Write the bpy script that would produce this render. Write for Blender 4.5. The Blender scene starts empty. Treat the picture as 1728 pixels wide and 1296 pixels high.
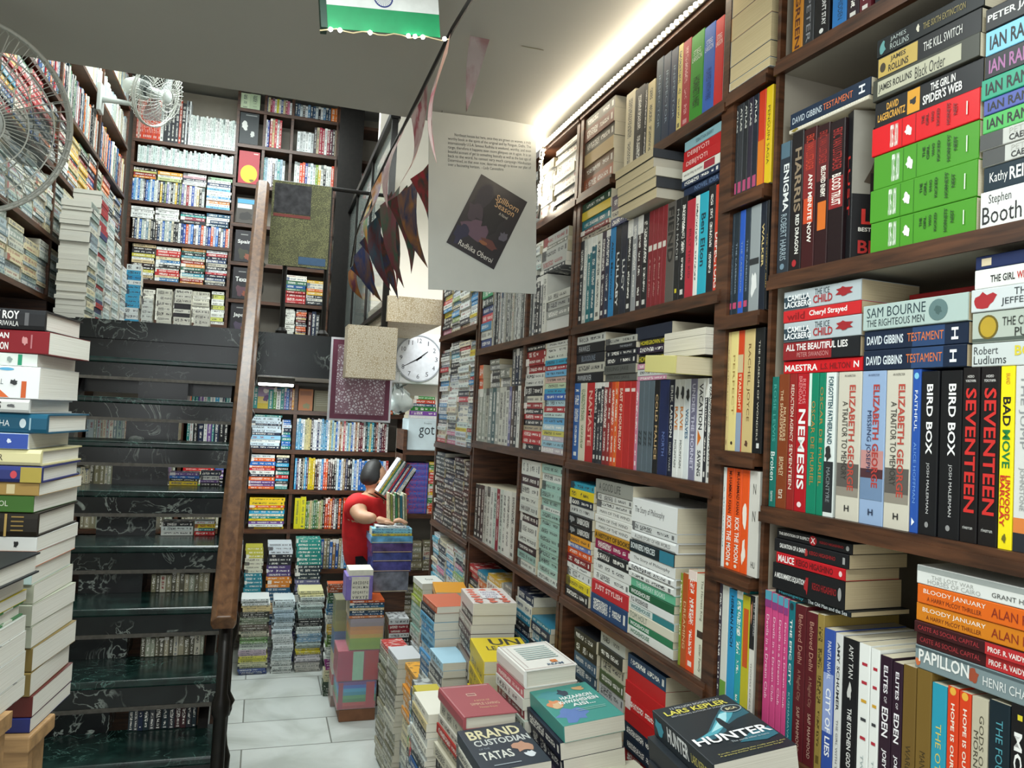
import bpy, bmesh, math, random
from math import sin, cos, tan, radians, pi, sqrt, atan2
from mathutils import Vector, Matrix
import numpy as np

# ------------------------------------------------------------------ camera, world, lights, exposure
SC = bpy.context.scene
COL = SC.collection
FPX, CX, CY, CAMZ = 1330.0, 864.0, 648.0, 1.53
YAW, PITCH, ROLL = radians(17.5), radians(2.3), radians(2.7)
FWD = Vector((sin(YAW)*cos(PITCH), cos(YAW)*cos(PITCH), sin(PITCH)))
_r0 = Vector((cos(YAW), -sin(YAW), 0)); _u0 = _r0.cross(FWD)
RGT = _r0*cos(ROLL)+_u0*sin(ROLL); UPV = _u0*cos(ROLL)-_r0*sin(ROLL)
EYE = Vector((0, 0, CAMZ))
cam = bpy.data.cameras.new('camera'); camo = bpy.data.objects.new('camera', cam); COL.objects.link(camo)
M = Matrix.Identity(4)
for i, v in enumerate((RGT, UPV, -FWD)):
    for k in range(3): M[k][i] = v[k]
M.translation = EYE; camo.matrix_world = M
cam.sensor_fit = 'HORIZONTAL'; cam.sensor_width = 36.0; cam.lens = FPX/1728*36.0; cam.clip_start = 0.02
SC.camera = camo
SC.view_settings.view_transform = 'Standard'; SC.view_settings.look = 'None'
SC.view_settings.exposure = 0.0; SC.view_settings.gamma = 1.0
try: SC.view_settings.use_curve_mapping = False
except Exception: pass
W = bpy.data.worlds.new('world'); SC.world = W; W.use_nodes = True
W.node_tree.nodes['Background'].inputs[0].default_value = (0.86, 0.94, 1.0, 1)
W.node_tree.nodes['Background'].inputs[1].default_value = 0.50
SC.cycles.max_bounces = 6; SC.cycles.diffuse_bounces = 3; SC.cycles.glossy_bounces = 3
SC.cycles.sample_clamp_indirect = 4.0

def area(name, loc, rot, sx, sy, power, color=(1, 1, 1)):
    l = bpy.data.lights.new(name, 'AREA'); l.shape = 'RECTANGLE'; l.size = sx; l.size_y = sy
    l.energy = power; l.color = color
    o = bpy.data.objects.new(name, l); COL.objects.link(o); o.location = loc; o.rotation_euler = rot
    return o
COOL = (0.92, 1.0, 0.98); WARM = (1.0, 0.86, 0.66)
area('ceiling_tube_light', (0.12, 0.15, 2.37), (0, 0, 0), 1.1, 0.10, 20, COOL)
area('ceiling_tube_light', (-0.05, 1.05, 2.37), (0, 0, 0), 0.7, 0.10, 14, COOL)
area('rear_fill_light', (-0.5, -1.6, 1.7), (radians(90), 0, radians(-12)), 1.8, 1.6, 28, (0.95, 0.99, 1.0))  # unseen light added behind the camera to fill surfaces facing it
area('upper_floor_light', (-0.25, 5.0, 3.84), (0, 0, 0), 1.2, 0.8, 66, COOL)
area('upper_floor_light', (-0.30, 3.3, 3.60), (radians(25), 0, 0), 0.9, 0.5, 28, COOL)
area('lower_room_light', (0.02, 4.30, 1.63), (0, 0, 0), 0.30, 0.05, 7.0, COOL)
area('lower_room_light', (0.30, 4.45, 1.64), (0, 0, 0), 0.45, 0.5, 10.0, COOL)
area('alcove_tube_light', (0.88, 4.05, 2.50), (radians(18), 0, 0), 0.5, 0.08, 11, (0.97, 1.0, 1.0))
area('void_light', (0.72, 3.1, 3.0), (0, 0, 0), 0.3, 0.8, 14, COOL)

# ------------------------------------------------------------------ helpers
R = random.Random(7)
def hexc(h):
    h = h.lstrip('#'); v = [int(h[i:i+2], 16)/255 for i in (0, 2, 4)]
    return tuple(((c/12.92) if c <= .04045 else ((c+.055)/1.055)**2.4) for c in v)
def ray(x, y): return FWD + RGT*((x-CX)/FPX) - UPV*((y-CY)/FPX)
def hit(x, y, p0, n):
    d = ray(x, y); t = (Vector(p0)-EYE).dot(n)/d.dot(n); return EYE + d*t
def atY(x, y, Y): return hit(x, y, (0, Y, 0), Vector((0, 1, 0)))
def atX(x, y, X): return hit(x, y, (X, 0, 0), Vector((1, 0, 0)))
def atZ(x, y, Z): return hit(x, y, (0, 0, Z), Vector((0, 0, 1)))
def project(p):
    d = Vector(p)-EYE; z = d.dot(FWD)
    return (CX+FPX*d.dot(RGT)/z, CY-FPX*d.dot(UPV)/z, z)

class Frame:
    """a vertical face: origin, u = right as one looks at it, n = into the wall"""
    def __init__(s, p0, az_n):
        s.n = Vector((sin(az_n), cos(az_n), 0)); s.u = Vector((cos(az_n), -sin(az_n), 0)); s.p0 = Vector((p0[0], p0[1], 0)); s.sup = []; s.ups = []; s.shelves = []
    def px(s, x, y, out=0.0):
        p = hit(x, y, s.p0 - s.n*out, s.n); return (p-s.p0).dot(s.u), p.z
    def at(s, u, z, n=0.0): return s.p0 + s.u*u + s.n*n + Vector((0, 0, z))
    def rest(s, u0, u1, base):
        z = base; lim = ceil_z(s, (u0+u1)/2, base)
        for a, b, t in s.sup:
            if t < lim and a < u1-.016 and b > u0+.016 and t > z: z = t
        return z

class MB:
    def __init__(s): s.v = []; s.f = []; s.m = []
    def quad(s, a, b, c, d, m=0):
        i = len(s.v); s.v += [tuple(a), tuple(b), tuple(c), tuple(d)]; s.f.append((i, i+1, i+2, i+3)); s.m.append(m)
    def box(s, lo, hi, m=0, mat=None):
        x0, y0, z0 = lo; x1, y1, z1 = hi; i = len(s.v)
        P = [(x0,y0,z0),(x1,y0,z0),(x1,y1,z0),(x0,y1,z0),(x0,y0,z1),(x1,y0,z1),(x1,y1,z1),(x0,y1,z1)]
        if mat is not None: P = [tuple(mat @ Vector(p)) for p in P]
        s.v += P
        for q in ((0,3,2,1),(4,5,6,7),(0,1,5,4),(1,2,6,5),(2,3,7,6),(3,0,4,7)): s.f.append(tuple(i+k for k in q)); s.m.append(m)
    def tube(s, pts, r, seg=8, m=0, caps=True):
        rings = []; n = len(pts); pts = [Vector(p) for p in pts]
        rr = r if isinstance(r, (list, tuple)) else [r]*n
        prev = None
        for k in range(n):
            d = (pts[min(k+1, n-1)]-pts[max(k-1, 0)]).normalized()
            a = Vector((0, 0, 1)) if abs(d.z) < .9 else Vector((1, 0, 0))
            if prev is not None: a = prev
            x = (a - d*a.dot(d)); x = x.normalized() if x.length > 1e-6 else d.orthogonal().normalized()
            prev = x; y = d.cross(x)
            ring = []
            for j in range(seg):
                t = 2*pi*j/seg; ring.append(len(s.v)); s.v.append(tuple(pts[k]+(x*cos(t)+y*sin(t))*rr[k]))
            rings.append(ring)
        for k in range(n-1):
            for j in range(seg):
                s.f.append((rings[k][j], rings[k][(j+1) % seg], rings[k+1][(j+1) % seg], rings[k+1][j])); s.m.append(m)
        if caps:
            s.f.append(tuple(reversed(rings[0]))); s.m.append(m); s.f.append(tuple(rings[-1])); s.m.append(m)
    def lathe(s, c, prof, seg=16, m=0):
        c = Vector(c); rings = []
        for r, z in prof:
            ring = []
            for j in range(seg):
                t = 2*pi*j/seg; ring.append(len(s.v)); s.v.append((c.x+r*cos(t), c.y+r*sin(t), c.z+z))
            rings.append(ring)
        for k in range(len(prof)-1):
            for j in range(seg):
                s.f.append((rings[k][j], rings[k][(j+1) % seg], rings[k+1][(j+1) % seg], rings[k+1][j])); s.m.append(m)
        s.f.append(tuple(reversed(rings[0]))); s.m.append(m); s.f.append(tuple(rings[-1])); s.m.append(m)
    def mesh(s, name, mats, smooth=False):
        me = bpy.data.meshes.new(name); me.from_pydata(s.v, [], s.f)
        for mt in mats: me.materials.append(mt)
        me.polygons.foreach_set('material_index', s.m)
        if smooth: me.polygons.foreach_set('use_smooth', [True]*len(s.f))
        me.update(); return me
    def obj(s, name, mats, parent=None, smooth=False, bevel=0):
        if not isinstance(mats, (list, tuple)): mats = [mats]
        o = bpy.data.objects.new(name, s.mesh(name, mats, smooth)); COL.objects.link(o)
        if parent is not None: o.parent = parent
        if bevel:
            b = o.modifiers.new('edge', 'BEVEL'); b.width = bevel; b.segments = 2; b.limit_method = 'ANGLE'
        return o
def tag(o, label, cat, group=None):
    o['label'] = label; o['category'] = cat
    if group: o['group'] = group
    return o
def structure(o): o['kind'] = 'structure'; return o
def thing(name, label, cat, loc=(0, 0, 0), rz=0, group=None):
    o = bpy.data.objects.new(name, None); COL.objects.link(o); o.location = loc; o.rotation_euler = (0, 0, rz); o.empty_display_size = .05
    return tag(o, label, cat, group)

# ------------------------------------------------------------------ materials
def mat(name):
    m = bpy.data.materials.new(name); m.use_nodes = True; nt = m.node_tree; b = nt.nodes['Principled BSDF']
    return m, nt, b
def nd(nt, t, **k):
    n = nt.nodes.new(t)
    for a, v in k.items(): setattr(n, a, v)
    return n
def simple(name, col, rough=.6, metal=0, noise=.12, scale=14, coat=0, bump=0, emit=None, estr=0):
    m, nt, b = mat(name); c = hexc(col) if isinstance(col, str) else col
    tc = nd(nt, 'ShaderNodeTexCoord'); no = nd(nt, 'ShaderNodeTexNoise'); no.inputs['Scale'].default_value = scale; no.inputs['Detail'].default_value = 4
    nt.links.new(tc.outputs['Object'], no.inputs['Vector'])
    rp = nd(nt, 'ShaderNodeValToRGB'); e = rp.color_ramp.elements
    e[0].position = .3; e[1].position = .7
    e[0].color = (*[x*(1-noise) for x in c], 1); e[1].color = (*[min(1, x*(1+noise)) for x in c], 1)
    nt.links.new(no.outputs['Fac'], rp.inputs['Fac']); nt.links.new(rp.outputs['Color'], b.inputs['Base Color'])
    b.inputs['Roughness'].default_value = rough; b.inputs['Metallic'].default_value = metal
    if coat: b.inputs['Coat Weight'].default_value = coat
    if bump:
        bp = nd(nt, 'ShaderNodeBump'); bp.inputs['Strength'].default_value = bump; bp.inputs['Distance'].default_value = .002
        nt.links.new(no.outputs['Fac'], bp.inputs['Height']); nt.links.new(bp.outputs['Normal'], b.inputs['Normal'])
    if emit:
        b.inputs['Emission Color'].default_value = (*emit, 1); b.inputs['Emission Strength'].default_value = estr
    return m
def wood(name, c0, c1, rough=.45, scale=(6, 6, 60)):
    m, nt, b = mat(name); tc = nd(nt, 'ShaderNodeTexCoord'); mp = nd(nt, 'ShaderNodeMapping'); mp.inputs['Scale'].default_value = scale
    no = nd(nt, 'ShaderNodeTexNoise'); no.inputs['Scale'].default_value = 1.5; no.inputs['Detail'].default_value = 6; no.inputs['Distortion'].default_value = .6
    rp = nd(nt, 'ShaderNodeValToRGB'); rp.color_ramp.elements[0].color = (*hexc(c0), 1); rp.color_ramp.elements[1].color = (*hexc(c1), 1)
    rp.color_ramp.elements[0].position = .3; rp.color_ramp.elements[1].position = .72
    nt.links.new(tc.outputs['Object'], mp.inputs['Vector']); nt.links.new(mp.outputs['Vector'], no.inputs['Vector'])
    nt.links.new(no.outputs['Fac'], rp.inputs['Fac']); nt.links.new(rp.outputs['Color'], b.inputs['Base Color']); b.inputs['Roughness'].default_value = rough
    return m
def marble(name, c0, c1, vein, vscale, thin, rough, speck=0.0):
    m, nt, b = mat(name); tc = nd(nt, 'ShaderNodeTexCoord')
    n1 = nd(nt, 'ShaderNodeTexNoise'); n1.inputs['Scale'].default_value = vscale; n1.inputs['Detail'].default_value = 7; n1.inputs['Distortion'].default_value = 1.6
    a = nd(nt, 'ShaderNodeMath', operation='SUBTRACT'); a.inputs[1].default_value = .5
    ab = nd(nt, 'ShaderNodeMath', operation='ABSOLUTE')
    rp = nd(nt, 'ShaderNodeValToRGB'); rp.color_ramp.elements[0].position = 0; rp.color_ramp.elements[0].color = (1, 1, 1, 1)
    rp.color_ramp.elements[1].position = thin; rp.color_ramp.elements[1].color = (0, 0, 0, 1)
    n2 = nd(nt, 'ShaderNodeTexNoise'); n2.inputs['Scale'].default_value = vscale*1.7; n2.inputs['Detail'].default_value = 8
    r2 = nd(nt, 'ShaderNodeValToRGB'); r2.color_ramp.elements[0].color = (*hexc(c0), 1); r2.color_ramp.elements[1].color = (*hexc(c1), 1)
    r2.color_ramp.elements[0].position = .35; r2.color_ramp.elements[1].position = .7
    n3 = nd(nt, 'ShaderNodeTexNoise'); n3.inputs['Scale'].default_value = 3.0
    r3 = nd(nt, 'ShaderNodeValToRGB'); r3.color_ramp.elements[0].position = .48; r3.color_ramp.elements[1].position = .62
    mu = nd(nt, 'ShaderNodeMath', operation='MULTIPLY')
    mx = nd(nt, 'ShaderNodeMixRGB'); mx.inputs['Color2'].default_value = (*hexc(vein), 1)
    L = nt.links.new
    for n in (n1, n2, n3): L(tc.outputs['Object'], n.inputs['Vector'])
    L(n1.outputs['Fac'], a.inputs[0]); L(a.outputs[0], ab.inputs[0]); L(ab.outputs[0], rp.inputs['Fac'])
    L(n2.outputs['Fac'], r2.inputs['Fac']); L(n3.outputs['Fac'], r3.inputs['Fac'])
    L(rp.outputs['Color'], mu.inputs[0]); L(r3.outputs['Color'], mu.inputs[1])
    L(mu.outputs[0], mx.inputs['Fac']); L(r2.outputs['Color'], mx.inputs['Color1']); L(mx.outputs['Color'], b.inputs['Base Color'])
    b.inputs['Roughness'].default_value = rough; b.inputs['Specular IOR Level'].default_value = .35
    return m

def attr_materials():
    """cover, page and print materials: each thing's own colours are stored on its faces"""
    L = None
    m, nt, b = mat('book_cover'); L = nt.links.new
    def at(n): return nd(nt, 'ShaderNodeAttribute', attribute_name=n)
    def mth(op, a, c=None):
        n = nd(nt, 'ShaderNodeMath', operation=op)
        for i, v in enumerate((a, c)):
            if v is None: continue
            if isinstance(v, (int, float)): n.inputs[i].default_value = v
            else: L(v, n.inputs[i])
        return n.outputs[0]
    cov, ink, par, bp = at('cov'), at('ink'), at('par'), at('bp')
    sp = nd(nt, 'ShaderNodeSeparateColor'); L(par.outputs['Color'], sp.inputs[0]); seed, style, th = sp.outputs[0], sp.outputs[1], sp.outputs[2]
    hh = par.outputs['Alpha']
    sb = nd(nt, 'ShaderNodeSeparateXYZ'); L(bp.outputs['Vector'], sb.inputs[0]); X, Y, Z = sb.outputs
    s = mth('ABSOLUTE', mth('DIVIDE', X, th)); v = mth('DIVIDE', Z, hh)
    isp = mth('LESS_THAN', Y, .0016)
    s33 = mth('FRACT', mth('MULTIPLY', seed, 33.0)); s71 = mth('FRACT', mth('MULTIPLY', seed, 71.0))
    # title and author bands along the spine
    t0 = mth('ADD', .42, mth('MULTIPLY', s33, .15))
    title = mth('MULTIPLY', mth('MULTIPLY', mth('GREATER_THAN', v, t0), mth('LESS_THAN', v, .92)), mth('LESS_THAN', s, mth('ADD', .16, mth('MULTIPLY', s71, .16))))
    auth = mth('MULTIPLY', mth('MULTIPLY', mth('GREATER_THAN', v, .16), mth('LESS_THAN', v, mth('SUBTRACT', t0, .05))), mth('LESS_THAN', s, .17))
    band = mth('MAXIMUM', title, auth)
    cm = nd(nt, 'ShaderNodeCombineXYZ'); L(mth('MULTIPLY', X, 330.0), cm.inputs[0]); L(mth('MULTIPLY', seed, 90.0), cm.inputs[1]); L(mth('MULTIPLY', Z, 420.0), cm.inputs[2])
    ns = nd(nt, 'ShaderNodeTexNoise'); ns.inputs['Scale'].default_value = 1.0; ns.inputs['Detail'].default_value = 0; L(cm.outputs[0], ns.inputs['Vector'])
    cw = nd(nt, 'ShaderNodeCombineXYZ'); L(mth('MULTIPLY', seed, 47.0), cw.inputs[0]); L(mth('MULTIPLY', Z, 45.0), cw.inputs[2])
    nw = nd(nt, 'ShaderNodeTexNoise'); nw.inputs['Scale'].default_value = 1.0; nw.inputs['Detail'].default_value = 0; L(cw.outputs[0], nw.inputs['Vector'])
    letters = mth('MULTIPLY', mth('GREATER_THAN', ns.outputs['Fac'], .50), mth('GREATER_THAN', nw.outputs['Fac'], .36))
    mark = mth('MULTIPLY', mth('MULTIPLY', band, letters), mth('GREATER_THAN', style, .05))
    # publisher's block near the foot, colour block near the head
    foot = mth('MULTIPLY', mth('MULTIPLY', mth('GREATER_THAN', v, .05), mth('LESS_THAN', v, .10)), mth('LESS_THAN', s, .24))
    foot = mth('MULTIPLY', foot, mth('GREATER_THAN', style, .3))
    head = mth('MULTIPLY', mth('GREATER_THAN', v, mth('ADD', .80, mth('MULTIPLY', s71, .15))), mth('GREATER_THAN', style, .72))
    spm = mth('MULTIPLY', isp, mth('MAXIMUM', mark, mth('MULTIPLY', mth('MAXIMUM', foot, head), .8)))
    # printed picture on the boards
    cb = nd(nt, 'ShaderNodeCombineXYZ'); L(mth('MULTIPLY', Y, 34.0), cb.inputs[0]); L(mth('MULTIPLY', Z, 60.0), cb.inputs[1]); L(mth('MULTIPLY', seed, 60.0), cb.inputs[2])
    nb = nd(nt, 'ShaderNodeTexNoise'); nb.inputs['Scale'].default_value = 1.0; nb.inputs['Detail'].default_value = 3; L(cb.outputs[0], nb.inputs['Vector'])
    brd = mth('MULTIPLY', mth('MULTIPLY', mth('SUBTRACT', 1.0, isp), mth('GREATER_THAN', nb.outputs['Fac'], .57)), mth('GREATER_THAN', style, .62))
    fac = mth('MAXIMUM', spm, mth('MULTIPLY', brd, .7))
    mx = nd(nt, 'ShaderNodeMixRGB'); L(fac, mx.inputs['Fac']); L(cov.outputs['Color'], mx.inputs['Color1']); L(ink.outputs['Color'], mx.inputs['Color2'])
    L(mx.outputs['Color'], b.inputs['Base Color']); b.inputs['Roughness'].default_value = .42; b.inputs['Specular IOR Level'].default_value = .35
    m2, nt, b = mat('book_page'); L = nt.links.new
    cov = nd(nt, 'ShaderNodeAttribute', attribute_name='cov'); bp = nd(nt, 'ShaderNodeAttribute', attribute_name='bp')
    mp = nd(nt, 'ShaderNodeMapping'); mp.inputs['Scale'].default_value = (1800, 6, 6)
    no = nd(nt, 'ShaderNodeTexNoise'); no.inputs['Scale'].default_value = 1.0; no.inputs['Detail'].default_value = 2
    L(bp.outputs['Vector'], mp.inputs['Vector']); L(mp.outputs['Vector'], no.inputs['Vector'])
    rp = nd(nt, 'ShaderNodeValToRGB'); rp.color_ramp.elements[0].color = (.72, .70, .66, 1); rp.color_ramp.elements[1].color = (1, 1, 1, 1); rp.color_ramp.elements[0].position = .25; rp.color_ramp.elements[1].position = .6
    mu = nd(nt, 'ShaderNodeMixRGB', blend_type='MULTIPLY'); mu.inputs['Fac'].default_value = 1
    L(no.outputs['Fac'], rp.inputs['Fac']); L(cov.outputs['Color'], mu.inputs['Color1']); L(rp.outputs['Color'], mu.inputs['Color2']); L(mu.outputs['Color'], b.inputs['Base Color']); b.inputs['Roughness'].default_value = .85
    m3, nt, b = mat('printed_ink'); cov = nd(nt, 'ShaderNodeAttribute', attribute_name='cov')
    tc = nd(nt, 'ShaderNodeTexCoord'); no = nd(nt, 'ShaderNodeTexNoise'); no.inputs['Scale'].default_value = 60
    rp = nd(nt, 'ShaderNodeValToRGB'); rp.color_ramp.elements[0].color = (.88, .88, .88, 1); rp.color_ramp.elements[1].color = (1, 1, 1, 1)
    mu = nd(nt, 'ShaderNodeMixRGB', blend_type='MULTIPLY'); mu.inputs['Fac'].default_value = 1
    nt.links.new(tc.outputs['Object'], no.inputs['Vector']); nt.links.new(no.outputs['Fac'], rp.inputs['Fac'])
    nt.links.new(cov.outputs['Color'], mu.inputs['Color1']); nt.links.new(rp.outputs['Color'], mu.inputs['Color2']); nt.links.new(mu.outputs['Color'], b.inputs['Base Color']); b.inputs['Roughness'].default_value = .5
    return m, m2, m3
M_COVER, M_PAGE, M_INK = attr_materials()
M_WOOD = wood('dark_teak_wood', '#2e1a0e', '#5e3a24', .42)
M_WOODR = wood('red_brown_rail_wood', '#4a2e1c', '#7a5638', .3, (40, 4, 40))
M_WOODL = wood('pale_ledge_wood', '#8a6a44', '#b08a5c', .55, (5, 40, 40))
M_BACK = simple('laminate_back_panel', '#9a9284', .5, noise=.05)
M_CEIL = simple('grey_ceiling_paint', '#a9a8a0', .8, noise=.025, scale=3)
M_WALL = simple('off_white_wall_paint', '#cfcac0', .8, noise=.04, scale=4)
M_MARB = marble('black_veined_marble', '#06090a', '#161d1c', '#9aa39c', 9.0, .022, .2)
M_TREAD = marble('dark_green_marble', '#0c1b19', '#1d3530', '#5f857c', 12.0, .012, .2)
M_IRON = simple('black_cast_iron', '#15120f', .38, .5, noise=.3, scale=40)
M_STEEL = simple('brushed_steel_strip', '#5e5b55', .45, .7, noise=.2, scale=60)
M_FANW = simple('grey_white_fan_wire', '#b4b6ae', .45, .2, noise=.05)
M_PLAST = simple('pale_fan_plastic', '#b7bdb8', .4, noise=.05)
M_CARD = simple('brown_cardboard', '#7b5238', .8, noise=.12, scale=25)
M_LAMP = simple('lamp_diffuser', '#ffffff', .5, noise=0, emit=(.95, 1, 1), estr=9)
M_LED = simple('led_bead', '#fff4e0', .5, noise=0, emit=(1.0, .90, .72), estr=26)
M_FAIRY = simple('fairy_light_bead', '#ffffff', .5, noise=0, emit=(.95, 1, 1), estr=14)
M_SKIN = simple('skin', '#b58a6d', .55, noise=.06, scale=30)
M_HAIR = simple('black_hair', '#0c0b0b', .6, noise=.3, scale=80, bump=.5)
M_RED = simple('red_cotton', '#c4161b', .8, noise=.12, scale=26, bump=.4)
M_TROUS = simple('black_trousers', '#15161a', .85, noise=.15, scale=20)
M_BAG = simple('pale_plastic_bag', '#b9c4c2', .25, noise=.2, scale=9, bump=.8)
def glassy(name, tint, alpha, rough=.06):
    m, nt, b = mat(name); b.inputs['Base Color'].default_value = (*hexc(tint), 1); b.inputs['Roughness'].default_value = rough
    tc = nd(nt, 'ShaderNodeTexCoord'); no = nd(nt, 'ShaderNodeTexNoise'); no.inputs['Scale'].default_value = 9
    mr = nd(nt, 'ShaderNodeMapRange'); mr.inputs['To Min'].default_value = alpha*.7; mr.inputs['To Max'].default_value = min(1, alpha*1.4)
    nt.links.new(tc.outputs['Object'], no.inputs['Vector']); nt.links.new(no.outputs['Fac'], mr.inputs['Value']); nt.links.new(mr.outputs['Result'], b.inputs['Alpha'])
    return m
M_ACRYL = glassy('scuffed_acrylic_sheet', '#aab3ad', .28)
M_WRAP = glassy('clear_plastic_wrap', '#e6eef2', .16, .1)
def floor_mat():
    m, nt, b = mat('white_marble_floor'); L = nt.links.new
    tc = nd(nt, 'ShaderNodeTexCoord')
    br = nd(nt, 'ShaderNodeTexBrick'); br.inputs['Scale'].default_value = 1.0; br.inputs['Brick Width'].default_value = .62; br.inputs['Row Height'].default_value = .31
    br.inputs['Mortar Size'].default_value = .0035; br.inputs['Color1'].default_value = (*hexc('#d3d8d4'), 1); br.inputs['Color2'].default_value = (*hexc('#c6ccc8'), 1); br.inputs['Mortar'].default_value = (*hexc('#7d807a'), 1)
    br.offset = .37
    n1 = nd(nt, 'ShaderNodeTexNoise'); n1.inputs['Scale'].default_value = 2.6; n1.inputs['Detail'].default_value = 7; n1.inputs['Distortion'].default_value = 1.2
    rp = nd(nt, 'ShaderNodeValToRGB'); rp.color_ramp.elements[0].color = (.62, .63, .60, 1); rp.color_ramp.elements[0].position = .33; rp.color_ramp.elements[1].color = (1, 1, 1, 1); rp.color_ramp.elements[1].position = .58
    mu = nd(nt, 'ShaderNodeMixRGB', blend_type='MULTIPLY'); mu.inputs['Fac'].default_value = .8
    L(tc.outputs['Object'], br.inputs['Vector']); L(tc.outputs['Object'], n1.inputs['Vector']); L(n1.outputs['Fac'], rp.inputs['Fac'])
    L(br.outputs['Color'], mu.inputs['Color1']); L(rp.outputs['Color'], mu.inputs['Color2']); L(mu.outputs['Color'], b.inputs['Base Color']); b.inputs['Roughness'].default_value = .3
    return m
M_FLOOR = floor_mat()
def pattern_mat(name, c0, c1, scale, thr, rough=.6):
    m, nt, b = mat(name); L = nt.links.new; tc = nd(nt, 'ShaderNodeTexCoord'); v = nd(nt, 'ShaderNodeTexVoronoi', feature='DISTANCE_TO_EDGE'); v.inputs['Scale'].default_value = scale
    n1 = nd(nt, 'ShaderNodeTexNoise'); n1.inputs['Scale'].default_value = scale*.12
    ad = nd(nt, 'ShaderNodeMath', operation='MULTIPLY'); rp = nd(nt, 'ShaderNodeValToRGB'); rp.color_ramp.interpolation = 'EASE'
    rp.color_ramp.elements[0].color = (*hexc(c1), 1); rp.color_ramp.elements[1].color = (*hexc(c0), 1); rp.color_ramp.elements[0].position = thr*.5; rp.color_ramp.elements[1].position = thr
    L(tc.outputs['Object'], v.inputs['Vector']); L(tc.outputs['Object'], n1.inputs['Vector']); L(v.outputs['Distance'], ad.inputs[0]); L(n1.outputs['Fac'], ad.inputs[1])
    L(ad.outputs[0], rp.inputs['Fac']); L(rp.outputs['Color'], b.inputs['Base Color']); b.inputs['Roughness'].default_value = rough
    return m
M_WALLP = pattern_mat('beige_floral_wallpaper', '#d8cdb8', '#b5a282', 120, .07)
M_BLOSS = pattern_mat('blossom_picture_print', '#e2d8e0', '#94707e', 75, .12)
M_OLIVE = pattern_mat('olive_leaflet_print', '#7d7c52', '#4d4d33', 160, .12, .35)
# ------------------------------------------------------------------ books: geometry, lettering, bookkeeping
NAMED = dict(black='#16171a', charcoal='#3a3c40', grey='#8b8d8c', white='#dfe2dd', cream='#d8cdaa', tan='#b39a6c', brown='#6a452c', maroon='#5c1a20',
    red='#c01f24', crimson='#a0243c', orange='#d9601f', yellow='#e2c32a', gold='#a88b3a', olive='#6c6a36', green='#3c8a2c', teal='#23807c', mint='#93bfae',
    turquoise='#3fb2c2', blue='#2563ae', navy='#1b2740', purple='#6b4a8c', pink='#c24c7c', lilac='#a99fc6')
NLIN = {k: Vector(hexc(v)) for k, v in NAMED.items()}
def cname(h):
    c = Vector(hexc(h)); c = Vector([x**.45 for x in c])
    return min(NLIN, key=lambda k: (Vector([x**.45 for x in NLIN[k]])-c).length)
ORD = 'first second third fourth fifth sixth seventh eighth ninth tenth eleventh twelfth thirteenth fourteenth fifteenth sixteenth seventeenth eighteenth nineteenth twentieth'.split()
ORD += ['twenty-'+o for o in ORD[:9]] + ['thirtieth'] + ['thirty-'+o for o in ORD[:9]] + ['fortieth'] + ['forty-'+o for o in ORD[:9]]
_TXT = {}
def text2d(s, bold):
    k = (s, bold)
    if k not in _TXT:
        c = bpy.data.curves.new('t', 'FONT'); c.body = s; c.resolution_u = 2
        if bold: c.offset = .022
        o = bpy.data.objects.new('t', c); me = o.to_mesh()
        vs = [(v.co.x, v.co.y) for v in me.vertices]; fs = [tuple(p.vertices) for p in me.polygons]
        o.to_mesh_clear(); bpy.data.objects.remove(o); bpy.data.curves.remove(c)
        x0 = min(v[0] for v in vs); x1 = max(v[0] for v in vs); y0 = min(v[1] for v in vs); y1 = max(v[1] for v in vs)
        _TXT[k] = ([((x-x0)/(x1-x0), (y-y0)/(y1-y0)) for x, y in vs], fs)
    return _TXT[k]
class Print:
    """flat ink shapes; fn maps (a along reading, b up, layer) in the unit square to 3d"""
    def __init__(s): s.v = []; s.f = []; s.c = []
    def poly(s, pts, col): i = len(s.v); s.v += pts; s.f.append(tuple(range(i, i+len(pts)))); s.c.append(col)
    def add(s, fn, item, lay):
        t, col, a0, a1, b0, b1 = item[:6]; h = len(item) > 6 and item[6] == 'h'; col = hexc(col)
        z = lay
        def P(x, y):        # x,y in 0..1 of the box (x along a, y from b1 (bottom) to b0 (top))
            return fn(a0+(a1-a0)*x, b1+(b0-b1)*y, z)
        if t == '#rect': s.poly([P(0, 0), P(1, 0), P(1, 1), P(0, 1)], col)
        elif t == '#oval': s.poly([P(.5+.5*cos(2*pi*k/20), .5+.5*sin(2*pi*k/20)) for k in range(20)], col)
        elif t == '#blob':
            rr = random.Random(int((a0*977+b0*331+a1*57)*1000)); ph = [rr.uniform(.25, .5) for _ in range(14)]
            s.poly([P(.5+ph[k]*cos(2*pi*k/14), .5+ph[k]*sin(2*pi*k/14)) for k in range(14)], col)
        elif t == '#poly': s.poly([P(x, y) for x, y in item[6]], col)
        elif t == '#tri': s.poly([P(0, 0), P(1, 0), P(.5, 1)], col)
        else:
            bold = t.startswith('*'); vs, fs = text2d(t.lstrip('*'), bold); i = len(s.v)
            if h: s.v += [P(1-y, x) for x, y in vs]        # turned: letters run across the spine
            else: s.v += [P(x, y) for x, y in vs]
            for f in fs: s.f.append(tuple(k+i for k in f)); s.c.append(col)
    def obj(s, name, parent):
        me = bpy.data.meshes.new(name); me.from_pydata(s.v, [], s.f); me.materials.append(M_INK)
        at = me.attributes.new('cov', 'FLOAT_COLOR', 'FACE')
        at.data.foreach_set('color', np.array([(*c, 1) for c in s.c], dtype=np.float32).ravel()); me.update()
        o = bpy.data.objects.new(name, me); COL.objects.link(o); o.parent = parent; return o

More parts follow.
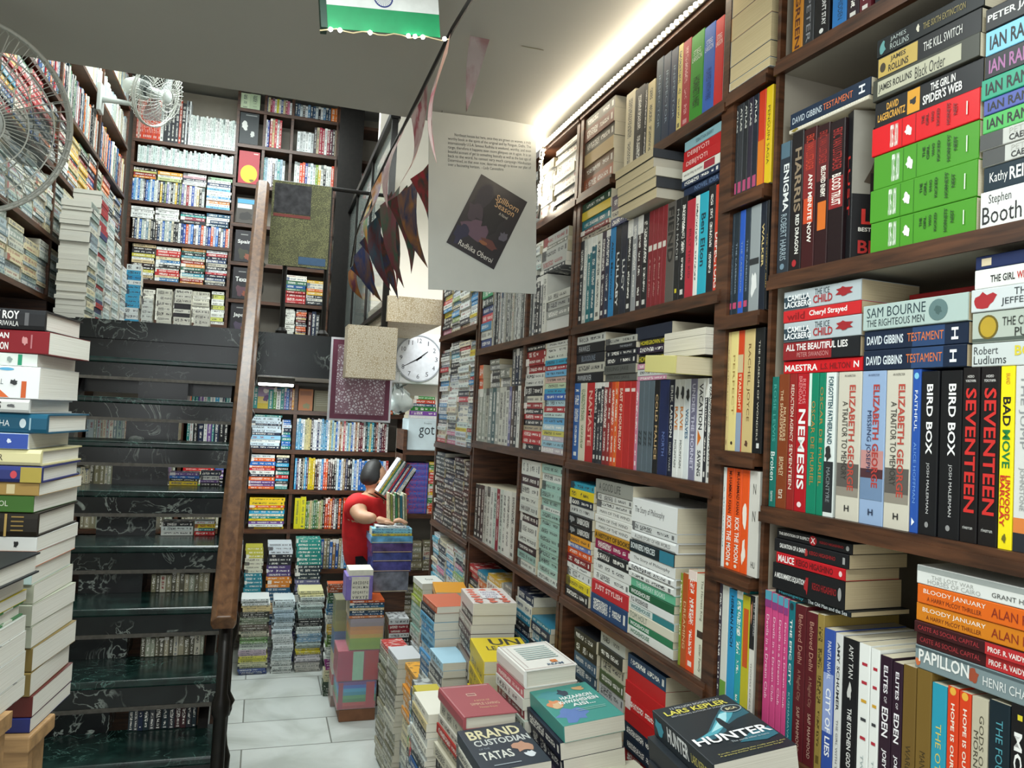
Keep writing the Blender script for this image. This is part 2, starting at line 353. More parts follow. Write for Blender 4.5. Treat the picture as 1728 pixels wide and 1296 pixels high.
def cover_geo(t, h, d, hard):
    c = .0022 if hard else .0006; r = min(.0035 if hard else .0012, t*.3); x = t/2
    o = [(-x, d), (-x, r), (-x+r*.35, r*.3), (-x+r, 0), (x-r, 0), (x-r*.35, r*.3), (x, r), (x, d)]
    if hard: o = [(-x, d), (-x, r), (-x+r*.3, .0008), (-x*.55, -.0018), (x*.55, -.0018), (x-r*.3, .0008), (x, r), (x, d)]
    n = [(x-c, d), (x-c, r+c), (-x+c, r+c), (-x+c, d)]
    pts = o+n; V = [(a, b, 0) for a, b in pts]+[(a, b, h) for a, b in pts]; N = len(pts); F = []
    for k in range(N): F.append((k, (k+1) % N, N+(k+1) % N, N+k))
    for z, fl in ((0, True), (N, False)):
        for q in ((0, 1, 10, 11), (1, 2, 3, 4, 5, 6, 9, 10), (6, 7, 8, 9)):
            F.append(tuple(z+k for k in (reversed(q) if fl else q)))
    F = [tuple(reversed(f)) if i < N else tuple(reversed(f)) for i, f in enumerate(F)]
    return V, F
def page_geo(t, h, d, hard):
    c = .0024 if hard else .0007; e = .0035 if hard else .0002; x = t/2-c; y0 = c+.001; y1 = d-e; z0 = e; z1 = h-e
    V = [(-x,y0,z0),(x,y0,z0),(x,y1,z0),(-x,y1,z0),(-x,y0,z1),(x,y0,z1),(x,y1,z1),(-x,y1,z1)]
    return V, [(0,3,2,1),(4,5,6,7),(0,1,5,4),(1,2,6,5),(2,3,7,6),(3,0,4,7)]
def attrs(me, cov, ink=None, par=None):
    n = len(me.polygons)
    for nm, v in (('cov', cov), ('ink', ink), ('par', par)):
        if v is None: continue
        a = me.attributes.new(nm, 'FLOAT_COLOR', 'FACE'); a.data.foreach_set('color', np.tile(np.array(v, dtype=np.float32), n))
    a = me.attributes.new('bp', 'FLOAT_VECTOR', 'POINT')
    co = np.empty(len(me.vertices)*3, dtype=np.float32); me.vertices.foreach_get('co', co); a.data.foreach_set('vector', co)

BOOKS = []
def lettering(o):
    T = [q for q in o.get('tx', ()) if not q[0].startswith('#')]
    if not T: return ''
    q = max(T, key=lambda q: abs(q[3]-q[2])*abs(q[5]-q[4])); return f" with {cname(q[1])} lettering"
def mtx(o, x, y, z):
    m = Matrix.Identity(4)
    for i, v in enumerate((x, y, z)):
        for k in range(3): m[k][i] = v[k]
    m.translation = o; return m
UP = Vector((0, 0, 1))
def book(mw, t, h, d, col, ink='#e8e6de', pages='#cfc6ae', hard=False, texts=(), cover=(), style=None, label=None, group=None, kind=None, prio=0, seed=None):
    seed = R.random() if seed is None else seed
    if style is None: style = 0.0 if (texts or cover) else R.uniform(.1, .95)
    b = dict(mw=mw, t=t, h=h, d=d, col=col, ink=ink, pages=pages, hard=hard, texts=texts, cover=cover, style=style, label=label, group=group, prio=prio, seed=seed,
             kind=kind or ('hardcover_book' if hard else 'paperback'))
    # how large it shows: projected corners of the spine and the upper board
    P = [project(mw @ Vector(p)) for p in ((-t/2,0,0),(t/2,0,0),(t/2,0,h),(-t/2,0,h),(t/2,d,0),(t/2,d,h),(-t/2,d,0))]
    def ar(i): 
        q = [P[k] for k in i]; return abs(sum(q[k][0]*q[(k+1) % len(q)][1]-q[(k+1) % len(q)][0]*q[k][1] for k in range(len(q))))/2
    cx = sum(p[0] for p in P[:4])/4; cy = sum(p[1] for p in P[:4])/4
    b['size'] = ar((0, 1, 2, 3)) if all(p[2] > .1 for p in P) else 0
    if not (-60 < cx < 1790 and -60 < cy < 1360) and not prio: b['size'] *= .02
    BOOKS.append(b); return b
def clamp(F, a, b):
    for c, d in F.ups:
        if a < d and b > c:
            if (a+b)/2 < (c+d)/2: b = min(b, c-.0006)
            else: a = max(a, d+.0006)
    return a, b
def ceil_z(F, u, z):
    zz = [s for s, c, d, t in F.shelves if s > z+.02 and c-.01 < u < d+.01]
    return min(zz) if zz else 9.0
def stand_m(F, u, z, n=0, lean=0):
    x = F.u*cos(lean)+UP*(-sin(lean)); zz = UP*cos(lean)+F.u*sin(lean)
    return mtx(F.at(u, z, n), x, F.n, zz)
def lie_m(F, u1, zc, n=0, skew=0):
    u = F.u*cos(skew)+F.n*sin(skew); n_ = F.n*cos(skew)-F.u*sin(skew)
    return mtx(F.at(u1, zc, n), UP, n_, -u)

def stand(F, z, x0, yl, x1, yr, tl, tr, items, row, out=0.0, d=.135, mark=None, group=None, prio=0):
    """spines standing side by side. boundaries in photo pixels along the line (x0,yl)-(x1,yr); tops along (x0,tl)-(x1,tr)"""
    xl = x0; k = 0
    n_all = [i for i in items if i[1]]
    for it in items:
        xr, col = it[0], it[1]; o = it[2] if len(it) > 2 else {}
        if col:
            k += 1
            f = lambda x, a, b: a+(b-a)*(x-x0)/(x1-x0)
            ua, _ = F.px(xl, f(xl, yl, yr), out); ub, _ = F.px(xr, f(xr, yl, yr), out)
            xm = (xl+xr)/2; _, zt = F.px(xm, f(xm, tl, tr)+o.get('dt', 0), out)
            ua, ub = clamp(F, ua, ub)
            g = .0006; t = max(.004, ub-ua-2*g); h = max(.08, min(zt, ceil_z(F, (ua+ub)/2, z)-.004)-z-.0008)
            if ub-ua < .0055: xl = xr; continue
            nm = cname(col); ik = o.get('ink', '#e8e6de' if nm not in ('white', 'cream', 'mint', 'yellow', 'tan', 'turquoise') else '#2a2a30')
            dd = o.get('d', min(d, h*.68))
            lab = o.get('label') or f"{nm} paperback{lettering(o)}, {ORD[k-1]} from left, {row}"
            book(stand_m(F, (ua+ub)/2, z+.0004, -out+o.get('in', 0)), t, h, dd, col, ik, o.get('pages', '#cfc6ae'), o.get('hard', False), o.get('tx', ()), o.get('cv', ()), o.get('style'), lab, group or row, prio=prio)
            F.sup.append((ua, ub, z+.0004+h))
        xl = xr
def lie(F, xl, xr, ys, items, row, base=None, shelf=0.0, out=0.0, d=.13, group=None, prio=0, jit=.004, yr=None, pages='#cfc6ae'):
    """spines lying on each other, bottom first. ys: pixel heights of the joints at the left edge xl, bottom first"""
    ym = (ys[0]+ys[-1])/2
    ua, _ = F.px(xl, ym, out); ub, _ = F.px(xr, ym if yr is None else yr, out)
    zs = [F.px(xl, y, out)[1] for y in ys]
    ua, ub = clamp(F, ua, ub)
    sb = max([t for _, c, e, t in F.shelves if t < (zs[0]+.05 if base is None else base+.01) and c-.02 < (ua+ub)/2 < e+.02] or [shelf])
    z = F.rest(ua, ub, sb)
    zc = ceil_z(F, (ua+ub)/2, z)-.006
    tot = zs[-1]-zs[0]; fit = min(1.0, (zc-z)/tot); zs = [q*fit for q in zs]
    z += .0005; k = 0; items = items[:len(ys)-1]; N = len(items)
    for i, it in enumerate(items):
        it = (it,) if isinstance(it, str) else it
        col = it[0]; o = it[1] if len(it) > 1 else {}
        t = max(.004, zs[i+1]-zs[i]-.0006)
        nm = cname(col); ik = o.get('ink', '#e8e6de' if nm not in ('white', 'cream', 'mint', 'yellow', 'tan', 'turquoise') else '#2a2a30')
        if z+t > zc: break
        a = ua+R.uniform(0, jit)+o.get('du', 0); b = ub-R.uniform(0, jit)+o.get('dr', 0)
        pos = 'topmost' if i == N-1 and N > 1 else 'lowest' if i == 0 and N > 1 else ORD[i]+' from bottom'
        lab = o.get('label') or f"{nm} paperback{lettering(o)}, {pos}, {row}"
        dd = o.get('d', min(d, (b-a)*.72))
        book(lie_m(F, b, z+t/2, -out+R.uniform(-.003, .003)+o.get('in', 0), o.get('skew', 0)), t, b-a, dd, col, ik, o.get('pages', pages), o.get('hard', False), o.get('tx', ()), o.get('cv', ()), o.get('style'), lab, group or row, prio=prio)
        z += t+.0005
    F.sup.append((ua, ub, z)); return z
PAL = dict(
 mix=['#16171a','#2a2d33','#dfe2dd','#e5e3d6','#a8272b','#7a1f24','#1f4f86','#2f7f9c','#c9b98a','#d8d3c2','#3a6a4a','#d06a2a','#22304a','#8b8d8c','#b8bcb8','#cfa63a','#15333d'],
 pale=['#dfe2dd','#d6dedb','#c8d6d3','#e5e3d6','#bfcfcd','#cfd4d8','#b7cbc8','#e4e6e6'],
 emix=['#dfe2dd','#d6dedb','#c8d6d3','#e5e3d6','#cfd4d8','#dfe2dd','#e4e6e6','#c9b83a','#3f8ac0','#b83a44','#2a2c34','#8fa86a','#c87a9a','#6a7a8a','#d8cfb4','#3a3f4a','#5aa0b8'],
 grey=['#a9aba6','#8b8d8c','#c3c4bf','#5a5d5e','#3a3c40','#d8d7cf','#75776f','#b7b5a8'],
 dark=['#16171a','#22262c','#2a2d33','#1b2740','#3a1c20','#2f3a40','#4a4d50','#1a2a30'],
 bright=['#1f66b4','#2f9ac4','#e2c32a','#d9601f','#3c8a2c','#c01f24','#dfe2dd','#16171a','#6b4a8c','#23807c','#e8e0c0','#d6dedb','#1b2740'],
 blues=['#1f66b4','#3f8fd0','#8fc3e0','#1b2740','#dfe2dd','#23807c','#cfe0ea'],
 old=['#7d7a60','#8f8a70','#a39c84','#6f6c58','#c3bfae','#5a5748','#9aa08e'],
 mag=['#b8bcb0','#9fb0a8','#c9c6b4','#8f9a90','#d8d8cc','#7f8f94','#cfc4a0','#a8b6ba'])
def fill_stand(F, u0, u1, z, h0, h1, pal, d=.13, n=0.0, t0=.012, t1=.032, gap=0.0, prio=0):
    u = u0
    while u < u1-.01:
        t = min(R.uniform(t0, t1), u1-u-.0006)
        if t < .006: break
        a_, b_ = clamp(F, u, u+t)
        if b_-a_ < t-.001: u = max(u+t, max([d for c, d in F.ups if c < u+t and d > u] or [u+t])+.0006) if F.ups else u+t; continue
        h = min(R.uniform(h0, h1), ceil_z(F, u+t/2, z)-z-.004); col = R.choice(PAL[pal])
        if R.random() >= gap:
            ik = '#e8e6de' if sum(hexc(col)) < 1.1 else R.choice(['#2a2a30', '#8a2326', '#1f3f6a'])
            book(stand_m(F, u+t/2, z+.0004, n+R.uniform(0, .006)), t-.0008, h, min(d, h*.72), col, ik, R.choice(['#cfc6ae', '#d8d4c6', '#bdb192']), prio=prio-1)
            F.sup.append((u, u+t, z+h))
        u += t
def fill_lie(F, u0, u1, z0, z1, pal, d=.13, n=0.0, w0=.11, w1=.2, t0=.012, t1=.035, full=.8, prio=0, pages=None):
    u = u0
    while u < u1-.05:
        w = min(R.uniform(w0, w1), u1-u)
        bl = [(c, d) for c, d in F.ups if c < u+w and d > u]
        if bl:
            if bl[0][0]-u > .09: w = bl[0][0]-u-.0006
            else: u = bl[0][1]+.0006; continue
        z1 = min(z1, ceil_z(F, u+w/2, z0)-.003); z = z0; top = z0+(z1-z0)*R.uniform(full, 1)
        pal_ = [R.choice(PAL[pal]) for _ in range(5)]
        while True:
            t = R.uniform(t0, t1)
            if z+t > top: break
            col = R.choice(pal_ if R.random() < .6 else PAL[pal])
            ik = '#e8e6de' if sum(hexc(col)) < 1.1 else R.choice(['#2a2a30', '#8a2326', '#1f3f6a'])
            j = R.uniform(0, .008)
            book(lie_m(F, u+w-.001-j, z+t/2, n+R.uniform(-.004, .008)), t-.0006, w-.003-j, min(d, w*.75), col, ik, pages or R.choice(['#cfc6ae', '#d8d4c6', '#bdb192']), prio=prio-1)
            z += t
        u += w
def pile(c, w, h, tops, z0, pal, yaw=0, tilt=0, label='', prio=1, n_show=1, group='books piled on the low ledge', jit=.006, t0=.018, t1=.034, pages='#d6d2c4', hard=False):
    """a pile with the covers up and the spines towards -x. tops: list (colour, thickness, options) from the top down; the rest from a palette"""
    Rm = Matrix.Rotation(yaw, 3, 'Z') @ Matrix.Rotation(tilt, 3, 'Y')
    X, Y, Z = Rm @ Vector((1, 0, 0)), Rm @ Vector((0, 1, 0)), Rm @ Vector((0, 0, 1))
    p = Vector(c); i = 0
    while True:
        if i < len(tops): col, t, o = tops[i]
        else: col, t, o = R.choice(PAL[pal] if isinstance(pal, str) else pal), R.uniform(t0, t1), {}
        if p.z-t*Z.z < z0+.003+.5*w*abs(sin(tilt)): break
        jx, jy = (0, 0) if i == 0 else (R.uniform(-jit, jit), R.uniform(-jit, jit))
        ww, hh = o.get('w', w), o.get('h', h)
        base = p - Z*(t/2) + X*(jx-ww/2) - Y*(hh/2-jy)
        ik = o.get('ink', '#e8e6de' if sum(hexc(col)) < 1.1 else '#2a2a30')
        lab = o.get('label') or f"{cname(col)} book lying {'on top' if i == 0 else ORD[i]+' from the top'} in {label}"
        book(mtx(base, Z, X, Y), t-.0006, hh, ww, col, ik, o.get('pages', pages), o.get('hard', hard), o.get('tx', ()), o.get('cv', ()), o.get('style'), lab, group, prio=(6 if i == 0 else 1.5) if i < n_show else -1, kind=o.get('kind'))
        p = p - Vector((0, 0, t/Z.z+.0001)); i += 1

def build_books(limit=300):
    """the largest in view become objects of their own (cover, pages, lettering); the rest of the shop's stock is one mass"""
    kinds = {}
    for b in BOOKS: kinds.setdefault(b['kind'], []).append(b)
    rest = []; seen = {}
    for k, L in kinds.items():
        L.sort(key=lambda b: (-max(b['prio'], -1), -b['size']))
        L2 = [b for b in L if b['label']]; rest += [b for b in L if not b['label']] + L2[limit:]
        for b in L2[:limit]:
            V, F = cover_geo(b['t'], b['h'], b['d'], b['hard'])
            me = bpy.data.meshes.new(k); me.from_pydata(V, [], F); me.materials.append(M_COVER); me.update()
            attrs(me, (*hexc(b['col']), 1), (*hexc(b['ink']), 1), (b['seed'], b['style'], b['t'], b['h']))
            o = bpy.data.objects.new(k, me); COL.objects.link(o); o.matrix_world = b['mw']
            lab = b['label']
            tag(o, lab, 'book', b['group'])
            V, F = page_geo(b['t'], b['h'], b['d'], b['hard'])
            me = bpy.data.meshes.new('page_block'); me.from_pydata(V, [], F); me.materials.append(M_PAGE); me.update(); attrs(me, (*hexc(b['pages']), 1))
            p = bpy.data.objects.new('page_block', me); COL.objects.link(p); p.parent = o
            if b['texts']:
                pr = Print(); t, h = b['t'], b['h']; off = .0019 if b['hard'] else .0001
                for i, it in enumerate(b['texts']):
                    pr.add(lambda a, c, l: ((.5-c)*t*.94, -off-.00012*(l+1), h*(1-a)), it, i)
                pr.obj('spine_lettering', o)
            if b['cover']:
                pr = Print(); t, h, d = b['t'], b['h'], b['d']
                for i, it in enumerate(b['cover']):
                    pr.add(lambda a, c, l: (t/2+.00012*(l+1), d*a, h*(1-c)), it, i)
                pr.obj('cover_print', o)
    V = []; FV = []; FC = []; FI = []; FP = []; FM = []; BP = []
    for b in rest:
        t, h, d = b['t'], b['h'], b['d']; x = t/2; i = len(V)
        P = [(-x,0,0),(x,0,0),(x,d,0),(-x,d,0),(-x,0,h),(x,0,h),(x,d,h),(-x,d,h)]
        V += [tuple(b['mw'] @ Vector(p)) for p in P]; BP += P
        for q, m in (((0,3,2,1),1),((4,5,6,7),1),((0,1,5,4),0),((1,2,6,5),0),((2,3,7,6),1),((3,0,4,7),0)):
            FV.append(tuple(k+i for k in q)); FM.append(m)
            FC.append((*hexc(b['pages'] if m else b['col']), 1)); FI.append((*hexc(b['ink']), 1)); FP.append((b['seed'], b['style'], t, h))
    me = bpy.data.meshes.new('small_shop_books'); me.from_pydata(V, [], FV); me.materials.append(M_COVER); me.materials.append(M_PAGE)
    me.polygons.foreach_set('material_index', FM); me.update()
    for nm, v in (('cov', FC), ('ink', FI), ('par', FP)):
        a = me.attributes.new(nm, 'FLOAT_COLOR', 'FACE'); a.data.foreach_set('color', np.array(v, dtype=np.float32).ravel())
    a = me.attributes.new('bp', 'FLOAT_VECTOR', 'POINT'); a.data.foreach_set('vector', np.array(BP, dtype=np.float32).ravel())
    o = bpy.data.objects.new('small_shop_books', me); COL.objects.link(o); o['kind'] = 'stuff'
    tag(o, 'remaining small books crammed on the far shelves and low in the piles', 'books')
    print('BOOKS total', len(BOOKS), 'rest', len(rest), {k: len(v) for k, v in kinds.items()})
# ------------------------------------------------------------------ the shell of the shop
def slab(name, lo, hi, m, mats=None):
    b = MB(); b.box(lo, hi); return structure(b.obj(name, mats or [m]))
slab('floor', (-2.4, -2.2, -.08), (1.6, 5.6, 0), M_FLOOR)
slab('wall_right', (1.085, -2.2, 0), (1.16, 3.78, 2.4), M_WALL)
slab('wall_right_upper', (1.085, 2.32, 2.4), (1.16, 3.78, 3.95), M_WALL)
slab('wall_right_alcove', (1.36, 3.78, 0), (1.44, 4.9, 3.95), M_WALL)
slab('wall_right_return', (1.16, 3.70, 0), (1.44, 3.78, 3.95), M_WALL)
slab('wall_left', (-1.34, -2.2, 0), (-1.26, 6.6, 3.95), M_WALL)
slab('wall_back_lower', (-1.26, 5.36, 0), (.97, 5.44, 1.68), M_WALL)
slab('wall_back_alcove', (.97, 4.86, 0), (1.44, 4.94, 1.60), M_WALL)
slab('wall_back_clock', (.60, 4.86, 1.60), (1.44, 4.94, 3.95), M_WALL)
slab('wall_back_upper', (-1.26, 6.5, 1.87), (1.44, 6.58, 3.95), M_WALL)
slab('ceiling', (-2.4, -2.2, 2.405), (1.085, 2.32, 2.56), M_CEIL)
slab('ceiling_upper', (-1.34, 2.32, 3.90), (1.44, 6.6, 3.98), M_CEIL)
b = MB(); b.box((-1.26, 3.92, 1.68), (.56, 6.5, 1.86)); b.box((-1.26, 3.895, 1.665), (.56, 3.919, 1.87), 1); b.box((-1.26, 3.921, 1.861), (.56, 6.5, 1.872), 1)
structure(b.obj('floor_mezzanine', [M_CEIL, M_MARB]))

# ------------------------------------------------------------------ bookcases
FR = Frame((.811, 0), radians(90)); FA = Frame((.811, 1.133), radians(86)); FU = Frame((0, 6.2), 0); FB = Frame((0, 5.09), 0)
FL = Frame((-1.0, 0), radians(-90)); FP = Frame((0, 4.58), 0); FLS = Frame((0, 1.2), radians(8)); FLS2 = Frame((0, 1.0), radians(8))
APX0, APX1 = FP.px(681, 800)[0]-.012, FP.px(752, 800)[0]
def bookcase(name, label, F, u0, u1, z0, z1, shelves, ups, depth=.262, th=.022, front=.006, group=None, back=True, side=.02, lam=False):
    t = thing(name, label, 'bookcase', group=group); m = mtx(F.at(0, 0), F.u, F.n, UP)
    if back:
        b = MB(); b.box((u0, depth-.008, z0), (u1, depth, z1), mat=m); b.obj('back_panel', M_BACK, t)
    for u in ups:
        b = MB()
        if lam:
            b.box((u-side/2, .0061, z0), (u+side/2, depth-.0085, z1), mat=m); b.obj('side_panel', M_BACK, t)
            b = MB(); b.box((u-side/2, -front, z0), (u+side/2, .006, z1), mat=m); b.obj('edge_strip', M_WOOD, t)
        else:
            b.box((u-side/2, -front, z0), (u+side/2, depth-.0085, z1), mat=m); b.obj('side_panel', M_WOOD, t)
        F.ups.append((u-side/2, u+side/2))
    for s in shelves:
        z = s[0] if isinstance(s, tuple) else s; a, c = (s[1], s[2]) if isinstance(s, tuple) else (u0, u1)
        b = MB()
        if lam:
            b.box((a, .0061, z-th), (c, depth-.0086, z), mat=m); b.obj('shelf', M_BACK, t); b = MB(); b.box((a, -front-.002, z-th), (c, .006, z), mat=m)
        else: b.box((a, -front-.002, z-th), (c, depth-.0086, z), mat=m)
        b.box((a, -front-.006, z-th-.004), (c, -front-.0021, z-th*.45), mat=m)
        b.obj('shelf_edge' if lam else 'shelf', M_WOOD, t); F.shelves.append((z-th-.004, a, c, z))
    return t
bookcase('bookcase', 'dark wooden bookcase angled nearest to the viewer, crammed with thrillers', FA, -.002, 1.15, .02, 2.39, [2.155, 1.787, 1.40, 1.02, .64, .26], [.002, 1.14], group='wall bookcases', depth=.25, side=.008, lam=True)
bookcase('bookcase', 'narrow dark wooden bookcase squeezed between two wider ones', FR, -1.281, -1.156, .02, 2.156, [2.155, 1.952, 1.732, 1.485, 1.275, 1.02, .64], [-1.272], group='wall bookcases')
bookcase('bookcase', 'wide dark wooden bookcase with the light strip along its top end', FR, -2.02, -1.285, .02, 2.39, [(2.150, -1.575, -1.285), (2.150, -2.02, -1.80), 2.388, 1.785, 1.42, 1.055, .66, .28], [-2.013, -1.292], group='wall bookcases')
bookcase('bookcase', 'dark wooden bookcase of grey spines behind the hanging poster', FR, -3.03, -2.03, .02, 2.39, [2.388, 2.15, 1.787, 1.425, 1.055, .66, .28], [-3.02, -2.44, -2.042], group='wall bookcases')
bookcase('bookcase', 'farthest wall bookcase holding narrow columns of stacked books', FR, -3.74, -3.045, .02, 2.39, [2.25, 1.895, 1.39, 1.02, .66, .28], [-3.73, -3.055], group='wall bookcases')
bookcase('bookcase', 'tall bookcase along the back of the upper floor', FU, -1.0, .95, 1.873, 3.88, [(3.405, -.99, -.29), (3.23, -.99, -.29), (2.955, -.99, -.29), (2.675, -.99, -.29), (2.385, -.99, -.29), (2.10, -.99, -.29), (3.74, -.29, .95), (3.47, -.29, .95), (3.17, -.29, .95), (2.87, -.29, .95), (2.58, -.29, .95), (2.30, -.29, .95), (2.03, -.29, .95)], [-.99, -.292, -.10, .10, .44, .94], depth=.25, group='upper bookcases')
bookcase('bookcase', 'bookcase running along the left side of the upper floor', FL, 3.3, 6.0, 1.873, 3.88, [3.55, 3.27, 2.93, 2.60, 2.28, 1.99], [3.31, 4.2, 5.1, 5.99], depth=.24, group='upper bookcases')
bookcase('bookcase', 'back bookcase under the mezzanine behind the seated shopkeeper', FB, -1.0, .90, .02, 1.66, [1.50, 1.255, 1.008, .764, .516, .27], [-.99, -.45, .20, .89], depth=.25)
bookcase('bookcase', 'small alcove shelf unit of packages below the wall clock', FP, APX0, APX1, .02, 1.42, [1.30, .93, .60, .30], [APX0+.01, APX1-.01], depth=.25)

FR.ups.append((-1.1495, -1.0))
# ------------------------------------------------------------------ staircase
ST = thing('staircase', 'open staircase of dark green marble steps climbing to the upper floor', 'staircase', (-.42, 2.0, 0))
def sub(mb, name, mats, parent=ST, **k):
    o = mb.obj(name, mats, None, **k); o.parent = parent; o.matrix_parent_inverse = Matrix.Translation(parent.location).inverted(); return o
SX0, SX1 = -.80, -.075
for i in range(-2, 9):
    z = .51+.17*i; y = 2.45+.18*i
    if i < 8:
        b = MB(); b.box((SX0, y, z-.024), (SX1, y+.25, z)); sub(b, 'tread', M_TREAD, bevel=.006)
        b = MB(); b.box((SX0, y+.012, z-.082), (SX1, y+.034, z-.0242)); sub(b, 'nosing_board', M_MARB)
        b = MB(); b.box((SX0, y+.010, z-.095), (SX1, y+.036, z-.0822)); sub(b, 'metal_strip', M_STEEL)
        b = MB()
        for q in range(6): b.lathe((SX0+.08+q*.12, 0, 0), [(.0001, 0)]*2, 3) if False else None
        zt = .51+.17*(i-1)
        if i > -2:
            b = MB(); xc = -.50+.012*i; b.box((xc-.10, y+.05, zt+.0005), (xc+.10, y+.18, z-.0245)); sub(b, 'support_block', M_MARB)
    else:
        b = MB(); b.box((SX0, y-.03, z-.082), (SX1, y+.003, z+.002)); sub(b, 'landing_nosing', M_MARB)
b = MB(); b.box((SX0, 3.872, 1.55), (SX1, 3.893, 1.785)); sub(b, 'landing_fascia', M_MARB)
for sx in (SX0+.02, SX1-.06):
    b = MB(); i0 = len(b.v)
    b.v += [(sx, 2.12, .0), (sx, 2.30, 0), (sx, 3.89, 1.50), (sx, 3.89, 1.66), (sx+.03, 2.12, 0), (sx+.03, 2.30, 0), (sx+.03, 3.89, 1.50), (sx+.03, 3.89, 1.66)]
    for q in ((0,1,2,3),(7,6,5,4),(0,4,5,1),(1,5,6,2),(2,6,7,3),(3,7,4,0)): b.f.append(q); b.m.append(0)
    sub(b, 'stringer', M_IRON)
b = MB(); b.box((SX0, 3.20, .001), (SX1-.005, 3.215, .98)); sub(b, 'under_stair_shade_board', M_WOOD)  # added dark board: blocks light so the lower step gaps read as shade
# wooden handrail on turned iron balusters
def atYpx(x, y, Y): return atY(x, y, Y)
H0 = atY(377, 1052, 2.12); H1 = atY(444, 312, 3.98)
RL = thing('stair_railing', 'wooden handrail on turned black iron balusters beside the marble steps', 'railing', (H0.x, H0.y, 0))
def rsub(mb, name, mats, **k): return sub(mb, name, mats, RL, **k)
dv = (H1-H0).normalized(); sx = Vector((1, 0, 0)); sx = (sx-dv*sx.dot(dv)).normalized(); sz = sx.cross(dv)
b = MB(); prof = [(-.026, -.026), (.026, -.026), (.031, -.008), (.031, .010), (.018, .026), (-.018, .026), (-.031, .010), (-.031, -.008)]
for P in (H0, H1):
    b.v += [tuple(P+sx*a+sz*c) for a, c in prof]
n = len(prof)
for k in range(n): b.f.append((k, (k+1) % n, n+(k+1) % n, n+k)); b.m.append(0)
b.f.append(tuple(range(n-1, -1, -1))); b.m.append(0); b.f.append(tuple(range(n, 2*n))); b.m.append(0)
rsub(b, 'handrail', M_WOODR, bevel=.004)
def baluster(x, y, z0, z1, s=1.0):
    h = z1-z0; b = MB()
    pr = [(.014, 0), (.020, .02), (.020, .05), (.012, .07), (.012, h*.22), (.016, h*.24), (.026, h*.28), (.028, h*.32), (.018, h*.35), (.014, h*.38), (.016, h*.44), (.032, h*.47), (.018, h*.495), (.014, h*.52), (.013, h*.72), (.018, h*.73), (.018, h*.76), (.012, h*.78), (.012, h)]
    b.lathe((x, y, z0), [(r*s, q) for r, q in pr], 14); rsub(b, 'baluster', M_IRON, smooth=True)
for k, f in enumerate((.03, .17, .33, .49, .65, .81)):
    P = H0.lerp(H1, f); st = .51+.17*math.floor((P.y-2.45)/.18+.0001)
    baluster(P.x+.004, P.y, max(0, st-.16), P.z-.024, 1.25 if k == 0 else .95)
baluster(H1.x+.004, H1.y-.01, 1.873, H1.z-.02, 1.0)
# railing of the upper floor: black posts, rails, acrylic sheet
UR = thing('upper_railing', 'black iron railing with scuffed acrylic sheets edging the upper floor', 'railing', (.3, 3.95, 1.872))
def usub(mb, name, mats, **k): return sub(mb, name, mats, UR, **k)
RZ = atY(508, 312, 3.95).z
for px in (478, 548):
    p = atY(px, 500, 3.95); b = MB(); b.tube([(p.x, 3.95, 1.873), (p.x, 3.95, RZ)], .011, 8); b.lathe((p.x, 3.95, 1.873), [(.028, 0), (.028, .012), (.014, .03)], 12); usub(b, 'post', M_IRON)
b = MB(); b.tube([(.0, 3.95, RZ), (.545, 3.95, RZ)], .010, 8); usub(b, 'rail', M_IRON)
for Y in (3.95, 4.7, 5.5, 6.15):
    b = MB(); b.box((.545, Y-.015, 1.873), (.575, Y+.015, 3.0)); usub(b, 'post', M_IRON)
b = MB(); b.box((.535, 3.93, 3.0), (.585, 6.18, 3.035)); usub(b, 'rail', M_IRON)
b = MB(); b.box((.545, 3.95, 2.02), (.575, 6.15, 2.045)); usub(b, 'rail', M_IRON)
for Y0, Y1 in ((3.97, 4.68), (4.72, 5.48), (5.52, 6.13)):
    b = MB(); b.box((.557, Y0, 2.05), (.562, Y1, 2.99)); usub(b, 'acrylic_sheet', M_ACRYL)
b = MB(); b.box((.44, 6.02, 1.873), (.62, 6.17, 3.89)); structure(b.obj('pillar_upper', M_IRON))
# olive leaflet board hung on the railing
c = [atY(455, 330, 3.92), atY(560, 316, 3.92), atY(553, 455, 3.92), atY(452, 448, 3.92)]
x0, x1, z0, z1 = c[3].x, c[1].x, c[2].z, c[1].z
LB = thing('leaflet_board', 'olive printed board with a dark photograph hung on the upper railing', 'poster', ((x0+x1)/2, 3.925, z0))
b = MB(); b.box((x0, 3.918, z0), (x1, 3.926, z1)); sub(b, 'board', M_OLIVE, LB)
def flat(col, rough=.5, cache={}):
    if (col, rough) not in cache: cache[(col, rough)] = simple('print_'+col.strip('#'), col, rough, noise=.08, scale=40)
    return cache[(col, rough)]
w, h = x1-x0, z1-z0
b = MB(); b.box((x0+w*.04, 3.9165, z0+h*.62), (x0+w*.66, 3.9179, z0+h*.97)); sub(b, 'photograph', simple('dim_group_photo', '#2b2a2c', .4, noise=.75, scale=38), LB)
b = MB(); b.box((x0+w*.04, 3.9166, z0+h*.575), (x0+w*.66, 3.9179, z0+h*.61)); sub(b, 'caption_strip', flat('#6b2a22'), LB)
b = MB(); b.box((x0+w*.5, 3.9166, z0+h*.03), (x0+w*.96, 3.9179, z0+h*.12)); sub(b, 'blue_strip', flat('#33506e'), LB)
# ceiling light under the mezzanine
p = atZ(466, 645, 1.655)
t = thing('ceiling_light', 'lit white fluorescent batten under the mezzanine slab', 'light', (p.x, p.y, 1.67))
b = MB(); b.box((p.x-.10, p.y-.03, 1.648), (p.x+.10, p.y+.03, 1.6785)); sub(b, 'housing', M_STEEL, t)
b = MB(); b.box((p.x-.095, p.y-.026, 1.634), (p.x+.095, p.y+.026, 1.6478)); sub(b, 'diffuser', M_LAMP, t, bevel=.005)
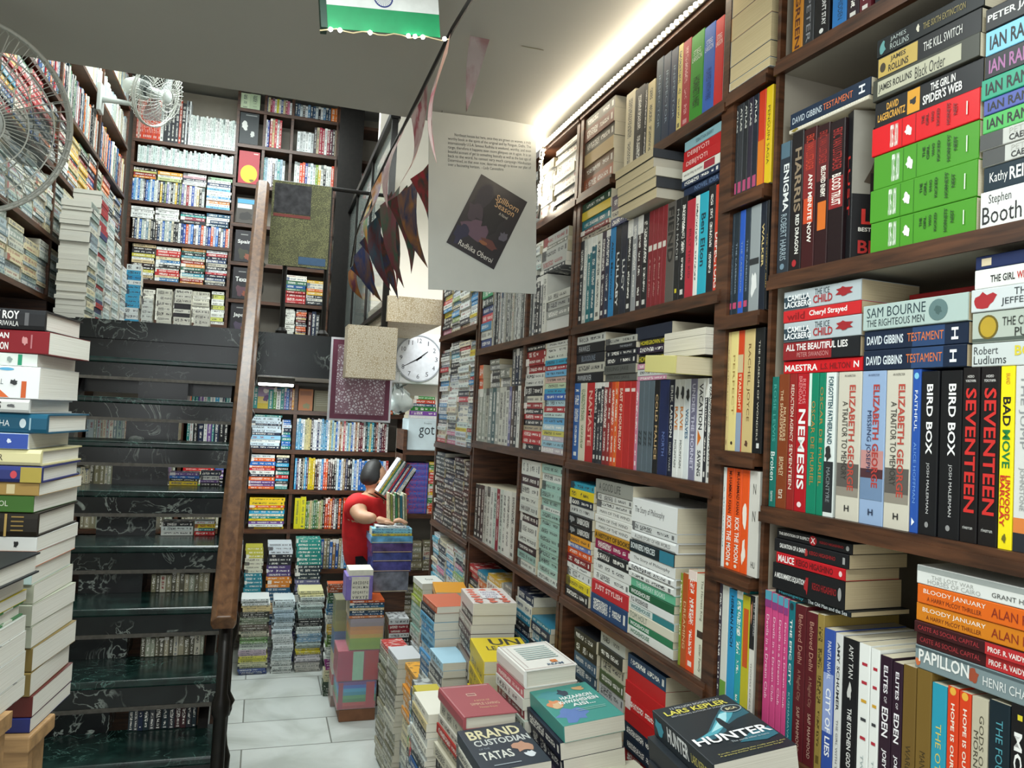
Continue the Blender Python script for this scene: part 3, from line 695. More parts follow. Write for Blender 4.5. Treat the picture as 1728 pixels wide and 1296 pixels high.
# ------------------------------------------------------------------ nearest bookcase, every spine
W_, K_, RD, CR = '#e9e9e4', '#191a1d', '#c8202a', '#d9d0b6'
ROWA = 'middle shelf of nearest bookcase'
# upper shelf, standing
stand(FA, 2.155, 1330, 50, 1470, -10, -40, -120, [
 (1337, None), (1355, '#b5761f', dict(ink='#3a1c10', tx=[('*GREEN', '#4a1d12', .3, .95, .25, .75)])), (1374, '#2c2e31', dict(tx=[('PETER', '#8b8d90', .4, .95, .3, .7)])),
 (1400, '#141416', dict(tx=[('*WON\'T STAY', '#d8d8d4', .45, .85, .2, .5), ('#oval', '#d8d8d4', .88, .94, .35, .65)])), (1404, '#d8cda0'), (1429, '#2a6fae', dict(tx=[('THE HIDDEN', '#10304a', .5, .9, .25, .6)])),
 (1450, '#2a1c24'), (1470, '#5a1c24')], 'top shelf of nearest bookcase', prio=2)
fill_stand(FA, .2, .5, 2.156, .18, .225, 'dark')
# second shelf: standing, then two lying above, then the tall stacks
RA1 = 'second shelf of nearest bookcase'
stand(FA, 1.787, 1314, 330, 1424, 310, 232, 200, [
 (1334, '#2b333b', dict(dt=12, tx=[('#rect', '#4f6a78', .0, .12, .1, .9), ('*ENIGMA', '#e4e6e4', .17, .53, .12, .62), ('ROBERT HARRIS', '#9fb0b8', .55, .9, .2, .75), ('#oval', '#6f8796', .925, .97, .3, .7)])),
 (1354, '#1b1718', dict(tx=[('*HARRIS', '#8d7a63', .12, .58, .1, .7), ('*RED DRAGON', '#e4e2da', .6, .88, .15, .5), ('#oval', '#a8242a', .92, .97, .3, .7)])),
 (1376, '#3a1214', dict(tx=[('#rect', '#7d1c1c', .1, .5, 0, 1), ('#rect', '#c4441c', .5, .68, .1, .9), ('*ANY MINUTE NOW', '#efe9df', .33, .82, .2, .55), ('ERIC VAN LUSTBADER', '#c8442c', .05, .3, .15, .8)])),
 (1398, '#2a0f12', dict(tx=[('#rect', '#5a1518', .08, .4, 0, 1), ('#rect', '#d06a1c', .55, .75, .1, .8), ('*BELOVED ENEMY', '#f0e8dc', .3, .52, .2, .6), ('ERIC VAN LUSTBADER', '#a83028', .05, .28, .15, .8)])),
 (1424, '#1c0d10', dict(tx=[('ERIC VAN LUSTBADER', '#a82a26', .06, .35, .15, .8), ('#rect', '#8a1a1c', .4, .62, 0, 1), ('*BLOOD TRUST', '#efe6dc', .38, .6, .15, .8)]))], RA1, prio=3, d=.12)
# the book turned to show its front cover
th_ = radians(70); bx_ = -FA.n*cos(th_)+FA.u*sin(th_); hA = FA.px(1440, 184)[1]-1.788
book(mtx(FA.at(.1475+.0205*sin(th_), 1.7875, .002)-bx_*.010, bx_, FA.u*cos(th_)+FA.n*sin(th_), UP), .02, hA, .112, '#17171a', '#17181a', cover=[('#rect', '#8e8a80', .0, 1, 0, .56), ('#blob', '#1a1a1c', .22, .62, .02, .22), ('#blob', '#4a3f34', .10, .85, .16, .62), ('#rect', '#26221f', .25, .5, .42, .62),
  ('*ERIC', '#c8302a', .44, .98, .555, .65), ('*LUST', '#c8302a', .14, .98, .66, .765), ('*BESTSELLING AUTHOR', '#e6e2da', .1, .98, .785, .812), ('*BLOOD', '#b02a28', .1, .98, .87, .96)], texts=[('LUST', '#c8302a', .3, .7, .3, .7)],
  label='book turned face out with a man in sunglasses on its cover', prio=6, pages='#c9b990')
lie(FA, 1335, 1469, [205, 198, 171], [('#cfc7b4', dict(ink='#8a7a50', tx=[('STEPHEN LEATHER  LASTMAN', '#efece4', .18, .95, .1, .7), ('#blob', '#8a7a30', .02, .14, .05, .95)], label='pale paperback lying under the navy one above upright thrillers')),
  ('#1b2b40', dict(tx=[('DAVID GIBBINS', '#c9d3da', .03, .42, .3, .72), ('TESTAMENT', '#d9703a', .44, .8, .3, .72), ('*H', '#e8ecee', .87, .94, .25, .75, 'h')], label='navy paperback with orange title lying above upright thrillers'))], RA1, prio=3, base=2.0225)
G_ = '#4a9228'
def larsson(c, tc='#163c10'):
    return [('*STIEG', '#e9efe4', .19, .225, .08, .92), ('*LARSSON', '#e9efe4', .235, .27, .08, .92), ('#rect', '#2d6f18' if c == G_ else '#8a1218', .308, .312, 0, 1), ('#rect', '#2d6f18' if c == G_ else '#8a1218', .44, .444, 0, 1), ('#blob', '#e9e9e0', .33, .42, .28, .78),
            ('*THE', tc, .50, .525, .2, .5, 'h'), ('*GIRL', tc, .54, .565, .18, .6, 'h'), ('*WHO', tc, .59, .615, .18, .55, 'h'), ('*KICKED', tc, .64, .665, .15, .75, 'h'), ('*HORNETS\'', tc, .73, .76, .1, .85, 'h'), ('*NEST', tc, .79, .82, .2, .6, 'h'), ('#rect', '#d8e0d0', .90, .91, .3, .75)]
lie(FA, 1472.5, 1654, [431.5, 381, 326, 269, 222, 178, 142, 105, 74], [
 (G_, dict(tx=larsson(G_), label='lowest bright green paperback of the four-coloured tall stack')), (G_, dict(tx=larsson(G_), label='second bright green paperback from the stack bottom')), (G_, dict(tx=larsson(G_), label='third green paperback directly under the red one')),
 ('#d3141c', dict(tx=larsson('#d3141c', '#5f0c10'), label='red paperback between green and black ones in the tall stack')),
 ('#17181b', dict(tx=[('*DAVID', '#d9a23c', .12, .24, .14, .42), ('*LAGERCRANTZ', '#d9a23c', .03, .31, .5, .8), ('#rect', '#d99a1f', .33, .45, .05, .95), ('#blob', '#1a1a1a', .35, .43, .3, .7), ('*THE GIRL IN', '#ecebe6', .55, .77, .12, .42), ('*SPIDER\'S WEB', '#ecebe6', .48, .83, .48, .84)], label='black paperback with amber square lying above the red one')),
 ('#3e3f36', dict(tx=[('#rect', '#b9b79f', .05, .85, .12, .85), ('*JAMES ROLLINS', '#26251f', .06, .40, .3, .75), ('Black Order', '#26251f', .43, .71, .25, .8)], label='pale-labelled paperback with grunge border in the tall stack')),
 ('#17181a', dict(tx=[('#rect', '#c2a552', .01, .42, .05, .95), ('*JAMES', '#2b2414', .14, .30, .15, .45), ('*ROLLINS', '#2b2414', .12, .33, .52, .85), ('#oval', '#3b2f18', .03, .09, .3, .75), ('THE KILL SWITCH', '#e4e3de', .48, .84, .3, .7)], label='half gold half black paperback near the top of the tall stack')),
 ('#15191a', dict(tx=[('JAMES', '#aeb8b4', .14, .30, .15, .45), ('ROLLINS', '#aeb8b4', .14, .33, .52, .85), ('#blob', '#5f9a9a', .02, .1, .1, .95), ('#blob', '#d8d2bf', .4, .44, .2, .8), ('THE SIXTH EXTINCTION', '#9c8d55', .47, .85, .35, .7)], label='topmost black paperback of the tall stack with teal emblem'))], RA1, base=1.787, prio=4, d=.128)
def rankin(bg): return [('*IAN RANKIN', '#16181a', .04, .62, .2, .82)]
lie(FA, 1656, 1850, [393, 331, 289, 261, 233, 203, 177, 142, 103, 62, 24], [
 ('#dddeda', dict(tx=[('Stephen', '#2a2a2c', .08, .3, .08, .42), ('Booth', '#1d1d1f', .02, .40, .42, .92)], label='thick white paperback at the bottom of the stack at the frame edge')), ('#182a35', dict(tx=[('Kathy', '#e8e8e4', .06, .24, .25, .8), ('*REICHS', '#e8e8e4', .26, .6, .2, .75)], label='dark teal paperback above the thick white one')),
 ('#bfc0ba', dict(tx=[('#rect', '#4a4b4a', 0, .22, 0, 1), ('PETER', '#b0b0a8', .28, .5, .1, .45), ('*CAEDMON', '#2a2a2a', .28, .62, .5, .9)], label='lower grey paperback with a dark photograph at its left')), ('#bfc0ba', dict(tx=[('#rect', '#4a4b4a', 0, .22, 0, 1), ('PETER', '#b0b0a8', .28, .5, .1, .45), ('*CAEDMON', '#2a2a2a', .28, .62, .5, .9)], label='upper grey paperback with a dark photograph at its left')),
 ('#4fae5a', dict(tx=rankin(0), label='bright green paperback under the violet one at frame edge')), ('#4b58a0', dict(tx=rankin(0), label='violet-blue paperback between two green ones at frame edge')), ('#2f9a7a', dict(tx=rankin(0), label='sea-green paperback above the violet one')),
 ('#1a1a22', dict(tx=[('*IAN RANKIN', '#a86a9c', .04, .62, .2, .82)], label='black paperback with mauve capitals')), ('#7ec3e0', dict(tx=rankin(0), label='sky blue paperback with black capitals')),
 ('#17171a', dict(tx=[('*PETER JAMES', '#e8e8e4', .02, .6, .3, .72)], label='black paperback with white capitals above the sky blue one')), ('#471a1e', dict(label='dark red paperback topping the stack at frame edge'))], RA1, base=1.787, prio=4, d=.128)
# third shelf
RA2 = 'third shelf of nearest bookcase'
stand(FA, 1.400, 1296, 745, 1760, 735, 632, 615, [
 (1311, '#17695f', dict(dt=4, tx=[('ROSIE LEWIS', '#4fa598', .06, .5, .25, .7), ('Broken', '#e6efe9', .58, .8, .2, .85), ('tamms', '#cfe0d8', .88, .96, .3, .7)])),
 (1329, '#7a3a1c', dict(tx=[('THE SHAKESPEARE', '#e0c8a0', .12, .5, .52, .8), ('MURDERS', '#e0c8a0', .25, .5, .2, .48), ('BROMLEY', '#e0c8a0', .62, .76, .3, .75), ('tara', '#e8dcc8', .86, .93, .25, .7)])),
 (1342, '#8c2420', dict(tx=[('REDUCTION AGENCY', '#ece2d0', .08, .5, .3, .75), ('SEVENTEEN', '#ece2d0', .52, .85, .3, .75)])),
 (1362, '#a8141e', dict(tx=[('BRENDAN', '#df8f90', .02, .22, .55, .85), ('REICHS', '#df8f90', .04, .22, .2, .5), ('*NEMESIS', '#f0efec', .26, .84, .15, .8), ('#oval', '#f0d8d8', .93, .97, .3, .7)])),
 (1379, '#0f7a5c', dict(tx=[('#rect', '#cfe3d8', 0, .38, .7, 1), ('OSCAR DE MURIEL', '#b6823c', .2, .8, .25, .65)])), (1390.5, '#0f7a5c', dict(tx=[('OSCAR DE MURIEL', '#b6823c', .1, .8, .25, .75)])),
 (1408, '#d5dcd8', dict(tx=[('#rect', '#22272a', .62, .97, 0, 1), ('*FORGOTTEN FATHERLAND', '#1d4a55', .03, .5, .2, .72), ('#blob', '#2b2b2b', .5, .64, .2, .95), ('MACINTYRE', '#8a9294', .66, .9, .3, .7)])),
 (1412, '#e1e0d4', dict(style=0)),
 (1452, '#c6c1b2', dict(tx=[('#rect', '#5a5550', .62, .80, 0, 1), ('#rect', '#8d867a', .78, .84, 0, 1), ('AN INSPECTOR', '#4a4640', .02, .035, .25, .75, 'h'), ('*ELIZABETH GEORGE', '#b5473a', .09, .80, .22, .5), ('A TRAITOR TO MEMORY', '#3a3834', .2, .73, .55, .8), ('*H', '#2a2a2a', .9, .94, .38, .6, 'h')])),
 (1493, '#8fa6c6', dict(tx=[('#rect', '#bf8a86', .52, .66, 0, 1), ('#rect', '#4a2a30', .64, .70, 0, 1), ('#rect', '#6d86a6', .70, .84, 0, 1), ('AN INSPECTOR', '#3a4a6a', .02, .035, .25, .75, 'h'), ('*ELIZABETH GEORGE', '#b03a34', .09, .76, .22, .5), ('MISSING JOSEPH', '#2a3458', .26, .66, .55, .8), ('*H', '#22304a', .9, .94, .38, .6, 'h')])),
 (1537, '#c6c1b2', dict(tx=[('#rect', '#5a5550', .62, .80, 0, 1), ('#rect', '#8d867a', .78, .84, 0, 1), ('AN INSPECTOR', '#4a4640', .02, .035, .25, .75, 'h'), ('*ELIZABETH GEORGE', '#b5473a', .09, .80, .22, .5), ('A TRAITOR TO MEMORY', '#3a3834', .2, .73, .55, .8), ('*H', '#2a2a2a', .9, .94, .38, .6, 'h')])),
 (1552, '#2750a0', dict(tx=[('#oval', '#7fc3e0', .02, .06, .2, .8), ('FAITHFUL', '#e8eef2', .13, .38, .3, .68), ('ALICE HOFFMAN', '#6f9ad8', .45, .82, .3, .66), ('#tri', '#e8eef2', .91, .96, .3, .7)])),
 (1583, '#141518', dict(dt=4, tx=[('*BIRD BOX', '#f0f0ee', .08, .51, .3, .68), ('JOSH MALERMAN', '#c9c9c9', .56, .87, .42, .62), ('#oval', '#8d8d8d', .92, .955, .4, .62)])), (1585, None),
 (1622, '#121316', dict(dt=4, tx=[('*BIRD BOX', '#f0f0ee', .08, .51, .24, .62), ('JOSH MALERMAN', '#c9c9c9', .56, .87, .36, .56), ('#oval', '#8d8d8d', .92, .955, .4, .62)])),
 (1651.5, '#161314', dict(tx=[('HIDEO', '#e8e6e2', .045, .06, .3, .72, 'h'), ('YOKOYAMA', '#e8e6e2', .07, .085, .18, .84, 'h'), ('*SEVENTEEN', '#cc2a26', .12, .83, .12, .8), ('riverrun', '#cfcfcb', .905, .925, .2, .82, 'h')])), (1652.5, '#dcdcd4', dict(style=0)),
 (1686, '#161314', dict(tx=[('HIDEO', '#e8e6e2', .045, .06, .3, .72, 'h'), ('YOKOYAMA', '#e8e6e2', .07, .085, .18, .84, 'h'), ('*SEVENTEEN', '#cc2a26', .12, .83, .12, .8), ('riverrun', '#cfcfcb', .905, .925, .2, .82, 'h')])),
 (1711, '#ecd81c', dict(tx=[('BRAND', '#c8702a', .04, .1, .3, .6), ('*BAD', '#151515', .17, .33, .2, .8), ('*MOVE', '#1e7a3a', .35, .56, .2, .8), ('*LINWOOD', '#c82a22', .6, .84, .12, .5), ('*BARCLAY', '#c82a22', .6, .88, .52, .9), ('#blob', '#6a6420', .91, .97, .3, .7)])),
 (1745, '#cfd0cc', dict(tx=[('#rect', '#d87f3c', .82, .9, 0, 1), ('#rect', '#20242a', .9, 1, 0, 1), ('THE JUMP', '#8d9092', .05, .45, .4, .8), ('JOHNSTONE', '#9a9c9c', .55, .78, .4, .75)])), (1760, '#2a2d33')], RA2, prio=5, d=.14)
lie(FA, 1322, 1455, [631, 609, 577, 544, 523, 490], [
 ('#c3161e', dict(tx=[('*MAESTRA', '#f2f0ec', .02, .46, .3, .85), ('*L.S. HILTON', '#7d0d12', .5, .86, .3, .8), ('*N', '#f0eeea', .9, .96, .25, .75)], label='red paperback with bold white capitals, lowest of the five lying')),
 ('#1a1c20', dict(tx=[('#rect', '#8c1a20', 0, .66, 0, 1), ('*ALL THE BEAUTIFUL LIES', '#efece8', .04, .86, .1, .48), ('PETER SWANSON', '#c88a88', .2, .62, .6, .86)], label='red and black paperback second from the bottom, lying')),
 ('#aeb8bc', dict(tx=[('#rect', '#2b3f4a', 0, .35, .3, 1), ('*CAMILLA', '#f0f2f2', .05, .36, .2, .52), ('*LACKBERG', '#f0f2f2', .01, .38, .56, .9), ('THE ICE', '#3f4a50', .43, .62, .08, .4), ('*CHILD', '#a83034', .41, .66, .42, .85), ('#blob', '#9c2026', .68, .93, .1, .8)], label='pale paperback with a red blot, below another just like it')),
 ('#c2262a', dict(tx=[('*wild', '#8a0f14', .05, .3, .2, .85), ('*Cheryl Strayed', '#f0ece8', .36, .84, .2, .8)], label='red paperback between two pale ones with blots')),
 ('#aeb8bc', dict(tx=[('#rect', '#2b3f4a', 0, .35, .3, 1), ('*CAMILLA', '#f0f2f2', .05, .36, .2, .52), ('*LACKBERG', '#f0f2f2', .01, .38, .56, .9), ('THE ICE', '#3f4a50', .43, .62, .08, .4), ('*CHILD', '#a83034', .41, .66, .42, .85), ('#blob', '#9c2026', .68, .93, .1, .8)], label='topmost pale paperback of the five lying, with a red blot'))], RA2, base=1.6325, prio=4, d=.115, pages='#b9a888')
lie(FA, 1457, 1636, [625, 591, 558, 516], [
 ('#16243a', dict(tx=[('#rect', '#22406a', .5, .8, 0, 1), ('*DAVID GIBBINS', '#d5dde2', .03, .41, .28, .75), ('TESTAMENT', '#d8743a', .45, .79, .28, .72), ('*H', '#e8ecee', .86, .92, .2, .8, 'h')], label='lower navy paperback with orange title beside the red ones')),
 ('#16243a', dict(tx=[('#rect', '#22406a', .5, .8, 0, 1), ('*DAVID GIBBINS', '#d5dde2', .03, .41, .28, .75), ('TESTAMENT', '#d8743a', .45, .79, .28, .72), ('*H', '#e8ecee', .86, .92, .2, .8, 'h')], label='upper navy paperback with orange title under the pale green-grey one')),
 ('#a9bbb6', dict(tx=[('SAM BOURNE', '#2a3f46', .04, .63, .1, .52), ('THE RIGHTEOUS MEN', '#28363a', .04, .62, .6, .9), ('#oval', '#5f7a7a', .66, .83, .08, .92), ('#blob', '#47605f', .70, .79, .25, .75)], label='pale green-grey paperback with a round fingerprint emblem'))], RA2, base=1.6325, prio=4, d=.115, pages='#b9a888')
lie(FA, 1640, 1830, [619, 579, 527, 488, 455, 432], [
 ('#c5ccca', dict(tx=[('Robert', '#32383a', .02, .26, .12, .48), ('Ludlums', '#32383a', .02, .34, .54, .92), ('*BOURNE', '#d8c83a', .42, .9, .15, .6)], label='pale paperback with yellow capitals, lowest of the stack at frame edge')),
 ('#aeb7ac', dict(tx=[('#rect', '#4f5a52', 0, 1, .88, 1), ('#oval', '#6a5a18', .06, .26, .08, .92), ('#oval', '#b89a2c', .08, .24, .15, .85), ('THE CHARLEMAGNE', '#2c302c', .3, .95, .2, .5), ('PURSUIT', '#2c302c', .42, .8, .58, .88)], label='paperback with a gold coin on its spine')),
 ('#c9cfd0', dict(tx=[('#blob', '#a8242c', .0, .28, .05, .95), ('THE', '#2c3438', .42, .58, .1, .42), ('JEFFERSON KEY', '#2c3438', .3, .95, .5, .88)], label='pale paperback with a red seal above the gold coin one')),
 ('#dedfda', dict(tx=[('*THE GIRL', '#1d1d1f', .16, .4, .35, .75), ('*WHO', '#c02a2a', .42, .56, .35, .75)], label='white paperback with red and black title near the stack top')),
 ('#1c2a54', dict(tx=[('#rect', '#d9c9a8', .06, .16, .2, .8)], label='navy paperback topping the stack at frame edge'))], RA2, base=1.6325, prio=4, d=.115)
book(lie_m(FA, FA.px(1690, 497)[0], FA.rest(.2, .38, 1.4)+.0118, .075), .022, .2, .11, '#a01c22', texts=[('THE SPIRIT OF DEATH', '#e0b8b0', .5, .98, .3, .75)], label='red paperback pushed to the back above the pale green-grey one', prio=3)
# fourth shelf
RA3 = 'lowest visible shelf of nearest bookcase'
Dv = [('Devils in a Dream Club', '#f0d0dc', .16, .72, .3, .7), ('#rect', '#4f9ab0', 0, .06, 0, 1), ('#rect', '#8a3a78', .06, .11, 0, 1)]
stand(FA, 1.020, 1287, 1130, 1730, 1262, 992, 1195, [
 (1299, '#c4477c', dict(tx=Dv)), (1309, '#c4477c', dict(tx=Dv)), (1319, '#c4477c', dict(tx=Dv)), (1327, '#c4477c', dict(tx=Dv)),
 (1338, '#146a74', dict(tx=[('#oval', '#20303a', .01, .06, .15, .85), ('*THE EPIC CITY', '#e6ecea', .12, .55, .3, .7), ('KUSHANAVA', '#9cc6c6', .6, .9, .35, .65)])),
 (1357, '#55191f', dict(tx=[('Beloved Delhi', '#b98a78', .06, .38, .25, .65), ('A Mughal City', '#a07464', .42, .62, .3, .7), ('SAIF MAHMOOD', '#c8a894', .66, .95, .3, .6)])), (1376, '#55191f', dict(dt=4, tx=[('Beloved Delhi', '#b98a78', .06, .38, .25, .65), ('A Mughal City', '#a07464', .42, .62, .3, .7), ('SAIF MAHMOOD', '#c8a894', .66, .95, .3, .6)])),
 (1388, '#8f7a3e', dict(ink='#4a3c18', style=.5, d=.15)),
 (1407, '#33509c', dict(dt=18, tx=[('#rect', '#8fa0d0', .3, .7, 0, 1), ('PANITA NAVAL', '#dfe4f0', .08, .34, .3, .65), ('*CITY OF LIES', '#f0f2f6', .4, .86, .2, .7)])),
 (1420, '#cfd0cd', dict(dt=18, tx=[('*AMY SCHUMER', '#33343a', .06, .52, .3, .72), ('THE GIRL WITH THE', '#6a6a6e', .58, .96, .3, .6)])),
 (1447, '#17181a', dict(dt=18, tx=[('AMY TAN', '#d8d8d4', .04, .26, .3, .6), ('#blob', '#c9c9c4', .28, .42, .3, .7), ('*THE KITCHEN GOD\'S WIFE', '#dcdcd8', .46, .99, .3, .6)])),
 (1467, '#e2e4e0', dict(dt=16, tx=[('#rect', '#b02a3a', .12, .14, .2, .7), ('#rect', '#b02a3a', .24, .26, .2, .7), ('#rect', '#d0a030', .36, .38, .2, .7), ('#rect', '#3a3c40', .48, .5, .2, .7), ('#rect', '#b02a3a', .6, .62, .2, .7), ('TWELVE', '#99aaaa', .72, .95, .35, .6)])),
 (1483, '#e2e4e0', dict(dt=16, tx=[('#rect', '#b02a3a', .12, .14, .2, .7), ('#rect', '#b02a3a', .24, .26, .2, .7), ('#rect', '#d0a030', .36, .38, .2, .7), ('#rect', '#3a3c40', .48, .5, .2, .7), ('#rect', '#b02a3a', .6, .62, .2, .7), ('TWELVE', '#99aaaa', .72, .95, .35, .6)])),
 (1504, '#2a1626', dict(dt=20, tx=[('*ELITES', '#e8e4e8', .06, .24, .3, .68), ('OF', '#e8e4e8', .26, .3, .35, .6), ('*EDEN', '#f2f0f2', .33, .52, .2, .75), ('*JOEY GRACEFFA', '#f0eef0', .6, .99, .25, .7)])), (1522, '#2a1626', dict(dt=22, tx=[('*ELITES', '#e8e4e8', .06, .24, .3, .68), ('OF', '#e8e4e8', .26, .3, .35, .6), ('*EDEN', '#f2f0f2', .33, .52, .2, .75), ('*JOEY GRACEFFA', '#f0eef0', .6, .99, .25, .7)])),
 (1545, '#6d5526', dict(dt=18, tx=[('WARDEN LANE', '#3c2f12', .5, .9, .3, .7)])), (1571, '#745b28', dict(dt=14, tx=[('MAN IN A CORNER', '#3c2f12', .5, .95, .3, .7)])),
 (1597, '#2a93ac', dict(dt=26, tx=[('THE OTHER EXILE', '#d6c25a', .25, .95, .3, .7)])), (1617, '#d23f1c', dict(dt=20, tx=[('#oval', '#e8b040', 0, .05, .2, .8), ('*HOPE IS OUR ONLY WING', '#f3e4d4', .1, .9, .3, .65)])), (1638, '#d23f1c', dict(dt=20, tx=[('#oval', '#e8b040', 0, .05, .2, .8), ('*HOPE IS OUR ONLY WING', '#f3e4d4', .1, .9, .3, .65)])),
 (1667, '#b9b29c', dict(dt=18, tx=[('GODS OF THE', '#4a4538', .1, .6, .2, .5), ('MORNING', '#4a4538', .2, .55, .55, .85)])), (1704, '#14242c', dict(dt=10, tx=[('THE FOUNDATION', '#4f9aa8', .1, .75, .3, .65)])), (1735, '#141416', dict(tx=[('*MONK', '#efefec', .15, .6, .3, .8), ('#rect', '#d8c830', .05, .08, .3, .6)]))], RA3, prio=4, d=.14)
lie(FA, 1303, 1437, [1037, 1025, 964, 938, 907, 884], [
 ('#121a20', dict(tx=[('The Old Man and the Sea', '#dfe4e4', .46, .96, .1, .9), ('Hemingway', '#3fa0b0', .05, .4, .1, .9)], label='thin dark paperback at the bottom of the black stack')),
 ('#16171a', dict(tx=[('*A MIDSUMMER\'S EQUATION', '#e6e4e0', .03, .48, .34, .6), ('#blob', '#a01c22', .46, .54, .1, .95), ('*KEIGO HIGASHINO', '#8c1c20', .58, .9, .35, .62), ('#oval', '#9a9a98', .92, .965, .25, .75)], label='thick black paperback under the red one, second in its stack')),
 ('#b81822', dict(tx=[('*MALICE', '#f2efec', .03, .28, .18, .85), ('*KEIGO HIGASHINO', '#5c0a10', .31, .84, .2, .8), ('#oval', '#e8c8c8', .92, .965, .25, .75)], label='red paperback with white capitals amid the black stack')),
 ('#17181b', dict(tx=[('*SALVATION OF A SAINT', '#e6e4e0', .08, .45, .3, .65), ('#blob', '#a02a2a', .43, .49, .15, .95), ('*KEIGO HIGASHINO', '#8c1c20', .5, .84, .35, .65), ('#rect', '#9a9a98', .93, .96, .25, .75)], label='black paperback directly above the red one in its stack')),
 ('#16171a', dict(tx=[('*THE DEVOTION OF SUSPECT', '#e6e4e0', .03, .46, .3, .62), ('#oval', '#b01c24', .46, .56, .0, 1.0), ('*X', '#f2efec', .48, .54, .2, .8), ('*KEIGO HIGASHINO', '#8c1c20', .6, .9, .35, .62), ('#oval', '#9a9a98', .93, .97, .25, .75)], label='topmost black paperback with a red disc and white cross'))], RA3, prio=4, d=.12, jit=.012, pages='#b7a684')
lie(FA, 1546, 1790, [1124, 1085, 1063, 1043, 1012, 980, 948], [
 ('#79898c', dict(tx=[('#rect', '#4a585c', 0, 1, .0, .12), ('#blob', '#9c4a30', .40, .50, .1, .95), ('#blob', '#c86a3c', .0, .05, .5, .95), ('*PAPILLON', '#e9eae6', .03, .42, .1, .7), ('HENRI CHARRIERE', '#dfe2e0', .52, .99, .35, .75)], label='thick grey-blue paperback at the bottom of the lying stack')),
 ('#3a1518', dict(tx=[('#rect', '#b8262a', .54, 1, 0, 1), ('CASTE AS SOCIAL CAPITAL', '#a8343a', .03, .5, .3, .7), ('*PROF. R. VAIDYANATHAN', '#f0e4de', .56, .98, .3, .75)], label='lower of two dark red paperbacks with a bright red end')), ('#3a1518', dict(tx=[('#rect', '#b8262a', .54, 1, 0, 1), ('CASTE AS SOCIAL CAPITAL', '#a8343a', .03, .5, .3, .7), ('*PROF. R. VAIDYANATHAN', '#f0e4de', .56, .98, .3, .75)], label='upper of two dark red paperbacks with a bright red end')),
 ('#cc7a1c', dict(tx=[('BLOODY JANUARY', '#f3ece0', .05, .53, .18, .5), ('A HARRY McCOY THRILLER', '#6a2a14', .08, .5, .6, .85), ('ALAN PARKS', '#8a2a18', .57, .98, .25, .75)], label='lower orange paperback of the identical pair')), ('#d8641a', dict(tx=[('BLOODY JANUARY', '#f3ece0', .05, .53, .18, .5), ('A HARRY McCOY THRILLER', '#6a2a14', .08, .5, .6, .85), ('ALAN PARKS', '#8a2a18', .57, .98, .25, .75)], label='upper orange paperback of the identical pair')),
 ('#dadcd8', dict(tx=[('#rect', '#9fa5a2', 0, 1, .0, .3), ('THE LOST WAR', '#a8aaa6', .12, .45, .42, .64), ('HORSES OF CAIRO', '#a8aaa6', .09, .5, .68, .92), ('GRANT HAYTER', '#5a5c5a', .58, .95, .55, .8)], label='white speckled paperback above the orange pair'))], RA3, prio=4, d=.13, base=1.2365)
fill_stand(FA, .03, .6, .641, .2, .24, 'mix')

# ------------------------------------------------------------------ narrow bookcase
ROWB = lambda s: s+' of narrow bookcase'
zt = 2.1575
for k, (t, c) in enumerate([(.016, '#e6e4de'), (.03, '#22252a'), (.05, '#c9b48a'), (.045, '#c3ad82'), (.04, '#cbb78e')]):
    book(mtx(FR.at(-1.279, zt+t/2, -.006), UP, FR.u, FR.n), t-.0006, .20, .125, ['#d8dcd8', '#2b2e33', '#8a8d90', '#a87a4a', '#55606a'][k], pages='#c9b78e', label=f"paperback with its page edge out, {ORD[k]} from bottom, top of narrow bookcase", group='page edges out above the narrow bookcase', prio=2); zt += t
SB = [('*ATLAS', '#d8d8d0', .05, .3, .3, .7), ('#rect', '#b04a70', .85, .97, .1, .8)]
stand(FR, 1.952, 1233, 240, 1309, 220, 152, 118, [(1237, None), (1246, '#26292c', dict(tx=SB)), (1254, '#33363a', dict(tx=SB)), (1262, '#26292c', dict(tx=SB)), (1270, '#2f2a38', dict(tx=SB)), (1279, '#1e2430', dict(tx=SB)), (1291, '#c3381c', dict(tx=[('#rect', '#d8781c', .52, 1, 0, 1)])), (1303, '#d8b81f', dict(tx=[('PENGUIN SAGA', '#5a4a10', .2, .8, .3, .7)])), (1308, '#c9b890')], ROWB('top shelf'), prio=2, d=.12)
SC_ = [('#rect', '#b8456a', .88, .94, .15, .85), ('THE CASEBOOK', '#8fa0b0', .3, .8, .3, .6)]
stand(FR, 1.732, 1224, 430, 1303, 420, 338, 335, [(1228, None), (1238, '#22303a', dict(tx=SC_)), (1247, '#1d2a33', dict(tx=SC_)), (1256, '#2454b0', dict(tx=SC_)), (1265, '#23303a', dict(tx=SC_)), (1282, '#8d9496', dict(tx=[('#rect', '#2a2d30', .5, .56, 0, 1), ('#blob', '#e0e2e0', .6, .9, .1, .9)])), (1292, '#141d2a', dict(tx=[('*WALKER', '#d8c080', .2, .6, .3, .7)])), (1301, '#17191c', dict(tx=[('THE HENNY GUN', '#c8a85a', .3, .8, .3, .7)]))], ROWB('second shelf'), prio=2, d=.12)
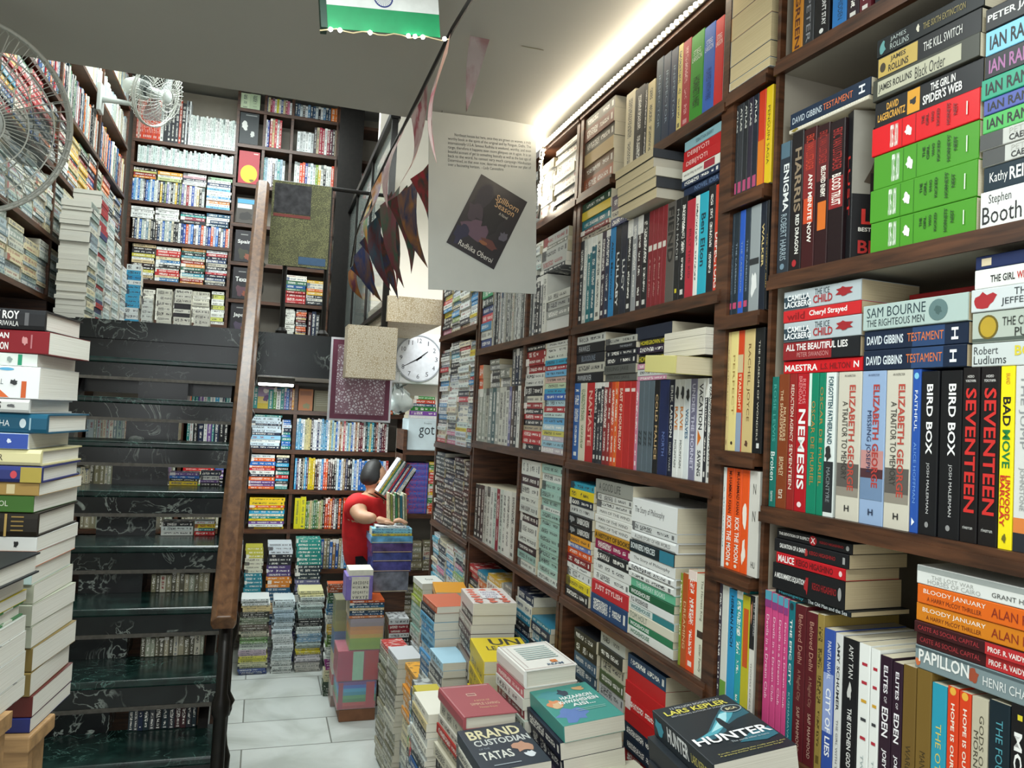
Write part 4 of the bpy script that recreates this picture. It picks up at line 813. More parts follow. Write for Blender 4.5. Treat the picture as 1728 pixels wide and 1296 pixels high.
stand(FR, 1.485, 1215, 640, 1300, 636, 548, 543, [(1218, None), (1231, '#c9b27a', dict(tx=[('RACHEL JOYCE', '#7a5a2c', .15, .75, .3, .65), ('#blob', '#5a3a2c', .9, .96, .2, .7)])), (1244, '#dccb86', dict(tx=[('PERFECT', '#9a7a3c', .2, .7, .3, .6), ('#oval', '#3a2a20', .92, .95, .3, .6)])), (1254, '#c8411c', dict(tx=[('#rect', '#c9b890', .2, .35, 0, 1), ('*STARLIGHT', '#f0d8b0', .36, .66, .2, .7), ('#rect', '#8f9fb4', .68, 1, 0, 1)])), (1272, '#c9b27a', dict(tx=[('RACHEL JOYCE', '#6a4a24', .12, .75, .3, .65), ('#blob', '#5a3a2c', .9, .96, .3, .7)])), (1290, '#17191b', dict(tx=[('THE MUSEUM OF WONDERS', '#cfc9b8', .1, .9, .4, .58), ('#rect', '#d8d8d4', .92, .96, .2, .5)]))], ROWB('third shelf'), prio=3, d=.11)
KM = [('*MUHAMMAD KHAN', '#5a1c0c', .03, .45, .25, .65), ('*KICK THE MOON', '#f6f0e8', .48, .92, .15, .75), ('#oval', '#f0e0d0', .94, .975, .3, .7)]
stand(FR, 1.275, 1209, 860, 1291, 860, 754, 752, [(1213, None), (1216, '#dfe0d8'), (1224, '#d5dad6', dict(tx=[('a thousand', '#3a8a9a', .2, .8, .3, .6)])), (1237.5, '#e0541c', dict(tx=KM)), (1250.5, '#e0541c', dict(tx=KM)), (1263, '#e0541c', dict(tx=[('#blob', '#f4e8dc', .3, .6, .1, .9), ('#blob', '#f4e8dc', .65, .95, .1, .9)])), (1290, '#cfccc4', dict(dt=24, tx=[('N', '#55534e', .12, .22, .3, .6, 'h'), ('N', '#55534e', .38, .48, .3, .6, 'h'), ('HU', '#55534e', .86, .92, .2, .6, 'h')]))], ROWB('fourth shelf'), prio=3, d=.12)

# ------------------------------------------------------------------ wide middle bookcase
RC = lambda s: s+' of wide middle bookcase'
# under the light strip
stand(FR, 2.150, 1072, 240, 1228, 130, 128, 22, [(1104, None), (1116, '#22384a', dict(tx=[('INSPECTOR', '#8fa6b8', .2, .8, .3, .6)])), (1129, '#1d3048', dict(tx=[('INSPECTOR', '#8fa6b8', .2, .8, .3, .6)])), (1141, '#1b2c48', dict(tx=[('INSPECTOR', '#8fa6b8', .2, .8, .3, .6)])), (1149, '#d2c27a'), (1163, '#a02a34', dict(ink='#d0a0a0')),
 (1185, '#2f8a22', dict(tx=[('STIEG', '#e0e8dc', .18, .24, .2, .8, 'h'), ('LARSSON', '#e0e8dc', .25, .31, .1, .9, 'h'), ('*HORNETS NEST', '#15400e', .5, .85, .2, .75)])), (1204, '#2a5cae', dict(tx=[('STIEG', '#e0e8f0', .16, .22, .2, .8, 'h'), ('LARSSON', '#e0e8f0', .23, .29, .1, .9, 'h'), ('*PLAYED WITH FIRE', '#143a80', .5, .85, .2, .7)])), (1219, '#c01f22', dict(tx=[('STIEG', '#f0e0dc', .18, .24, .2, .8, 'h'), ('LARSSON', '#f0e0dc', .25, .31, .1, .9, 'h')])), (1227, '#a9adb0')], RC('top shelf'), prio=2, d=.12)
zb = 2.151
lie(FR, 985, 1036, [316, 292, 268, 245, 222, 198, 178], [('#8c4a2a', {}), ('#6a4f3c', {}), ('#b09a70', dict(tx=[('THE KING', '#4a3a20', .2, .8, .2, .8)])), ('#57524a', {}), ('#6c4438', {}), ('#5c5a50', {})], 'pile under the light strip', base=2.151, prio=1, d=.08)
# the second row
stand(FR, 1.785, 968, 470, 1218, 400, 414, 304, [(976, None), (984, '#2a2c30'), (990, '#b8bab4'), (997, '#1f6a70'), (1005, '#1f5a68'), (1014, '#d0cfc4'), (1021, '#2d2030'), (1028, '#1d2a44'), (1037, '#1f7ab0', dict(tx=[('*Alex Marwood', '#0e2a3c', .15, .8, .3, .7)])), (1047, '#1b1d22', dict(tx=[('*LULLABY', '#e4e4e0', .3, .9, .25, .7)])), (1057, '#1d2230', dict(tx=[('*LUCY', '#d8d8d4', .4, .75, .25, .7)])), (1066, '#1a1c20'), (1074, '#8d8f90'), (1083, '#2a1c20'), (1093, '#141518'),
 (1101, '#7c1d24', dict(tx=[('#rect', '#d6cfc4', .36, .42, .1, .9), ('A Blood Affair', '#c89890', .5, .9, .3, .6)])), (1109, '#7c1d24', dict(tx=[('#rect', '#d6cfc4', .36, .42, .1, .9), ('A Blood Affair', '#c89890', .5, .9, .3, .6)])), (1117, '#7c1d24', dict(tx=[('#rect', '#d6cfc4', .36, .42, .1, .9), ('A Blood Affair', '#c89890', .5, .9, .3, .6)])), (1124, '#7c1d24', dict(tx=[('#rect', '#d6cfc4', .36, .42, .1, .9)])),
 (1138, '#57524c', dict(tx=[('*FIEND', '#1d1b19', .05, .6, .15, .85)])), (1147, '#191a1c', dict(tx=[('#rect', '#d8c830', .88, .92, .3, .7), ('MAN MADE', '#b8b8b4', .1, .6, .3, .7)])), (1157, '#141517'), (1171, '#ae2838', dict(dt=10, tx=[('BILLY THE KID', '#5a0f1c', .3, .8, .35, .65)])), (1178, '#dcdcd4', dict(dt=8)), (1193, '#27a3b8', dict(dt=8, tx=[('*Ben Elton', '#0d3a48', .2, .72, .2, .75)])), (1205, '#1b1c20', dict(dt=2)), (1217, '#c83a24', dict(dt=4, tx=[('*DEFECTORS', '#f2e8e0', .45, .97, .15, .85)]))], RC('second shelf'), prio=2, d=.13)
lie(FR, 975, 1030, [412, 402, 392, 370, 352, 334], [('#b9b0a0', {}), ('#7a2a2c', {}), ('#23707c', {}), ('#cdb42c', dict(tx=[('*DOUBLE', '#3a3210', .1, .9, .2, .8)])), ('#20402c', {})], 'lying stack over teal spines, second shelf', prio=1, d=.13)
lie(FR, 1032, 1060, [392, 378, 364, 340], [('#2b3560', {}), ('#b8b4a4', {}), ('#4a3f52', {})], 'small lying stack beside page edges, second shelf', prio=1, d=.12)
for (x0, x1, y0, y1, nn, oo) in ((1060, 1150, 352, 306, 3, .02), (1052, 1150, 298, 246, 2, .03)):
    ua = -1.56; z0 = 2.013 if nn == 3 else z1
    z1 = z0
    for k in range(nn):
        t = (.022, .023, .020)[k] if nn == 3 else (.021, .019)[k]
        book(mtx(FR.at(-1.51+.004*k, z1+t/2, -oo-.004*k), UP, -FR.u, -FR.n) @ Matrix.Translation((0, 0, -.13)), t-.0006, .14, .19, ['#b7b0a0', '#3a3c40', '#c9c4b4'][k], pages='#c8b894', style=0, label=f"paperback turned page edges out, {ORD[k]} from bottom, {'lower' if nn == 3 else 'upper'} pale pile on second shelf", group='pale piles turned page edges out', prio=1); z1 += t
stand(FR, z1+.0005, 1056, 200, 1104, 190, 160, 135, [(1071, '#cfc5a8'), (1087, '#17191c'), (1092, '#26282c'), (1104, '#cdbf94')], 'on the pale pile under the light strip', prio=1, d=.11)
lie(FR, 1154, 1232, [297, 283, 270, 253, 235, 217, 200], [('#1c2c48', dict(tx=[('NOVEL IDEA', '#6f8ab0', .3, .9, .2, .8)])), ('#1c2c48', {}), ('#dcdad0', dict(tx=[('one last thing my mother', '#3a3a3a', .05, .55, .3, .7), ('#rect', '#a02a3a', .58, .85, .1, .9)])), ('#b81f24', dict(tx=[('DEBIJYOTI', '#f0d8d0', .1, .65, .2, .8)])), ('#b81f24', dict(tx=[('DEBIJYOTI', '#f0d8d0', .1, .65, .2, .8)])), ('#8ab0b8', dict(tx=[('SEBASTIAN BARRY', '#2a4450', .3, .75, .3, .7)]))], 'lying stack with red pair, second shelf', prio=2, d=.12)
# third row
stand(FR, 1.420, 967, 715, 1217, 728, 647, 637, [(977, '#2a5a9a'), (988, '#cfc9b4', dict(ink='#5a7a4a')), (1001, '#b01f22', dict(tx=[('*NAMASTE', '#e8b0a0', .1, .8, .2, .7)])), (1007, '#1c1e24'), (1012, '#23232a'), (1017, '#2a2d33'), (1024, '#7d1f1f'), (1030, '#8a2420'), (1036, '#c8481c'), (1041, '#d0621f'), (1051, '#b92a1e', dict(tx=[('*EAST OF HOUNSLOW', '#f0dcc8', .08, .8, .2, .7)])), (1062, '#b02320', dict(tx=[('#rect', '#e8d8d0', .08, .12, .1, .9)])), (1071, '#a82422', dict(tx=[('#rect', '#e8d8d0', .08, .12, .1, .9)])), (1076, '#c07890'),
 (1085, '#55626a', dict(tx=[('*ZZZ', '#1d2226', .55, .72, .2, .8)])), (1093, '#55626a', dict(tx=[('*ZZZ', '#1d2226', .55, .72, .2, .8)])), (1102, '#55626a', dict(tx=[('*ZZZ', '#1d2226', .55, .72, .2, .8)])), (1111, '#17181a', dict(tx=[('*COLD MALICE', '#c8a878', .15, .85, .2, .7)])), (1127, '#1d2850', dict(tx=[('NORTH', '#6f84c0', .55, .8, .3, .6)])), (1136, '#161c30', dict(tx=[('*ERIK LARSON', '#dcdcd8', .06, .6, .2, .7), ('DEAD WAKE', '#b0b0ac', .65, .95, .25, .65)])),
 (1145, '#dcdeda', dict(tx=[('#blob', '#2a2d30', .05, .22, .1, .9), ('*RAVE', '#d07a24', .28, .52, .2, .8), ('MOUNTAIN', '#3a3c40', .62, .9, .3, .7)])), (1154, '#dcdeda', dict(tx=[('#blob', '#2a2d30', .05, .22, .1, .9), ('*RAVE', '#d07a24', .28, .52, .2, .8), ('MOUNTAIN', '#3a3c40', .62, .9, .3, .7)])), (1163, '#d5dadb', dict(tx=[('#blob', '#1d2024', .08, .25, .1, .9), ('*WOLVES', '#3a6a8a', .3, .6, .2, .8)])), (1174, '#76748c', dict(tx=[('*UNDER THE HORNET', '#d0cfe0', .05, .9, .2, .75)])), (1187, '#dcdcd8', dict(tx=[('*VACATION', '#2a2c30', .05, .5, .15, .7), ('#tri', '#d0701c', .5, .66, .25, .75), ('*SAVING', '#3a3c40', .7, .95, .2, .7)])), (1193, '#2c2e33'), (1202, '#d8d8d2'), (1217, '#b8481f', dict(tx=[('KOLYMSKY HEIGHTS', '#e0b890', .1, .9, .35, .6)]))], RC('third shelf'), prio=3, d=.13)
lie(FR, 970, 1019, [645, 629, 613, 597, 581, 567], [('#191b20', dict(tx=[('PAWNBROKER', '#c9cdd0', .1, .6, .2, .8)])), ('#b4b2a6', {}), ('#22252c', dict(tx=[('BLOODLINE', '#8d98a8', .2, .7, .2, .8)])), ('#191b20', dict(tx=[('FAWKES', '#c9cdd0', .1, .5, .2, .8)])), ('#c6c7c1', {})], 'dark lying stack, third shelf', prio=2, d=.13)
lie(FR, 1021, 1074, [642, 630, 615, 601, 591, 581, 570], [('#5a5c58', dict(tx=[('FEELING JAKE', '#2a2c2a', .05, .8, .2, .8)])), ('#5a5c58', dict(tx=[('FEELING JAKE', '#2a2c2a', .05, .8, .2, .8)])), ('#1d2028', {}), ('#23262e', {}), ('#181a20', dict(tx=[('THE REQUEST', '#b8bcc0', .5, .9, .3, .7)])), ('#a9a9a0', {})], 'grey and black lying stack, third shelf', prio=2, d=.13)
lie(FR, 1077, 1128, [641, 634, 622, 613, 597, 584, 572], [('#c98aa4', {}), ('#c6c8c4', {}), ('#c48aa2', {}), ('#15151a', dict(tx=[('*HOMEGROWN HERO', '#cdbf2c', .02, .98, .2, .85)])), ('#2a1e34', {}), ('#15151a', dict(tx=[('*HOMEGROWN HERO', '#cdbf2c', .02, .98, .2, .85)]))], 'lying stack with yellow capitals, third shelf', prio=2, d=.13)
lie(FR, 1072, 1134, [566, 545], [('#1b2334', dict(tx=[('Alchemy', '#7f8ea8', .3, .8, .2, .8)]))], 'single navy book over the yellow capitals', prio=1, d=.14)
zr = FR.rest(-1.47, -1.29, 1.42)
for k, t in enumerate((.042, .012, .026, .014)):
    if k == 0: 
        book(mtx(FR.at(-1.318, zr+.02, -.075), (UP+FR.u*.06).normalized(), FR.n, -(FR.u-UP*.06).normalized()), .034, .125, .19, '#c7bf7c', '#3a3420', pages='#cfc4a4', style=0, cover=[('YOU ARE A STORY', '#4a4424', .15, .8, .2, .3), ('READ IT LOUD', '#4a4424', .2, .75, .4, .5), ('#rect', '#a8281c', 0, 1, .95, 1), ('#oval', '#4a3a24', .05, .2, .1, .3)], label='cream book jutting out over the shelf with splayed pages', prio=3)
    else: book(mtx(FR.at(-1.314, zr+t/2, -.012), UP, -FR.n, FR.u) @ Matrix.Translation((0, -.12, -.15)), t-.0006, .16, .13, '#2b2d33' if k == 2 else '#77706a', pages='#d2cdbf', style=0, label=f"book with page edges out, {ORD[k-1]} above the jutting cream one", group='page edges out on third shelf', prio=1)
    zr += t
# fourth row: three lying stacks and four standing
lie(FR, 951, 1000, [983, 965, 949, 934, 925, 911, 899, 890, 878, 861, 843, 829, 817, 802, 791], [('#17181a', {}), ('#d8c41f', {}), ('#d5d8d6', {}), ('#dfe1de', {}), ('#7a1f22', {}), ('#d5541f', {}), ('#6a7ab4', {}), ('#d8952a', {}), ('#1b1c1f', dict(tx=[('#blob', '#8d8f90', .02, .3, .05, .95), ('*UNBROKEN', '#e0e0dc', .4, .9, .2, .8)])), ('#1b1c1f', dict(tx=[('#blob', '#8d8f90', .02, .3, .05, .95), ('*UNBROKEN', '#e0e0dc', .4, .9, .2, .8)])), ('#c8cac6', {}), ('#1a2430', {}), ('#d9c01f', {}), ('#2a93ac', {}), ][:14], 'lying stack with yellow and orange, fourth shelf', base=1.055, prio=2, d=.12)
lie(FR, 1002, 1066, [1043, 1010, 986, 969, 952, 933, 916, 902, 888, 875, 862, 850, 838, 815], [('#1f3f68', {}), ('#b8262e', dict(tx=[('*JUST STYLISH', '#f0d0cc', .1, .85, .2, .7)])), ('#dfe1dd', {}), ('#d8dad6', {}), ('#24272a', {}), ('#8f1f4c', {}), ('#b8861f', dict(tx=[('*A HISTORY OF BOOKS', '#2a2010', .02, .95, .2, .8)])), ('#dcdcd6', dict(tx=[('MAN OF THE WIND', '#3a3a3a', .1, .9, .3, .7)])), ('#dcdcd6', dict(tx=[('MAN OF THE WIND', '#3a3a3a', .1, .9, .3, .7)])), ('#dcdcd6', dict(tx=[('MAN OF THE WIND', '#3a3a3a', .1, .9, .3, .7)])), ('#d5d6d0', {}), ('#c9cac4', {}), ('#8f9088', dict(tx=[('A GOOD LIFE', '#3a3c38', .1, .7, .2, .8)]))], 'pale lying stack in the middle, fourth shelf', base=1.055, prio=2, d=.12)
lie(FR, 1062, 1140, [1078, 1062, 1050, 1034, 1022, 1008, 994, 980, 966, 953, 935, 915, 898, 884, 844], [('#d5d8d2', dict(tx=[('*WODEHOUSE', '#2a6a4a', .05, .5, .2, .7)])), ('#24704a', dict(tx=[('*WODEHOUSE', '#e8ece6', .05, .5, .2, .8)])), ('#cfcbb8', dict(tx=[('TOM HOLT', '#5a6a5a', .05, .45, .15, .8)])), ('#cfd8d4', dict(tx=[('*WODEHOUSE', '#2a6a6a', .05, .5, .2, .8), ('#rect', '#2a7a80', .55, 1, 0, 1)])), ('#d8dad8', dict(tx=[('*P.G. WODEHOUSE', '#2a2c30', .05, .45, .2, .8)])), ('#1f5a3a', dict(tx=[('*WODEHOUSE', '#e8ece6', .05, .5, .2, .8)])), ('#62b08c', dict(tx=[('THE SHIVERY BOOKS', '#e8f0ea', .15, .8, .2, .8)])), ('#dadcd8', dict(hard=True)), ('#dcdedc', dict(hard=True)), ('#d9dbd8', dict(tx=[('The Story of Philosophy', '#3a3a3c', .1, .9, .3, .7)])), ('#17262c', dict(tx=[('*BONNIERS MERCIES', '#d8e0e0', .04, .6, .15, .7), ('#rect', '#2a7a90', .7, 1, 0, 1)])), ('#d8dad8', dict(hard=True, tx=[('A LOVE STORY OF HER WORLD', '#3a3a3a', .1, .9, .3, .7)])), ('#cfd2d0', {}), ('#e0e2e0', dict(tx=[('The Story of Philosophy', '#2a2a2c', .08, .75, .3, .65)]))], 'white and green lying stack, fourth shelf', base=1.055, prio=3, d=.135)
stand(FR, 1.055, 1145, 1060, 1208, 1090, 965, 972, [(1149, '#7d8a2c'), (1158, '#a8501f', dict(tx=[('DREAMING', '#e0c090', .3, .8, .2, .7)])), (1172, '#d8481c', dict(dt=-6)), (1190, '#d5d4c0', dict(tx=[('The Harvest King', '#5a5a4a', .05, .45, .3, .6), ('#rect', '#3a2a20', .55, .62, .2, .8), ('sister Family', '#6a6a5a', .68, .95, .3, .6)])), (1207, '#d5d4c0', dict(dt=-4, tx=[('The Harvest King', '#5a5a4a', .05, .45, .3, .6), ('#rect', '#3a2a20', .55, .62, .2, .8), ('sister Family', '#6a6a5a', .68, .95, .3, .6)]))], RC('fourth shelf'), prio=2, d=.13)
stand(FR, 1.020, 1210, 1110, 1288, 1150, 984, 1000, [(1215, '#3a3440', dict(dt=-6)), (1226, '#d0d2ca', dict(tx=[('#rect', '#6a9a3a', .75, 1, 0, 1)])), (1239, '#2a8fc0', dict(dt=4, tx=[('*HERMAN KOCH', '#0d2c44', .05, .45, .3, .7)])), (1249, '#2a9a9c', dict(dt=4)), (1262, '#b9b02a', dict(dt=10, tx=[('#rect', '#c8561c', .1, .55, .1, .8)])), (1287, '#d8d6cc', dict(dt=4, tx=[('#rect', '#16171a', 0, .4, 0, 1), ('#blob', '#b07a5c', .02, .22, .4, 1), ('ELIF SHAFAK', '#d8d8d8', .05, .3, .08, .28), ('THOMAS KENEALLY', '#8a8a84', .5, .9, .3, .6)]))], ROWB('lowest visible shelf'), prio=2, d=.12)
# fifth row, low
def lows(x0, x1, yt, cols, row, tx={}, prio=0, d=.13):
    ua, ub = FR.px(x0, yt)[0], FR.px(x1, yt)[0]; ua, ub = clamp(FR, ua, ub); zt_ = min(FR.px(x0, yt)[1], 1.025); z = .6606; n = int((zt_-z)/.029)
    for k in range(n):
        c = cols[max(0, len(cols)-n+k)]; t = (zt_-.6606)/n
        book(lie_m(FR, ub-R.uniform(0, .004), z+t/2, R.uniform(-.003, .004)), t-.0006, ub-ua-.006, d, c, '#e8e6de' if sum(hexc(c)) < 1.1 else '#2a2a30', texts=tx.get(k-n, ()), label=f"{cname(c)} paperback, {ORD[n-1-k]+' from the top' if k < n-1 else 'topmost'}, {row}", group=row, prio=prio); z += t
lows(970, 1010, 1056, ['#16171a', '#3a2a38', '#2a2438', '#b8a0b0', '#3a2c40', '#2a2438', '#1f2a3c', '#22303a', '#2a4a60', '#3a5a74', '#1a1c20', '#24262a'], 'dark low stack behind the white-topped pile')
lows(1012, 1056, 1062, ['#16171a', '#1a1c24', '#b8501f', '#2a2c38', '#c86a24', '#3a3050', '#3a4a5c', '#c0c2c0', '#4a5a3a', '#b8b4a0', '#2a2c2a', '#b8b9b0'], 'mixed low stack beside the red books')
lows(1058, 1126, 1100, ['#16171a', '#c8a83a', '#2a6a4a', '#23402c', '#a02428', '#1c2a3a', '#1c2a3a', '#b01f22', '#c02024', '#b81f22', '#b81f22', '#1d3a5a'], 'red low stack above the black thriller pile', {-5: [('*THE TWIN SISTERS', '#f0dcd0', .1, .9, .2, .8)], -2: [('REBEL SULTANS', '#e0a8a0', .1, .8, .3, .7)], -3: [('REBEL SULTANS', '#e0a8a0', .1, .8, .3, .7)]}, 1)
fill_lie(FR, -2.0, -1.3, .284, .62, 'mix')

# ------------------------------------------------------------------ bookcase behind the poster
RDD = lambda s: s+' of bookcase behind poster'
lie(FR, 809, 831, [590, 576, 562, 549, 536, 523, 509, 495], ['#3a4a7a', '#c8c9c0', '#3f7aa0', '#b8444c', '#2a3f6a', '#2a3a3c', '#2a8a5a'], 'narrow lying stack behind the poster', base=1.787, prio=0)
fill_stand(FR, -2.93, -2.36, 1.788, .19, .215, 'grey', t0=.012, t1=.022)
stand(FR, 1.787, 905, 500, 922, 500, 470, 462, [(911, '#2a2c30'), (916, '#55585a'), (922, '#c5c4bb')], RDD('second shelf'), prio=0)
lie(FR, 922, 963, [556, 535, 521, 507, 494], [('#c9c9c4', dict(tx=[('TO SAVE', '#b0305a', .1, .6, .3, .9), ('#rect', '#2a2430', .65, .95, 0, 1)])), '#8d8f8a', '#a9aaa4', '#bdbdb4'], 'grey lying stack behind the poster', base=1.787, prio=1)
zq = FR.rest(-2.3, -2.05, 1.787)
fill_lie(FR, -2.33, -2.05, zq+.002, 2.13, 'grey', w0=.2, w1=.27, full=.97); fill_lie(FR, -2.43, -2.335, 2.0, 2.1, 'pale')
stand(FR, 1.425, 804, 700, 884, 705, 657, 650, [(808, '#d0d0c8'), (814, '#8f9488'), (819, '#9aa096'), (824, '#a8a89a'), (830, '#7f8884'), (836, '#3f5a5c'), (842, '#9a9c94'), (848, '#c0c0b4'), (853, '#b8b8ae'), (858, '#c6c6bc'), (862, '#6a6a90'), (867, '#4a3a30'), (872, '#25282c'), (877, '#cfcfc8'), (883, '#d0cabc')], RDD('third shelf'), prio=0)
zq = FR.rest(-3.0, -2.5, 1.425)
lie(FR, 801, 815, [657, 640, 618], ['#d0603c', '#d8704a'], 'orange pair behind the poster', prio=0)
fill_lie(FR, -2.86, -2.6, zq+.001, 1.745, 'grey', w0=.12, w1=.14); fill_stand(FR, -2.585, -2.46, zq+.001, .13, .145, 'dark', t0=.03, t1=.05)
lie(FR, 882, 917, [762, 752, 741, 730, 721, 711, 702, 693, 683, 672, 656, 645, 635, 622, 610, 598, 590], ['#1d1e22', '#a82226', '#b02428', '#a89a80', '#1f2024', '#a8262a', '#1f2024', '#8c2222', '#c8c4b4', '#1c1d21', '#c9c9c2', '#cfcfc8', '#8a1f22', '#8a1f22', '#8a1f22', '#1d1e20'], 'red and black lying stack behind the poster', base=1.425, prio=0)
lie(FR, 918, 957, [770, 759, 748, 739, 729, 718, 706, 697, 686, 675, 664, 655, 645, 634, 623, 614, 604, 593, 582, 573], ['#b4aab0', '#8fb4c4', '#b0a8b4', '#c4bc5a', '#a8c4d0', '#5a9ac4', '#b8ccc8', '#9c2428', '#a8c4cc', '#2a5aa8', '#3a93b8', '#b8c8a8', '#c4a89c', '#6aa4c8', '#9c2a34', '#2f93b4', '#c9ccc0', '#cfcfc6', '#d5d5ce'], 'pale blue lying stack next to a post', base=1.425, prio=0)
stand(FR, 1.055, 801, 860, 876, 885, 815, 832, [(806, '#1d1e20'), (811, '#2a2024'), (816, '#3a2528'), (821, '#b0b0a8'), (826, '#c4c4bc'), (832, '#d0d2cc'), (837, '#b9c9c0'), (842, '#8a2038'), (848, '#bfc9c0'), (853, '#d2d4cc'), (861, '#d8d8d0'), (869, '#c9c9c0'), (876, '#2a3440')], RDD('fourth shelf'), prio=0)
lie(FR, 877, 909, [968, 953, 938, 924, 908, 886, 870, 853, 838, 820, 803, 777], ['#d0d4cc', '#8fb0a8', '#33242c', '#cfd2cb', '#d4d6cf', '#3a2830', '#c4c8c2', '#cdd0c8', '#d2d4cc', '#3a2a30', '#d4d6cf'], 'white and brown lying stack above magenta books', base=1.055, prio=0)
lie(FR, 911, 949, [985, 972, 958, 945, 932, 919, 905, 892, 878, 864, 856, 842, 828, 813, 799, 784], ['#cfd6d0', '#a9c4bb', '#9cbdb2', '#9cbdb2', '#9cbdb2', '#9cbdb2', '#9cbdb2', '#9cbdb2', '#9cbdb2', '#d0d6d0', '#9cbdb2', '#9cbdb2', '#9cbdb2', '#d4d8d2', '#9cbdb2'], 'mint green lying stack next to a post', base=1.055, prio=1, d=.12)
fill_lie(FR, -2.43, -2.05, .664, 1.0, 'mix', w0=.14, w1=.2); fill_lie(FR, -3.01, -2.46, .664, 1.0, 'mix')
fill_lie(FR, -3.0, -2.5, .284, .63, 'mix'); fill_lie(FR, -2.43, -2.06, .284, .63, 'mix')
fill_stand(FR, -3.0, -2.46, 2.151, .16, .22, 'pale'); fill_lie(FR, -2.42, -2.06, 2.152, 2.36, 'grey')
# ------------------------------------------------------------------ farthest wall bookcase: columns of small stacks
for a, c, pal in ((1.896, 2.21, 'emix'), (1.391, 1.86, 'emix'), (1.021, 1.35, 'dark'), (.661, .98, 'emix'), (.281, .62, 'mix')):
    fill_lie(FR, -3.72, -3.065, a, c, pal, w0=.13, w1=.2, t0=.012, t1=.026, full=.93)
fill_stand(FR, -3.72, -3.065, 2.251, .10, .13, 'pale')
# ------------------------------------------------------------------ upper floor stock
def ux(F, x, y): return F.px(x, y)[0]
def seg(F, xa, xb, y, z, h, cols, n, label_row=None, hv=.01):
    """a run of n equal spines between two photo columns"""
    a, b = ux(F, xa, y), ux(F, xb, y)
    for k in range(n):
        c = cols[k % len(cols)] if len(cols) < n or True else cols[k]
        u0 = a+(b-a)*k/n; u1 = a+(b-a)*(k+1)/n; u0, u1 = clamp(F, u0, u1)
        if u1-u0 < .005: continue
        ik = '#e8e6de' if sum(hexc(c)) < 1.1 else '#3a4a4a'
        book(stand_m(F, (u0+u1)/2, z+.0004, .004), u1-u0-.0008, min(h-R.uniform(0, hv), ceil_z(F, u0, z)-z-.004), .12, c, ik, prio=-1)
        F.sup.append((u0, u1, z+h))
def faceout(F, x0, x1, y, z, h, col, label, cover, d_=.02):
    a, b = ux(F, x0, y), ux(F, x1, y)
    book(mtx(F.at(a, z+.0005, .012), -F.n, F.u, UP), d_, h, b-a, col, cover=cover, texts=[], label=label, group=None, prio=5)
yy = 230
seg(FU, 229, 238, yy, 3.405, .30, ['#b85a4a', '#c8b0a0'], 3); seg(FU, 238, 270, yy, 3.405, .33, ['#c8381a', '#d0481c', '#b8301a'], 11); seg(FU, 270, 275, yy, 3.405, .34, ['#dfe1dc'], 1)
seg(FU, 275, 301, yy, 3.405, .31, ['#14171e', '#1a1f2c'], 4); seg(FU, 301, 305, yy, 3.405, .33, ['#b03a1c'], 1); seg(FU, 305, 312, yy, 3.405, .31, ['#17191f'], 1); seg(FU, 312, 320, yy, 3.405, .33, ['#dadfe0', '#1b1f26'], 3)
seg(FU, 320, 398, yy, 3.405, .235, ['#dde3df', '#cfd9d4', '#c3d2cc', '#e3e6e2', '#d6d2d2'], 24, hv=.015)
seg(FU, 232, 398, 262, 3.23, .140, ['#dfe5e1', '#c4d6d0', '#d2dedb', '#e4e6e4', '#b4cac6', '#dcd8dc'], 46, hv=.02)
seg(FU, 222, 270, 320, 2.955, .165, ['#2a5fa8', '#7ab0d8', '#d5dee2', '#2f6fb8', '#c9d3cf', '#e0e2de', '#2a2440'], 14); seg(FU, 270, 310, 325, 2.955, .16, ['#c9a82c', '#1d3a5a', '#6a7a4a', '#5a5a9c', '#dfe2e0', '#24262b', '#c5c9c4'], 11)
seg(FU, 310, 345, 330, 2.955, .155, ['#c8ccc8', '#8c2030', '#e0e0da', '#2a4a9a', '#d5d8d5', '#b9a880', '#1d1e22'], 8)
def lies(F, xs, y, z0, z1, pals, t=(.014, .026), d=.14):
    for k in range(len(xs)-1):
        a, b = ux(F, xs[k], y), ux(F, xs[k+1], y); a, b = clamp(F, a, b); z = max(z0, F.rest(a, b, z0)); pal = pals[k % len(pals)]; i = 0
        zl = min(z1, ceil_z(F, (a+b)/2, z0)-.003)
        while True:
            tt = R.uniform(*t)
            if z+tt > zl: break
            c = pal[i % len(pal)] if isinstance(pal, list) else R.choice(PAL[pal]); i += 1
            j = R.uniform(0, .012)
            book(lie_m(F, b-.002-j, z+tt/2+.0006, R.uniform(0, .008)), tt-.0008, b-a-.005-j, min(d, .9*(b-a)), c, '#e8e6de' if sum(hexc(c)) < 1.1 else '#3a3438', R.choice(['#d8d4c6', '#cfc6ae']), prio=-1); z += tt
        F.sup.append((a, b, z))
lies(FU, [348, 397], 330, 2.955, 3.13, [['#6fb0d8', '#d5e0e2', '#c87a3a', '#dfe3e0', '#3f8ab8', '#cfd8d0', '#e4e6e2']])
lies(FU, [221, 266, 309, 351, 394], 288, 2.955, 3.20, [['#c87a2a', '#8c2a24', '#b9b464', '#2a1c14', '#d8b83a'], ['#b9c08a', '#dfe1d8', '#d8952a', '#c8a83a'], ['#e3e5e2', '#d5d8d8', '#3a3a4a', '#c9a0a8'], ['#23355a', '#dfe5e0', '#9ac09a', '#d8e0e0']])
seg(FU, 222, 300, 395, 2.675, .155, ['#3a2c24', '#1d3a5a', '#dcd8c8', '#2a5fa8', '#9aa8a0', '#d8dad4', '#5a7a8a', '#d0c8b0', '#17191c', '#202428'], 20); seg(FU, 300, 393, 400, 2.675, .15, ['#d5d8d5', '#1d3a6a', '#2a4a9a', '#c8501c', '#b8b8c8', '#2f6fb8', '#3a1c28', '#dfe2e0', '#1f4f86', '#c9532c'], 22)
